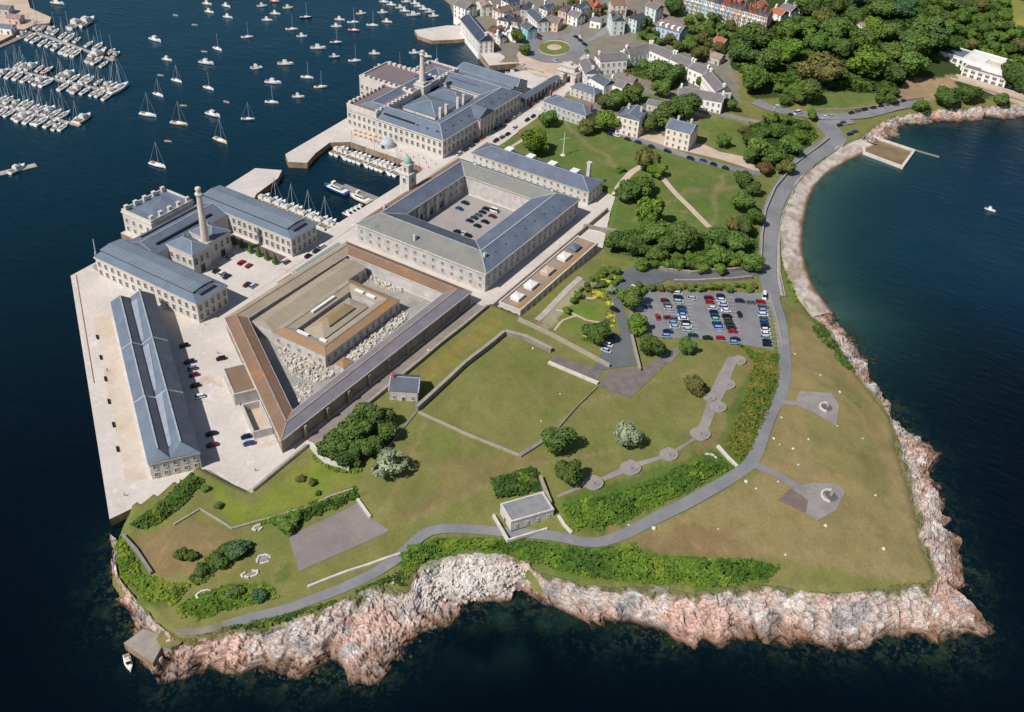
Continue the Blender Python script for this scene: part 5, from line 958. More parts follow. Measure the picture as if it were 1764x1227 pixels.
drape('quay_rail_strip', [(173.5,252),(236,343),(230,347),(167.5,256)], .02, mat('worn_setts', S(190,172,152), .9, scale=.12, fine=.12, col2=S(202,188,174)), step=200)
drape('cooperage_yard', [(228,229.5),(328,229.5),(328,284),(263,285)], .03, mat('rubble_ground', S(160,154,146), .95, scale=.15, col2=S(138,136,128), fine=.2), step=60)
drape('store_court', [(371,240),(422,240),(422,281),(371,281)], .03, mat('court_tarmac', S(160,152,146), .95, scale=.1, fine=.08, col2=S(148,142,136)), step=60)
_a, _b = np.array(YARD[0]), np.array(YARD[1]); _n = np.array([(_b-_a)[1], -(_b-_a)[0]])/np.linalg.norm(_b-_a)
for k0, k1, mm_, nm in ((-.05, 1.3, mtrim, 'quay_coping'), (2.2, 2.7, mat('rusty_rail', S(150,104,84), .8, scale=.4, fine=.1), 'quay_rail')): drape(nm, [tuple(_a+_n*k0), tuple(_b+_n*k0), tuple(_b+_n*k1), tuple(_a+_n*k1)], .035, mm_, step=200)
def pick(poly, n, rng):
    xs, ys = [p[0] for p in poly], [p[1] for p in poly]; out = np.zeros((0, 2))
    while len(out) < n:
        q = np.stack([rng.uniform(min(xs), max(xs), n*2), rng.uniform(min(ys), max(ys), n*2)], 1); out = np.concatenate([out, q[inpoly(q[:, 0], q[:, 1], poly)]])
    return out[:n]
def rocks(name, pts, z, s0, s1, material, label):
    n = len(pts); V0 = np.array([(-1,-1,-.6),(1,-1,-.6),(1,1,-.6),(-1,1,-.6),(-.7,-.8,.6),(.8,-.6,.7),(.6,.8,.5),(-.8,.7,.65)])*.5
    F0 = np.array([(0,1,5,4),(1,2,6,5),(2,3,7,6),(3,0,4,7),(4,5,6,7)]); s = RNG.uniform(s0, s1, (n, 1, 1)); a = RNG.uniform(0, 6.28, n)
    V = V0[None]*s*RNG.uniform(.6, 1.3, (n, 1, 3))*RNG.uniform(.8, 1.2, (n, 8, 3)); c, sn = np.cos(a)[:, None], np.sin(a)[:, None]; x = V[..., 0]*c-V[..., 1]*sn; y = V[..., 0]*sn+V[..., 1]*c
    V = np.stack([x+pts[:, 0:1], y+pts[:, 1:2], V[..., 2]+z[:, None]], -1); F = F0[None]+8*np.arange(n)[:, None, None]
    return tag(link(name, npmesh(name, V.reshape(-1, 3), F.reshape(-1, 4), material)), label, name.replace('_', ' '), kind='stuff')
mrub = mat('pale_rubble', S(214,206,192), .9, scale=.5, col2=S(176,166,150), fine=.2)
r1 = pick([(261.5,241),(261,268),(256,262),(250,250),(252,238),(262,235)], 420, RNG); r2 = pick([(270,241.5),(313,241.5),(314,236),(275,234)], 420, RNG); r3 = pick([(324,250),(328,250),(328,282),(324,275)], 120, RNG); r1 = np.concatenate([r1, pick([(236,233),(246,246),(250,240),(240,230)], 110, RNG)]); rr = np.concatenate([r1, r2, r3])
rocks('rubble_heap', rr, np.full(len(rr), 3.6)+RNG.random(len(rr))**2*.8, .2, 1.3, mrub, 'pale building rubble strewn over the cooperage yard')
# fallen rocks along the water line and in the cove
n_ = RK.shape[0]; ii = RNG.integers(0, n_, 900); vv = RNG.integers(5, 14, 900); q = RK[ii, vv]+RNG.normal(0, 1.0, (900, 3))*[1, 1, 0]; q = q[(q[:, 2] > -1.2) & (q[:, 2] < 1.0)]
rocks('fallen_rocks', q[:, :2], q[:, 2]*.6-.25, .5, 1.6, mat('shore_boulders', S(78,62,46), .9, scale=.3, col2=S(42,38,28), fine=.3, bump=.4), 'brown weedy boulders fallen along the foot of the cliffs')
cv = [(715,1010),(740,975),(800,960),(880,962),(905,985),(890,1020),(800,1035),(735,1040)]; pj = proj(RK[..., 0], RK[..., 1], RK[..., 2]); m_ = inpoly(*pj, cv); q = RK.reshape(-1, 3)[m_]; q = q[RNG.integers(0, len(q), 500)]+RNG.normal(0, .8, (500, 3))*[1, 1, .1]
rocks('cove_stones', q[:, :2], q[:, 2]+.05, .25, 1.1, mat('white_stones', S(222,212,202), .9, scale=.4, col2=S(196,184,174), fine=.15), 'bleached white stones filling the small cove')
bm_ = []
for k in range(3):
    me = bmesh.new(); bmesh.ops.create_icosphere(me, subdivisions=2, radius=1)
    for v in me.verts: v.co *= .75+.5*float(vnoise(v.co.x*1.3+k*9, v.co.y*1.3, v.co.z*1.3+4)); v.co.z *= .7
    mm_ = bpy.data.meshes.new('boulder'); me.to_mesh(mm_); me.free(); mm_.materials.append(mrub); bm_.append(mm_)
BOUL = zl(1250,600,3.43,[(560,160,1),(675,260,1.1),(330,410,.9),(285,535,1.2),(320,570,.7),(400,595,1.2),(490,540,1),(810,535,.8),(430,690,.9),(120,790,1.5),(310,790,.9),(180,830,1),(660,460,.8),(590,1050,1.4),(885,870,1),(935,1190,1.2),(410,35,1)])+zl(1000,880,3.92,[(495,120,1.8),(930,125,.7),(1385,300,1)])+[(965,679,.8),(918,601,1.2),(932,726,.7),(738,604,1.4),(1083,905,.8)]+zl(1314,880,3.92,[(815,258,1.3),(150,300,.8)])
for i, (x, y, s) in enumerate(sorted(BOUL)):
    c = G(x, y); o = link('boulder', bm_[i % 3], None, (c[0], c[1], c[2]+.15*s), i*1.7, (s*.46, s*.54, s*.42)); tag(o, f'pale boulder lying on the grass, {nth(i)} from the left of those in the park', 'boulder', 'pale boulders dotted over the park grass')

# ------------------------------------------------------------------ vegetation
mleaf = {}
def leafmat(key, c, c2, rnd=.16):
    mleaf[key] = mat('foliage_'+key, c, .9, scale=.25, col2=c2, fine=.2, spec=.12, rnd=rnd); return mleaf[key]
leafmat('dark', S(90,110,54), S(70,90,46)); leafmat('mid', S(100,122,56), S(80,102,48)); leafmat('bright', S(102,126,48), S(84,110,42)); leafmat('olive', S(108,106,58), S(86,90,50)); leafmat('silver', S(160,164,132), S(118,126,92)); leafmat('bluegreen', S(78,102,68), S(62,84,56)); leafmat('rust', S(124,96,66), S(100,84,56))
mbark = mat('bark', S(96,78,62), .95, scale=.8, fine=.25)
def crown(seed, n, q0, q1, lobes, flat_=.82, tall=1.0, gap=0.0):
    r = np.random.default_rng(seed); P = []; Nn = []
    C_ = r.normal(0, 1, (lobes, 3)); C_ /= np.linalg.norm(C_, axis=1)[:, None]; C_ *= r.uniform(.30, .74, (lobes, 1)); C_[:, 2] = C_[:, 2]*.8+.05; R_ = r.uniform(.22, .5, lobes)
    C_ = np.concatenate([C_, [[0, 0, 0]]]); R_ = np.append(R_, .62); cand = 0
    while cand < n:
        k = r.integers(0, len(R_), n); d = r.normal(0, 1, (n, 3)); d /= np.linalg.norm(d, axis=1)[:, None]; p = C_[k]+d*R_[k][:, None]*r.uniform(.8, 1.0, (n, 1))*(1+.28*r.random((n, 1))**4)
        dist = np.linalg.norm(p[:, None]-C_[None], axis=2)/R_[None]; ok = ((dist < .84).sum(1) == 0) & (p[:, 2] > -.62)
        if gap: ok &= vnoise(p[:, 0]*3+seed, p[:, 1]*3, p[:, 2]*3) > gap
        P.append(p[ok]); Nn.append(d[ok]); cand += ok.sum()
    P = np.concatenate(P)[:n]; Nn = np.concatenate(Nn)[:n]+r.normal(0, .45, (n, 3)); Nn /= np.linalg.norm(Nn, axis=1)[:, None]
    u = np.cross(Nn, r.normal(0, 1, (n, 3))); u /= np.linalg.norm(u, axis=1)[:, None]; w = np.cross(Nn, u); s = r.uniform(q0, q1, (n, 1))
    V = np.stack([P-u*s-w*s*.6, P+u*s*.8-w*s*.7, P+u*s*.9+w*s*.8, P-u*s*.7+w*s*.7], 1); V[..., 2] *= flat_*tall
    V = V.reshape(-1, 3); F = np.arange(len(V)).reshape(-1, 4)
    # inner twiggy mass
    me = bmesh.new(); bmesh.ops.create_icosphere(me, subdivisions=2, radius=.55); cv_ = np.array([v.co[:] for v in me.verts]); cv_ *= (.8+.45*vnoise(cv_[:, 0]*3+seed, cv_[:, 1]*3, cv_[:, 2]*3))[:, None]; cv_[:, 2] *= flat_*tall; cf = np.array([[v.index for v in f.verts]+[f.verts[2].index] for f in me.faces]); me.free()
    tri = np.array([[a, b, c] for a, b, c, _ in cf])
    Vt = np.concatenate([V, cv_]); T = np.concatenate([F[:, [0, 1, 2]], F[:, [0, 2, 3]], tri+len(V)])
    return Vt, T
CROWNS = {}
def crownset(key, nvar, **kw):
    CROWNS[key] = []
    for i in range(nvar):
        V, T = crown(101*len(key)+i*13, **kw); CROWNS[key].append((V, T))
crownset('round', 5, n=2100, q0=.045, q1=.1, lobes=13); crownset('tall', 2, n=1800, q0=.045, q1=.1, lobes=11, tall=1.45); crownset('bush', 3, n=1100, q0=.06, q1=.12, lobes=9, flat_=.7); crownset('loose', 2, n=1400, q0=.045, q1=.09, lobes=13, gap=.42)
CM = {}
def crown_data(shape, i, col):
    k = (shape, i % len(CROWNS[shape]), col)
    if k not in CM: V, T = CROWNS[shape][k[1]]; CM[k] = npmesh('crown', V, T, mleaf[col])
    return CM[k]
tk = MB(); tk.tube([(0, 0, -.12), (.01, 0, .3), (0, .01, .62), (.02, 0, .95)], [.075, .055, .045, .02], 7)
for a in range(5): t = a*1.26; tk.tube([(0, 0, .42+.06*a), (.16*math.cos(t), .16*math.sin(t), .62+.05*a), (.3*math.cos(t), .3*math.sin(t), .78+.04*a)], [.03, .022, .01], 5)
TRUNK = tk.mesh('trunk', mbark)
cs = MB()
for i in range(7): cs.lathe([(.5-.055*i, .12+i*.12), (.12-.012*i, .32+i*.12)], 9, rot=i*.4)
CONE = cs.mesh('crown', leafmat('cypress', S(74,100,44), S(58,82,38)))
TREES = []
def tree(px, py, rpx, col, label, shape='round', name='tree', cat='tree', group=None, hf=1.5):
    d = 420.0
    for _ in range(3):
        r = rpx*d/FPX; hc = r*hf*.62 if shape != 'bush' else r*.45; c = G(px, py, hc); d = np.linalg.norm(np.array([c[0], c[1], c[2]+hc-CAMH]))
    i = len(TREES); TREES.append((c[0], c[1], r)); o = thing(name, label, cat, (c[0], c[1], c[2]-.1), group=group)
    if shape != 'bush': link('trunk', TRUNK, o, (0, 0, 0), i*1.1, (r*.9, r*.9, hc+r*.3))
    else: link('stem', TRUNK, o, (0, 0, 0), i*1.1, (r*.9, r*.9, r*.5))
    link('crown', crown_data(shape, i*7 % 5, col), o, (0, 0, hc+.1), i*2.3, (r*1.08, r*1.02, r*1.05)); return o
for x, y, r, c, s, lab in [(957,755,29,'dark','round','dark round evergreen at the lower corner of the square field'),(977,811,26,'dark','round','dark round tree directly above the blockhouse ditch'),(1195,662,20,'olive','round','olive brown tree alone on the grass left of the battery'),(1080,747,26,'silver','loose','silvery grey shrub tree in the middle of the battery lawn'),(668,800,30,'silver','loose','pale feathery shrub below the dark oak clump'),
 (1123,593,22,'dark','round','dark round tree left of the path below the car park'),(1184,594,17,'dark','round','dark round tree on the lower edge of the car park'),(1098,556,21,'bright','round','bright green tree at the left edge of the car park'),(1090,512,24,'mid','round','spreading green tree at the upper left car park corner'),(1028,575,24,'dark','round','dark tree beside the parked cars in the turning area'),
 (925,243,25,'bright','round','bright round tree on the lawn nearest the yard road'),(947,203,17,'mid','round','small round tree in front of the guard house'),(1013,216,17,'olive','round','olive tree between guard house and villa road'),(1047,208,21,'bright','round','light green tree left of the first cream villa'),(1113,272,23,'olive','loose','loose olive tree at the middle of the lawn'),(1134,294,15,'bright','round','small bright tree at the head of the lawn path'),(1068,292,9,'mid','bush','small bush beside the sandy lawn path'),
 (1085,328,24,'dark','round','dark tree at the lane end of the long store'),(1108,322,22,'mid','round','green tree right beside the dark lane end tree'),(1118,365,28,'bright','tall','tall light green tree in the middle of the park'),(1128,400,26,'mid','round','broad green tree below the tall light one'),(1176,408,30,'dark','round','broad dark tree in the park centre'),(1150,420,20,'dark','round','dark tree tucked between the two broad park trees'),(1062,415,22,'dark','round','dark tree beside the wall behind the brown roofed row'),(1096,425,20,'dark','round','dark tree along the sunken lane wall'),(1126,440,17,'mid','round','small green tree above the sunken lane'),
 (1232,440,22,'mid','round','green tree above the lane wall at mid park'),(1236,408,22,'dark','round','dark tree at the foot of the lawn path'),(1266,415,22,'mid','round','green tree right of the lawn path foot'),(1284,388,18,'dark','round','dark tree beside the coast road bend'),(1294,450,18,'mid','round','rounded tree at the road corner above the car park'),(1262,385,15,'olive','round','olive tree in the right part of the park'),(1280,308,18,'dark','round','upper dark tree in the roadside group'),(1278,344,21,'mid','round','middle green tree in the roadside group'),(1300,326,14,'dark','round','small dark tree in the roadside group'),(1302,372,15,'dark','round','lowest dark tree in the roadside group'),
 (1246,240,14,'mid','round','round tree in the right villa garden'),(1145,197,24,'dark','round','dark tree between the two cream villas'),(1120,212,18,'mid','round','green tree right of the left villa'),(1182,182,25,'dark','round','large dark tree behind the right villa'),(1160,190,20,'dark','round','dark tree behind the gap of the villas'),(1066,172,20,'mid','round','green tree behind the left villa'),(1092,160,20,'dark','round','dark tree below the white cottages'),(1045,175,15,'olive','round','olive tree beside the guard house roof'),
 (1132,122,24,'dark','round','large dark tree in the green oval of the crescent'),(1152,130,22,'dark','round','right dark tree in the green oval of the crescent'),(1140,152,18,'mid','round','green tree at the open end of the crescent oval'),(1108,112,13,'mid','bush','low green bush at the left of the crescent oval'),(1168,124,16,'mid','round','green tree close to the crescent houses'),(1207,140,10,'dark','round','small dark tree before the inner crescent corner'),(1258,180,12,'dark','round','dark round shrub at the end of the long white terrace'),
 (1062,160,9,'dark','tall','thin dark tree beside the white cottage'),(1126,84,6,'dark','tall','slender dark tree rising in front of the crescent'),(862,62,10,'dark','bush','dark shrub beside the harbour cottage'),(892,62,12,'mid','round','tree at the edge of the harbour square'),(902,85,11,'mid','round','left tree of the square by the roundabout'),(958,18,11,'mid','round','tree among the town houses above the shop'),(1160,10,18,'dark','round','dark tree at the top between mint house and terrace'),(1115,38,9,'dark','tall','dark conifer beside the mint villa'),
 (1400,198,10,'bright','round','small bright tree on the corner of the seaside road'),(1668,160,17,'dark','round','left of two rounded dark trees under the pavilion'),(1630,165,20,'dark','round','right rounded dark tree above the far rocks'),(1752,128,28,'dark','round','dark tree hiding the right end of the pavilion'),(1725,172,15,'dark','bush','low dark bush on the cliff below the pavilion'),(1590,182,16,'mid','bush','leafy bush on the cliff edge by the beach car park'),(1600,60,30,'dark','round','great dark tree above the pavilion')]:
    tree(x, y, r, c, lab, s, 'tree' if s != 'bush' else 'shrub', 'tree' if s != 'bush' else 'shrub')
for i, (x, y, r, c) in enumerate([(578,765,30,'dark'),(612,742,38,'dark'),(645,722,32,'dark'),(660,745,24,'dark'),(605,785,24,'dark'),(640,770,26,'dark'),(628,705,18,'mid')]): tree(x, y, r, c, f'dark oak, {nth(i)} in the dense clump above the hedge', 'round', 'oak_tree', 'tree', 'dense oak clump by the lower wall', hf=1.1)
for i, (x, y) in enumerate(((405,418),(418,424),(432,431),(446,437),(460,443),(474,450))):
    c = W(x, y+5, 3.5); o = thing('cypress', f'small conical tree in the brewhouse court, {nth(i)} from the chimney side', 'tree', tuple(c), group='row of small conical court trees'); link('trunk', TRUNK, o, (0, 0, 0.01), i, (2, 2, 1.6)); link('crown', CONE, o, (0, 0, .5), i*.9, (3.2, 3.2, 5.2))
GARDEN = [(1310,255,22,'mid'),(1332,270,20,'dark'),(1340,225,16,'mid'),(1362,250,18,'mid'),(1300,240,16,'dark'),(1330,203,14,'mid'),(1376,236,13,'bright'),(1290,268,14,'dark'),(1352,287,15,'olive'),(1318,290,13,'rust'),(1318,228,12,'dark'),(1350,205,11,'bright'),(1385,215,10,'mid'),(1285,225,10,'olive')]
for i, (x, y, r, c) in enumerate(sorted(GARDEN)): tree(x, y, r, c, f'leafy tree in the steep garden inside the road bend, {nth(i)} from the left', 'round' if i % 3 else 'loose', 'tree', 'tree', 'trees of the garden inside the road bend')
# hillside wood: spaced trunks, labelled by row
def wood(poly, rmin, rmax, place, group, cols, seed, maxn=200):
    r = np.random.default_rng(seed); pts = []; P = np.array(poly, float); tries = 0
    while tries < 5000 and len(pts) < maxn:
        tries += 1; x, y = r.uniform(P[:, 0].min(), P[:, 0].max()), r.uniform(P[:, 1].min(), P[:, 1].max())
        if not inpoly(np.array([x]), np.array([y]), poly)[0]: continue
        rr_ = r.uniform(rmin, rmax)*(.82+.3*(y-P[:, 1].min())/(np.ptp(P[:, 1])+1))
        if all((x-a)**2+((y-b)*1.35)**2 > (.86*(rr_+c))**2 for a, b, c in pts): pts.append((x, y, rr_))
    pts.sort(key=lambda p: p[1]); rows = [sorted(pts[i:i+8]) for i in range(0, len(pts), 8)]
    for j, row in enumerate(rows):
        for i, (x, y, rr_) in enumerate(row): tree(x, y, rr_, cols[r.integers(0, len(cols))], f'tree in {place}, {nth(j)} row down, {nth(i)} from left', 'round' if r.random() > .15 else 'loose', 'tree', 'tree', group)
wood([(1268,75),(1300,55),(1350,35),(1395,8),(1440,-5),(1560,-5),(1600,40),(1610,70),(1575,105),(1555,150),(1520,150),(1480,120),(1440,140),(1392,158),(1390,100),(1330,88),(1322,140),(1300,140),(1262,110)], 19, 34, 'the hillside wood', 'trees of the hillside wood', ['dark','mid','dark','mid','dark','bluegreen','bright','olive'], 3)
wood([(1180,25),(1225,28),(1290,52),(1300,75),(1262,75),(1235,55),(1215,75),(1225,100),(1190,90),(1185,60)], 9, 15, 'the copse behind the crescent', 'trees of the copse behind the crescent', ['dark','mid','olive','dark','mid'], 5)
wood([(1105,45),(1150,58),(1235,70),(1240,92),(1170,82),(1110,68)], 7, 12, 'the gardens above the crescent', 'garden trees above the crescent', ['mid','dark','olive','mid'], 15); wood([(985,0),(1045,8),(1040,20),(990,35),(960,20)], 5, 8, 'the town gardens', 'small trees of the town gardens', ['mid','dark','olive'], 16)
wood([(1600,0),(1730,0),(1735,40),(1764,60),(1770,95),(1700,80),(1640,85),(1615,60)], 9, 17, 'the scrub above the pavilion', 'scrub trees on the slope above the pavilion', ['mid','olive','mid','dark','mid','dark'], 6)
wood([(1340,150),(1370,150),(1375,172),(1345,172)], 9, 13, 'the group by the small green', 'trees beside the small green', ['mid','bright'], 8); wood([(1500,165),(1540,150),(1545,170),(1510,178)], 8, 12, 'the roadside group', 'roadside trees by the quarry', ['mid','dark'], 9)
wood([(1100,455),(1140,440),(1300,440),(1305,460),(1200,468)], 9, 14, 'the strip above the lane', 'trees above the sunken lane', ['mid','bright','dark'], 10); wood([(1095,490),(1150,492),(1300,490),(1300,497),(1100,500)], 6, 10, 'the car park hedge', 'hedge bushes behind the car park', ['mid','bright','olive'], 11)
wood([(965,555),(1000,490),(1060,460),(1075,470),(1052,500),(1040,490),(1000,505),(985,520)], 6, 11, 'the flower garden', 'bushes of the flower garden', ['bright','olive','mid','bright','silver'], 12)
for i, (x, y, r, c) in enumerate([(315,955,15,'dark'),(330,958,12,'dark'),(375,968,18,'dark'),(405,945,20,'bluegreen'),(345,985,15,'dark'),(425,940,12,'bluegreen'),(495,905,20,'mid'),(510,890,14,'mid'),(378,870,9,'dark'),(515,825,9,'olive'),(538,832,9,'olive'),(548,850,6,'dark'),(405,1020,17,'dark'),(450,1025,16,'bluegreen'),(352,840,9,'mid'),(330,830,10,'mid'),(540,870,9,'olive')]): tree(x, y, r, c, f'rounded bush on the old fort ground, {nth(i)} of the fort bushes', 'bush', 'shrub', 'shrub', 'bushes on the old fort ground')
# continuous thickets and banks nobody could count
def thicket(name, label, poly, h, dens, cols, q=(.35, .8), lump=9.0, seed=1):
    P = PG(poly); r = np.random.default_rng(seed); A = abs(sum(P[i][0]*P[(i+1) % len(P)][1]-P[(i+1) % len(P)][0]*P[i][1] for i in range(len(P))))/2; n = int(A*dens*1.7); pt = pick(P, n, r); _e = segdist(pt[:, 0], pt[:, 1], P)+(fbm(pt[:, 0]/3.5, pt[:, 1]/3.5, seed)-.42)*6; pt = pt[_e > .1+r.random(n)*.8]; n = len(pt); ed = np.clip(segdist(pt[:, 0], pt[:, 1], P)/3, .25, 1)
    g = zt(pt[:, 0], pt[:, 1]); top = h*(.4+.95*vnoise(pt[:, 0]/lump, pt[:, 1]/lump, seed)*vnoise(pt[:, 0]/lump*2.3, pt[:, 1]/lump*2.3, seed+3)**.5)*ed; z = g+top*r.uniform(.5, 1.0, n)**.5
    N_ = r.normal(0, .38, (n, 3))+[0, 0, 1]; N_ /= np.linalg.norm(N_, axis=1)[:, None]; u = np.cross(N_, r.normal(0, 1, (n, 3))); u /= np.linalg.norm(u, axis=1)[:, None]; w = np.cross(N_, u); s = r.uniform(*q, (n, 1)); c = np.stack([pt[:, 0], pt[:, 1], z], 1)
    V = np.stack([c-u*s-w*s*.6, c+u*s*.8-w*s*.7, c+u*s*.9+w*s*.8, c-u*s*.7+w*s*.7], 1).reshape(-1, 3)
    k = smooth(.35, .6, fbm(pt[:, 0]/lump+seed, pt[:, 1]/lump)); a, b, d = (np.array(x) for x in cols); C_ = lerp(a+0*c, b, k); C_ = lerp(C_, d, smooth(.52, .66, fbm(pt[:, 0]/5+seed, pt[:, 1]/5+9))); C_ = C_*r.uniform(.85, 1.15, (n, 1))
    return tag(link(name, npmesh(name, V, np.arange(4*n).reshape(-1, 4), mat('thicket_leaves', (1, 1, 1), .92, attr='Col', scale=.4, fine=.2, spec=.1, col2=None), {'Col': np.repeat(C_, 4, 0)})), label, 'thicket', kind='stuff')
gB = (S(94,120,44), S(72,98,40), S(112,130,46)); gD = (S(74,96,42), S(60,82,38), S(94,112,46)); gY = (S(104,124,44), S(84,108,40), S(120,132,48))
thicket('bramble_bank', 'green bramble bank along the top of the sea cliff', [(690,945),(745,930),(830,925),(940,935),(1030,950),(1090,935),(1110,955),(1200,962),(1300,965),(1345,975),(1320,1005),(1230,1012),(1100,1005),(1000,995),(920,975),(860,950),(790,948),(720,980),(690,1005)], 2.6, 2.6, gB, seed=2)
thicket('ditch_thicket', 'green scrub filling the curved ditch between battery and road', [(965,875),(1060,845),(1150,815),(1230,780),(1265,805),(1190,845),(1110,882),(1040,915),(985,915)], 2.4, 2.6, gB, seed=3)
thicket('ditch_thicket', 'rough grassy scrub on the upper ditch beside the road', [(1245,768),(1262,730),(1290,660),(1300,600),(1335,610),(1345,650),(1322,715),(1290,785),(1272,800)], 1.2, 2.2, (S(100,104,44), S(84,98,40), S(118,112,52)), seed=4)
thicket('cliff_thicket', 'bright green scrub on the steep left cliff', [(194,935),(215,928),(250,985),(285,1003),(330,1008),(300,1045),(250,1035),(205,1000)], 2.4, 2.8, gY, seed=5)
thicket('fort_bushes', 'dark bushes along the fold of the old fort ground', [(322,1000),(350,965),(395,928),(432,932),(436,955),(375,985),(345,1010)], 2.6, 2.6, gD, seed=21)
thicket('wall_ivy', 'ivy and scrub along the zigzag fort wall', [(425,905),(470,888),(520,872),(600,842),(606,850),(520,888),(470,905)], 1.8, 2.4, gY, seed=22)
thicket('slope_thicket', 'bushy slope running down beside the quayside store', [(225,905),(260,880),(330,815),(352,830),(330,855),(290,895),(250,915)], 3.4, 2.8, gD, seed=6)
thicket('fort_thicket', 'green scrub around the fort pits above the cliff path', [(300,1050),(330,1030),(400,1005),(470,1010),(478,1030),(420,1045),(340,1070),(310,1070)], 2.0, 2.6, gY, seed=7)
thicket('cliff_path_scrub', 'scrub between the cliff path and the rocks', [(375,1085),(440,1070),(540,1045),(620,1015),(690,985),(700,1010),(640,1015),(560,1050),(450,1085)], 1.6, 2.4, gD, seed=8)
thicket('blockhouse_thicket', 'square thicket behind the blockhouse', [(845,825),(900,810),(925,805),(938,845),(890,860),(855,865)], 4.0, 3.0, gD, seed=9)
thicket('parade_hedge', 'untidy hedge along the top of the gravel parade', [(470,905),(500,885),(560,860),(610,840),(622,860),(560,885),(500,910)], 3.0, 3.0, gD, seed=10)
thicket('clump_hedge', 'clipped bright hedge under the oak clump', [(535,780),(560,800),(590,805),(625,800),(622,815),(580,815),(540,795)], 2.4, 3.2, gY, seed=11)
thicket('beach_scrub', 'coastal scrub above the rocks at the end of the beach', [(1400,545),(1425,560),(1450,600),(1490,650),(1500,660),(1460,640),(1425,600),(1400,570)], 1.6, 2.2, gD, seed=12)
thicket('beach_fringe', 'green fringe of weeds along the sea wall', [(1352,430),(1358,430),(1360,480),(1375,520),(1368,525),(1352,480)], .8, 2.4, gY, seed=13)
thicket('car_park_scrub', 'low scrub at the lower right of the car park', [(1268,590),(1300,600),(1345,610),(1335,640),(1290,620)], 1.2, 2.4, (S(92,104,44), S(80,96,40), S(112,112,50)), seed=14)
thicket('park_undergrowth', 'undergrowth beneath the trees of the lower park', [(1045,430),(1080,395),(1140,400),(1240,400),(1305,400),(1306,455),(1200,466),(1110,450)], 1.2, .8, gD, seed=15)
thicket('wood_undergrowth', 'dense undergrowth beneath the hillside wood', [(1250,80),(1320,40),(1400,0),(1590,0),(1640,80),(1570,130),(1530,160),(1400,155),(1330,150),(1262,120)], 4.0, .9, gD, q=(.9, 1.8), seed=16)
thicket('slope_scrub', 'scrub covering the slope above the pavilion', [(1600,10),(1740,5),(1740,45),(1790,60),(1790,110),(1700,98),(1640,95),(1590,110)], 2.4, 1.0, gB, q=(.8, 1.6), seed=17)
thicket('garden_undergrowth', 'undergrowth of the steep garden inside the road bend', [(1270,225),(1330,200),(1395,210),(1410,235),(1350,295),(1300,290)], 1.8, 1.6, gD, seed=18)
thicket('flower_garden', 'flower beds of the garden beside the brown roofed row', [(1000,500),(1040,455),(1075,468),(1055,500),(1060,560),(1035,598),(1000,585),(1005,575),(1035,570),(1040,520)], .9, 2.2, (S(112,124,50), S(92,104,56), S(190,180,70)), q=(.3, .8), lump=5, seed=19)
thicket('crescent_garden', 'oval garden lawn hedge inside the crescent', [(1060,110),(1110,98),(1165,108),(1185,130),(1160,160),(1120,140),(1075,125)], 2.0, 1.6, gD, seed=20)
# ------------------------------------------------------------------ cars
mpaint = mat('car_paint', (1, 1, 1), .28, objcol=True, fine=0, col2=None, spec=.6, scale=1)
mtyre = mat('tyre_rubber', S(30,30,32), .9, scale=2, fine=.1); mcarglass = mat('car_glass', S(26,32,40), .08, scale=1, fine=0, spec=.7, var=.1); mlamp = mat('lamp_lens', S(220,220,214), .2, scale=2, fine=0, spec=.7, var=.1)
def loft(secs, mb=None, mi=0, caps=True):
    mb = mb or MB(); k0 = len(mb.v); n = len(secs[0])
    for s in secs: mb.v += [tuple(p) for p in s]
    for i in range(len(secs)-1):
        for j in range(n):
            a = k0+i*n; mb.f.append((a+j, a+(j+1) % n, a+n+(j+1) % n, a+n+j)); mb.mi.append(mi)
    if caps: mb.f.append(tuple(k0+j for j in reversed(range(n)))); mb.mi.append(mi); mb.f.append(tuple(k0+(len(secs)-1)*n+j for j in range(n))); mb.mi.append(mi)
    return mb
def car_meshes(Ln, Wd, Ht, cab0, cab1, hood):
    h = Wd/2; secs = []
    for x, zt_, k in ((-Ln/2, hood*.82, .86), (-Ln/2+.25, hood*.98, .97), (cab0-.35, hood, 1), (cab1+.3, hood, 1), (Ln/2-.3, hood*.86, .97), (Ln/2, hood*.62, .84)):
        secs.append([(x, -h*k, .28), (x, h*k, .28), (x, h*k, zt_*.72), (x, h*k*.9, zt_), (x, -h*k*.9, zt_), (x, -h*k, zt_*.72)])
    body = loft(secs); g = MB(); zc = hood-.01
    A = [(cab0-.5, -h*.86, zc), (cab1+.62, -h*.86, zc), (cab1+.62, h*.86, zc), (cab0-.5, h*.86, zc)]; T = [(cab0+.05, -h*.68, Ht-.05), (cab1-.15, -h*.68, Ht-.05), (cab1-.15, h*.68, Ht-.05), (cab0+.05, h*.68, Ht-.05)]
    for i in range(4): j = (i+1) % 4; g.face([A[i], A[j], T[j], T[i]])
    r = MB(); r.prism([(cab0, -h*.7), (cab1-.1, -h*.7), (cab1-.1, h*.7), (cab0, h*.7)], Ht-.05, Ht)
    w = MB(); w.v = []; n = 10
    for s in (-.11, .11): w.v += [(.32*math.cos(2*math.pi*j/n), s, .32*math.sin(2*math.pi*j/n)) for j in range(n)]
    w.f = [(j, (j+1) % n, n+(j+1) % n, n+j) for j in range(n)]+[tuple(reversed(range(n))), tuple(range(n, 2*n))]; w.mi = [0]*len(w.f)
    lm = MB().box(-.04, .04, -.18, .18, -.09, .09)
    return dict(body=body.mesh('body', mpaint), windows=g.mesh('windows', mcarglass), roof=r.mesh('roof', mpaint), wheel=w.mesh('wheel', mtyre), headlight=lm.mesh('headlight', mlamp), L=Ln, W=Wd)
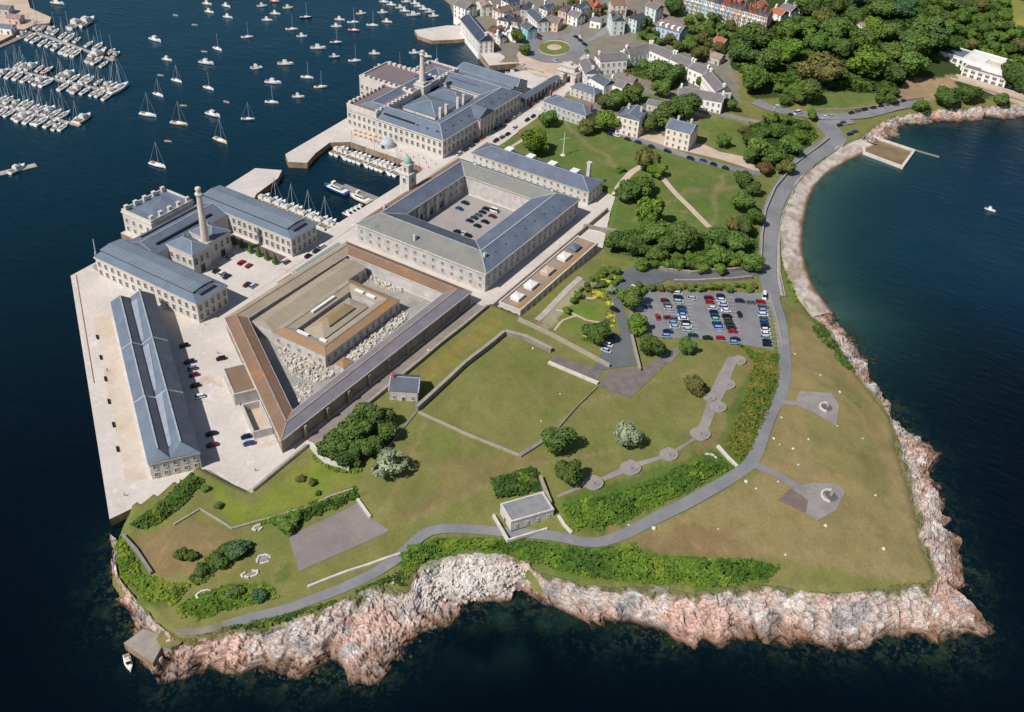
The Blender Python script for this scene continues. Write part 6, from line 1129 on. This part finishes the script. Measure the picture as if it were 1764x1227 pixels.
CARS = {'hatch': car_meshes(4.2, 1.85, 1.5, -1.6, .9, .92), 'saloon': car_meshes(4.7, 1.9, 1.45, -1.2, 1.0, .92), 'estate': car_meshes(4.6, 1.9, 1.6, -2.0, .95, .96), 'van': car_meshes(5.4, 2.1, 2.35, -2.5, 1.5, 1.25)}
CCOL = {'red': S(158,34,40), 'darkred': S(96,32,40), 'white': S(216,218,218), 'silver': S(176,184,190), 'navy': S(28,38,72), 'blue': S(48,78,128), 'lightblue': S(132,164,200), 'black': S(22,24,28), 'teal': S(34,72,78), 'mint': S(140,190,180), 'green': S(26,56,46), 'grey': S(96,102,110), 'lilac': S(170,164,196), 'brown': S(86,66,58), 'gold': S(170,150,110)}
CN = {'lightblue': 'light blue', 'darkred': 'dark red', 'mint': 'pale green', 'green': 'dark green', 'gold': 'golden'}
NCAR = [0]
def car(x, y, col, ang, label, group, kind=None, dz=.0):
    k = kind or ('hatch', 'saloon', 'estate', 'hatch')[NCAR[0] % 4]; NCAR[0] += 1; D = CARS[k]; c = G(x, y, .7)
    zc = c[2]+dz; o = thing('parked_car' if k != 'van' else 'parked_van', label, 'car' if k != 'van' else 'van', (c[0], c[1], zc), ang, group)
    for nm in ('roof', 'windows', 'body'): p = link(nm, D[nm], o); p.color = (*CCOL[col], 1)
    for sx_ in (-1, 1):
        for sy_ in (-1, 1): link('wheel', D['wheel'], o, (sx_*D['L']*.31, sy_*(D['W']/2-.1), .32))
    for sy_ in (-1, 1): link('headlight', D['headlight'], p, (D['L']/2-.06, sy_*D['W']*.3, .55))
def cars(items, place, group, dirf, dz):
    from collections import defaultdict
    by = defaultdict(list)
    for it in items: by[it[2]].append(it)
    for col, L_ in by.items():
        L_.sort()
        for i, it in enumerate(L_):
            kind = it[3] if len(it) > 3 and isinstance(it[3], str) else None; ang = dirf(it)
            w_ = 'van' if kind == 'van' else 'car'; lab = f'{CN.get(col, col)} {w_} {place}' + (f', {nth(i)} {CN.get(col, col)} one from the left' if len(L_) > 1 else '')
            car(it[0], it[1], col, ang+(random.random()-.5)*.05, lab, group, kind, dz)
CP = zl(1100,490,6.785,[(310,190,'darkred'),(340,240,'grey'),(355,280,'silver'),(350,390,'darkred'),(410,400,'grey'),(410,455,'lightblue'),(425,500,'silver'),(345,550,'navy'),(330,605,'lightblue'),(460,105,'white'),(465,150,'navy'),(470,205,'silver'),(500,270,'teal'),(510,315,'blue'),(515,360,'lightblue'),(525,402,'white'),(555,445,'black'),(565,488,'white'),(580,530,'silver'),
 (110,260,'blue'),(30,290,'lilac'),(640,600,'teal'),(630,165,'silver'),(825,160,'darkred'),(835,208,'red'),(870,280,'white'),(880,322,'navy'),(892,368,'teal'),(905,412,'mint'),(920,460,'blue'),(945,512,'lightblue'),(960,135,'navy'),(972,185,'white'),(990,226,'silver'),(1005,264,'lilac'),(1022,306,'white'),(1035,375,'black'),(1048,418,'brown'),(1062,460,'green'),(1085,502,'green'),(1100,548,'red'),
 (1185,195,'navy'),(1310,212,'grey'),(1430,205,'red'),(1455,262,'grey'),(1458,310,'lightblue'),(1460,355,'white'),(1465,400,'grey'),(1470,442,'blue'),(1480,486,'black'),(1485,530,'white'),(1490,580,'white'),(1495,622,'silver'),(1500,662,'navy'),(1505,705,'black'),(810,625,'black'),(960,628,'red'),(1130,640,'navy'),(1120,680,'lightblue')])
cars(CP, 'in the main car park', 'cars in the main car park', lambda it: gang(it[0], it[1], 1, .06), .2)
cars(zl(1100,490,6.785,[(225,385,'red','hatch'),(1180,355,'black','hatch')]), 'parked askew between the car park rows', 'cars in the main car park', lambda it: gang(it[0], it[1], .35, 1), .2)
cars(zl(1100,490,6.785,[(1468,140,'white','van')]), 'at the car park entrance by the road', 'cars in the main car park', lambda it: gang(it[0], it[1], .05, 1), .2)
cars(zl(600,90,4.9,[(990,820,'black'),(1045,785,'navy'),(1085,750,'black'),(1130,720,'red'),(1250,640,'black'),(1300,615,'grey'),(1350,580,'black'),(1400,550,'silver'),(1440,520,'white'),(1245,745,'darkred'),(1300,715,'grey'),(1345,690,'black'),(1405,635,'silver'),(1510,570,'black'),(1560,540,'navy'),(1550,440,'red'),(1590,415,'navy'),(1630,390,'black'),(1675,360,'grey'),(935,855,'silver'),(1660,465,'black')]), 'along the road below the bakery', 'cars along the yard road', lambda it: 0.0 if it[0] % 2 > 1 else math.pi, .02)
cars(zl(200,310,4.9,[(845,765,'black'),(895,788,'white'),(935,812,'navy'),(1060,695,'red'),(1120,722,'red'),(960,640,'grey'),(1105,880,'darkred'),(1160,890,'silver')]), 'in the brewhouse court', 'cars in the brewhouse court', lambda it: 0.05, .02)
cars(zl(200,310,4.9,[(1440,690,'grey'),(1620,640,'black'),(1690,595,'navy'),(1740,560,'white')]), 'beside the glazed shed', 'cars along the yard road', lambda it: 0.0, .02)
cars(zl(100,470,3.92,[(850,490,'black'),(885,600,'navy'),(905,645,'grey'),(915,688,'darkred'),(925,760,'black'),(950,835,'white'),(1035,1085,'black'),(1040,1160,'darkred')]), 'beside the quayside store', 'cars beside the quayside store', lambda it: cl+math.pi/2, .02)
cars(zl(100,470,3.92,[(1100,577,'black'),(1270,1105,'navy'),(1290,1150,'blue')]), 'beside the cooperage wing', 'cars beside the quayside store', lambda it: cl+math.pi/2, .02)
cars(zl(780,230,6.3,[(130,750,'navy'),(70,812,'blue'),(360,815,'black'),(320,850,'navy'),(275,882,'grey'),(230,912,'teal'),(180,945,'navy'),(430,895,'darkred'),(350,955,'black'),(265,1000,'black'),(50,1065,'black'),(110,1080,'silver'),(165,1105,'black'),(440,835,'white','van')]), 'in the great store courtyard', 'cars in the store courtyard', lambda it: math.pi/2, .05)
cars(zl(880,0,3.92,[(670,905,'navy'),(715,915,'white'),(790,940,'black'),(860,960,'navy'),(950,990,'black'),(1060,1020,'black'),(1215,1070,'navy'),(1300,1085,'blue'),(1370,1110,'black'),(1450,1135,'black')]), 'on the villa road', 'cars on the villa road', lambda it: gang(it[0], it[1], 1, .33), .15)
cars(zl(780,400,3.92,[(1070,700,'blue'),(1050,760,'white'),(1035,800,'silver'),(1225,375,'white'),(1095,525,'black')]), 'in the lane by the flower garden', 'cars in the garden lane', lambda it: gang(it[0], it[1], 1, .35), .22)
cars(zl(1314,0,3.92,[(520,845,'navy'),(545,828,'blue'),(590,905,'navy'),(622,888,'blue'),(185,775,'navy'),(100,720,'white'),(150,715,'grey'),(420,790,'white'),(465,785,'silver'),(600,762,'black'),(645,750,'grey'),(690,740,'black'),(750,728,'navy'),(800,716,'black'),(850,705,'grey'),(905,692,'black'),(950,680,'navy'),(240,762,'white','van')]), 'on the seaside road', 'cars on the seaside road', lambda it: gang(it[0], it[1], 1, -.22), .18)
cars(zl(880,0,3.92,[(440,250,'black'),(470,275,'navy'),(500,302,'black'),(195,262,'red'),(512,345,'grey'),(300,410,'silver'),(110,240,'white')]), 'round the roundabout', 'cars round the roundabout', lambda it: gang(it[0], it[1], 1, .55), .22)
c = G(1362,468); car(1362, 468, 'white', gang(1362,468,.1,1), 'white camper van parked on the verge above the beach', None, 'van', 0)
# ------------------------------------------------------------------ boats
mhull = mat('hull_gelcoat', (1, 1, 1), .3, objcol=True, fine=0, col2=None, spec=.5, scale=1); mdeck = mat('deck_white', S(226,224,216), .6, scale=1, fine=.06, var=.08); mteak = mat('teak', S(140,116,92), .8, scale=1, fine=.1); mspar = mat('spar_alloy', S(196,200,204), .35, scale=1, fine=0, metal=.3, var=.05); mcover = mat('sail_cover', S(44,58,96), .8, scale=1, fine=.1, rnd=.3); mcanvas = mat('canvas_pale', S(208,204,196), .8, scale=1, fine=.08)
def hullsecs(L_, Bm, H, fine=1.0, stern=.8):
    S_ = []
    for t in np.linspace(0, 1, 9):
        x = -L_/2+L_*t; b = Bm/2*(stern+(1-stern)*min(1, t/.4)) if t < .45 else Bm/2*max(.03, (1-((t-.45)/.55)**(1.9*fine))); z = H*(.82+.32*t*t); k = -.25*(1-t**4)
        S_.append([(x, -b*.35, k), (x, b*.35, k), (x, b*.92, z*.35), (x, b, z), (x, -b, z), (x, -b*.92, z*.35)])
    return S_
def boatset():
    D = {}
    for nm, L_, Bm, H, fn, kind in (('yacht', 10.0, 3.1, 1.15, 1.0, 's'), ('sloop', 7.6, 2.5, .95, 1.0, 's'), ('cruiser', 9.5, 3.3, 1.4, 1.3, 'm'), ('launch', 6.6, 2.4, .95, 1.3, 'm'), ('dinghy', 3.6, 1.5, .5, 1.2, 'd')):
        d = {}; d['hull'] = loft(hullsecs(L_, Bm, H, fn)).mesh('hull', mhull)
        dk = MB(); sec = hullsecs(L_*.965, Bm*.9, H, fn); up = [(s[3], s[4]) for s in sec]
        for a, b in zip(up, up[1:]): dk.face([(a[1][0], a[1][1], a[1][2]+.06), (b[1][0], b[1][1], b[1][2]+.06), (b[0][0], b[0][1], b[0][2]+.06), (a[0][0], a[0][1], a[0][2]+.06)])
        d['deck'] = dk.mesh('deck', mdeck if kind != 'd' else mteak)
        if kind == 's':
            cab = [[(x, -w, H*.95), (x, w, H*.95), (x, w*.85, z), (x, -w*.85, z)] for x, w, z in ((-L_*.1, Bm*.28, H+.55), (L_*.1, Bm*.28, H+.6), (L_*.24, Bm*.16, H+.3))]; d['cabin'] = loft(cab).mesh('cabin', mdeck)
            d['cockpit'] = MB().box(-L_*.4, -L_*.13, -Bm*.22, Bm*.22, H*.9, H+.1).mesh('cockpit', mteak); d['mast'] = MB().tube([(L_*.08, 0, H), (L_*.08, 0, H+L_*1.22)], [.13, .09], 6).mesh('mast', mspar)
            d['boom'] = MB().tube([(L_*.07, 0, H+1.3), (-L_*.32, 0, H+1.25)], [.2, .16], 6).mesh('boom', mcover); d['stays'] = MB().tube([(L_*.48, 0, H*1.1), (L_*.08, 0, H+L_*1.18)], .05, 4).tube([(-L_*.48, 0, H), (L_*.08, 0, H+L_*1.2)], .05, 4).mesh('stays', mspar)
        elif kind == 'm':
            cab = [[(x, -w, H*.9), (x, w, H*.9), (x, w*.9, z), (x, -w*.9, z)] for x, w, z in ((-L_*.18, Bm*.38, H+1.2), (L_*.06, Bm*.38, H+1.25), (L_*.22, Bm*.28, H+.45))]; d['cabin'] = loft(cab).mesh('cabin', mdeck)
            d['windscreen'] = MB().face([(L_*.07, -Bm*.34, H+1.2), (L_*.07, Bm*.34, H+1.2), (L_*.2, Bm*.27, H+.62), (L_*.2, -Bm*.27, H+.62)][::-1]).mesh('windscreen', mcarglass); d['cockpit'] = MB().box(-L_*.46, -L_*.2, -Bm*.32, Bm*.32, H*.8, H+.08).mesh('cockpit', mteak); d['flybridge'] = MB().box(-L_*.16, L_*.0, -Bm*.24, Bm*.24, H+1.24, H+1.6).mesh('flybridge', mcanvas)
        else: d['thwart'] = MB().box(-.3, .1, -.6, .6, .42, .62).mesh('thwart', mteak)
        D[nm] = d
    return D
BOATS = boatset(); HCOL = [S(238,238,234), S(232,234,238), S(240,238,230), S(226,228,230)]
BNAME = {'yacht': ('sailing_yacht', 'sailing boat'), 'sloop': ('sailing_yacht', 'sailing boat'), 'cruiser': ('motor_cruiser', 'motor boat'), 'launch': ('motor_launch', 'motor boat'), 'dinghy': ('dinghy', 'dinghy')}
NB = [0]
def boat(x, y, kind, ang, label, group, col=None, sc=1.0, z=.0):
    c = W(x, y, .6); NB[0] += 1; o = thing(BNAME[kind][0], label, BNAME[kind][1], (c[0], c[1], z), ang, group); o.scale = (sc, sc, sc); last = {}
    for nm, d in BOATS[kind].items():
        if nm == 'stays' and c[0] > 440: continue
        p = link(nm, d, last.get({'boom': 'mast', 'stays': 'mast', 'windscreen': 'cabin', 'flybridge': 'cabin'}.get(nm), o)); last[nm] = p
        if nm == 'hull': p.color = (*(col or HCOL[NB[0] % 4]), 1)
def wang(x, y, dx, dy):
    a, b = W(x, y), W(x+dx, y+dy); return math.atan2(b[1]-a[1], b[0]-a[0])
bl, ye, rd, bk = S(90,130,180), S(206,182,120), S(180,70,60), S(40,46,60)
MO = zl(0,0,3.92,[(1050,270,'cruiser'),(1470,330,'sloop'),(1130,402,'launch'),(1395,425,'cruiser'),(1410,595,'sloop'),(1195,545,'sloop'),(1070,640,'sloop'),(1000,775,'yacht'),(1210,835,'yacht','y'),(1440,775,'cruiser'),(1675,805,'sloop','b'),(1490,950,'yacht','y'),(1065,1115,'yacht'),(1670,250,'sloop'),(1730,455,'launch'),(1540,115,'launch'),(1415,80,'launch'),(1400,25,'launch'),(1530,40,'launch'),(1240,710,'dinghy'),(1185,100,'dinghy'),(1315,165,'dinghy'),(1085,505,'dinghy'),(1530,685,'dinghy'),(1380,345,'dinghy'),(1135,950,'dinghy'),(390,22,'cruiser')])+zl(440,0,3.92,[(45,40,'launch'),(130,10,'launch','r'),(220,52,'launch'),(135,92,'launch'),(80,135,'launch'),(245,197,'sloop'),(340,117,'sloop','k'),(315,245,'launch'),(425,325,'cruiser'),(545,287,'sloop','b'),(570,132,'launch'),(548,178,'launch'),(660,150,'sloop'),(665,205,'sloop','r'),(790,170,'sloop'),(890,147,'launch'),(715,92,'launch'),(860,85,'launch'),(535,385,'launch','b'),(670,410,'sloop'),(805,362,'launch'),(970,455,'sloop'),(205,432,'cruiser'),(350,522,'sloop'),(120,557,'cruiser'),(440,587,'sloop'),(290,652,'launch'),(110,690,'sloop'),(10,460,'launch'),(920,32,'launch'),(980,52,'launch'),(1010,74,'launch'),(1070,102,'cruiser'),(1080,24,'launch'),(1105,42,'launch'),(1140,62,'launch'),(1180,80,'launch'),(1205,108,'launch'),(870,12,'launch'),(1020,12,'launch'),(840,455,'launch'),(1075,357,'launch'),(1155,380,'launch'),(1740,500,'cruiser')])
kw = {'yacht': 'white yacht', 'sloop': 'small white sailing boat', 'cruiser': 'white motor cruiser', 'launch': 'small white motor boat', 'dinghy': 'tiny dinghy'}
MO = sorted(MO); cnt = {}
for it in MO:
    x, y, k = it[:3]; cc = it[3] if len(it) > 3 else ''; bd = 'nearest the far shore' if y < 30 else 'in the upper harbour' if y < 75 else 'in mid harbour' if y < 130 else 'nearest the yard'
    nmk = kw[k] if not cc else {'y': 'cream hulled yacht', 'b': 'blue hulled boat', 'r': 'red trimmed boat', 'k': 'dark hulled sailing boat'}[cc]; key = (nmk, bd); cnt[key] = cnt.get(key, 0)+1
    boat(x, y, k, wang(x, y, 10, 2)+(.35 if x > 400 else -.1)+(random.random()-.5)*.5, f'{nmk} moored {bd}, {nth(cnt[key]-1)} from the left', 'boats moored in the harbour', {'y': ye, 'b': bl, 'r': rd, 'k': bk}.get(cc), {'launch': 1.15, 'dinghy': 1.2}.get(k, 1.12))
# marina pontoons
mpont = mat('pontoon_planks', S(176,166,154), .9, scale=.5, fine=.15)
def pontoon(label, a, b, w=2.6, m=None):
    p, q = W(*a, .5), W(*b, .5); L_ = np.linalg.norm(q-p); o = thing('pontoon', label, 'pontoon', (p[0], p[1], 0), math.atan2(q[1]-p[1], q[0]-p[0])); MB().box(0, L_, -w/2, w/2, -.3, .55).build('deck', m or mpont, o)
    for i in range(int(L_/14)+1): MB().tube([(i*14+1, w/2+.25, -2), (i*14+1, w/2+.25, 2.6)], .2, 6).build('pile', mspar, o)
ROWS = [('far', (44,50), (196,104), 13), ('middle', (10,118), (202,160), 15), ('near', (-15,178), (138,216), 13)]
for nm, a, b, n in ROWS:
    pontoon(f'{nm} timber pontoon of the marina at the left edge', a, b)
    for i in range(n):
        t = (i+.6)/n; x, y = a[0]+(b[0]-a[0])*t, a[1]+(b[1]-a[1])*t
        for side, ox, oy in (('outer', 11, -8), ('inner', -11, 8)):
            if (i*7+len(nm)+(side == 'outer')*3) % 11 == 0: continue
            k = ('yacht', 'cruiser', 'yacht', 'sloop', 'yacht')[(i*3+(side == 'inner')) % 5]
            if x+ox < -30: continue
            boat(x+ox+random.uniform(-2.5, 2.5), y+oy+random.uniform(-2, 2), k, wang(x, y, 11, -7)+random.uniform(-.12, .12), f'{kw[k]} on the {side} side of the {nm} marina pontoon, {nth(n-1-i)} from tip', 'boats berthed in the marina', rd if (i == 4 and nm == 'middle' and side == 'outer') else None, random.uniform(.95, 1.45))
pontoon('wide concrete breakwater of the marina with sheds', (-10,82), (70,48), 7, mconc); pontoon('lone pontoon low on the left edge', (-12,302), (62,284), 4.5)
for i, (x, y, c_) in enumerate(((168,98,'teak'), (132,44,'w'), (205,154,'w'), (150,40,'w'), (30,292,'w'))): boat(x, y, 'cruiser' if i != 2 else 'yacht', wang(x, y, 11, -6), ['brown wooden ketch at the tip of the far marina pontoon', 'large white cruiser outside the far marina pontoon', 'long white yacht lying beyond the tip of the middle pontoon', 'second large cruiser outside the far marina pontoon', 'white boat tied to the lone left pontoon'][i], 'boats berthed in the marina', S(150,96,66) if i == 0 else None, 1.9 if i != 4 else 1.2)
for i, (x, y) in enumerate(((10,12), (28,28), (14,45))): house(f'boatyard shed, {nth(i)} down from the corner of the photo', (x-14, y-4), (x+8, y-2), 8, 4, 1.4, ('grey', 'pink', 'white')[i], ('grey', 'pinkb', 'pale')[i], 'boatyard_shed', 'shed', storeys=1, chim=0, zfix=2.52)
# yacht basin
def berth(a, b, n, d, place, kinds, skip=()):
    for i in range(n):
        t = (i+.5)/n; x, y = a[0]+(b[0]-a[0])*t, a[1]+(b[1]-a[1])*t; k = kinds[i % len(kinds)]
        boat(x, y, k, wang(x, y, *d)+(random.random()-.5)*.08, f'{kw[k]} in the yard basin, {nth(i)} from the left along the {place}', 'boats berthed in the yard basin', None, 1.2)
berth((578,259), (694,299), 15, (12,-6), 'bakery quay', ['cruiser','cruiser','launch','yacht','cruiser']); berth((449,342), (578,392), 18, (11,-7), 'brewhouse quay', ['cruiser','launch','cruiser','yacht']); berth((598,372), (625,358), 4, (12,5), 'store quay', ['launch','launch'])
pontoon('grey pontoon jutting into the middle of the basin', (655,346), (590,320), 5, mconc)
for lab, x, y, L_, cb in (('blue hulled passenger ferry moored in the basin', 579, 326, 17, S(52,84,140)), ('cream passenger launch moored beside the basin pontoon', 620, 342, 14, S(214,200,176))):
    c = W(x, y, .8); o = thing('passenger_ferry', lab, 'ferry', (c[0], c[1], 0), wang(x, y, -12, -5)); h_ = loft(hullsecs(L_, 5.2, 1.7, 1.2, .9)).build('hull', mhull, o); h_.color = (*cb, 1)
    MB().box(-L_*.42, L_*.3, -2.2, 2.2, 1.5, 1.75).build('deck', mdeck, o); MB().box(-L_*.25, L_*.15, -1.7, 1.7, 1.75, 3.6).build('saloon', mdeck, o); MB().box(-L_*.24, L_*.14, -1.75, 1.75, 2.3, 3.1).build('saloon_windows', mcarglass, o); MB().box(L_*.05, L_*.14, -1.2, 1.2, 3.6, 5).build('wheelhouse', mdeck, o)
    for i in range(5): MB().box(-L_*.22+i*1.4, -L_*.22+i*1.4+.5, -1.4, 1.4, 3.6, 4.0).build('bench', mteak, o)
boat(221, 1142, 'cruiser', wang(221, 1142, 3, 10), 'white motor boat close under the landing stage', None, None, .72); boat(1706, 361, 'launch', wang(1706, 361, 8, 3), 'lone white boat in the bay on the right', None, None, .9); boat(752, 105, 'sloop', .5, 'white sailing boat just behind the bakery sea range', None, None, 1.0)

# ------------------------------------------------------------------ people strolling on quay and beach
def person_mesh():
    me = bpy.data.meshes.new('figure'); J = [(0,0,.95),(0,0,1.2),(0,0,1.42),(0,0,1.5),(0,.02,1.66),(.1,0,.9),(.12,.06,.5),(.12,.02,.06),(.13,.14,.03),(-.1,0,.9),(-.12,-.1,.5),(-.12,-.16,.08),(-.12,-.04,.03),(.2,0,1.38),(.27,-.05,1.1),(.26,.08,.86),(-.2,0,1.38),(-.27,.05,1.1),(-.26,.16,.88)]
    E_ = [(0,1),(1,2),(2,3),(3,4),(0,5),(5,6),(6,7),(7,8),(0,9),(9,10),(10,11),(11,12),(2,13),(13,14),(14,15),(2,16),(16,17),(17,18)]
    R_ = [.15,.15,.16,.06,.11,.1,.07,.05,.045,.1,.07,.05,.045,.07,.05,.035,.07,.05,.035]
    me.from_pydata(J, E_, []); o = bpy.data.objects.new('figure', me); COL.objects.link(o); md = o.modifiers.new('skin', 'SKIN')
    for i, v in enumerate(me.skin_vertices[0].data): v.radius = (R_[i], R_[i]*.8); v.use_root = i == 0
    o.modifiers.new('sub', 'SUBSURF').levels = 1
    dg = bpy.context.evaluated_depsgraph_get(); ev = bpy.data.meshes.new_from_object(o.evaluated_get(dg)); bpy.data.objects.remove(o); ev.materials.clear(); ev.materials.append(mat('clothing', (1, 1, 1), .9, objcol=True, fine=0, col2=None, scale=1)); ev.name = 'body'; return ev
PM = person_mesh(); HAIR = MB().lathe([(.115, 1.66), (.12, 1.72), (.09, 1.79), (.03, 1.82)], 8).mesh('hair', mat('hair_brown', S(70,52,40), .8, scale=2, fine=.1)); LEGS = MB().lathe([(.19, .55), (.2, .92), (.17, 1.0)], 8).mesh('shorts', mat('denim', S(60,70,96), .9, scale=2, fine=.1))
SH = [('white', S(232,230,226)), ('red', S(176,50,46)), ('blue', S(60,96,160)), ('dark', S(50,50,58)), ('pink', S(214,150,156)), ('yellow', S(214,186,96))]
def people(pts, place, grp, base=None):
    n_ = {}
    for i, (x, y) in enumerate(sorted(pts)):
        cn, cc = SH[(i*5+2) % 6]; k = n_.get(cn, 0); n_[cn] = k+1; c = G(x, y) if base is None else W(x, y, base); o = thing('person', f'person in {cn} top walking {place}, {nth(k)} such from the left', 'person', tuple(c), i*1.3, grp); p = link('body', PM, o); p.color = (*cc, 1); link('hair', HAIR, o, (0, .02, 0)); link('shorts', LEGS, o)
people([(640,246),(652,250),(662,244),(690,262),(700,268),(712,272),(720,268),(730,275),(735,282),(722,285),(742,278),(750,284),(716,290),(728,292),(738,290),(706,280)], 'on the bakery quay', 'people on the quay', 3.5)
people([(1512,222),(1522,226),(1530,222),(1536,228),(1518,232),(1526,234),(1502,232),(1498,240),(1508,238)], 'on the beach by the pool', 'people on the beach')
people([(185,640),(215,855),(400,585),(375,610),(440,812),(415,700),(352,560)], 'across the lower yard', 'people in the yard', 3.5)
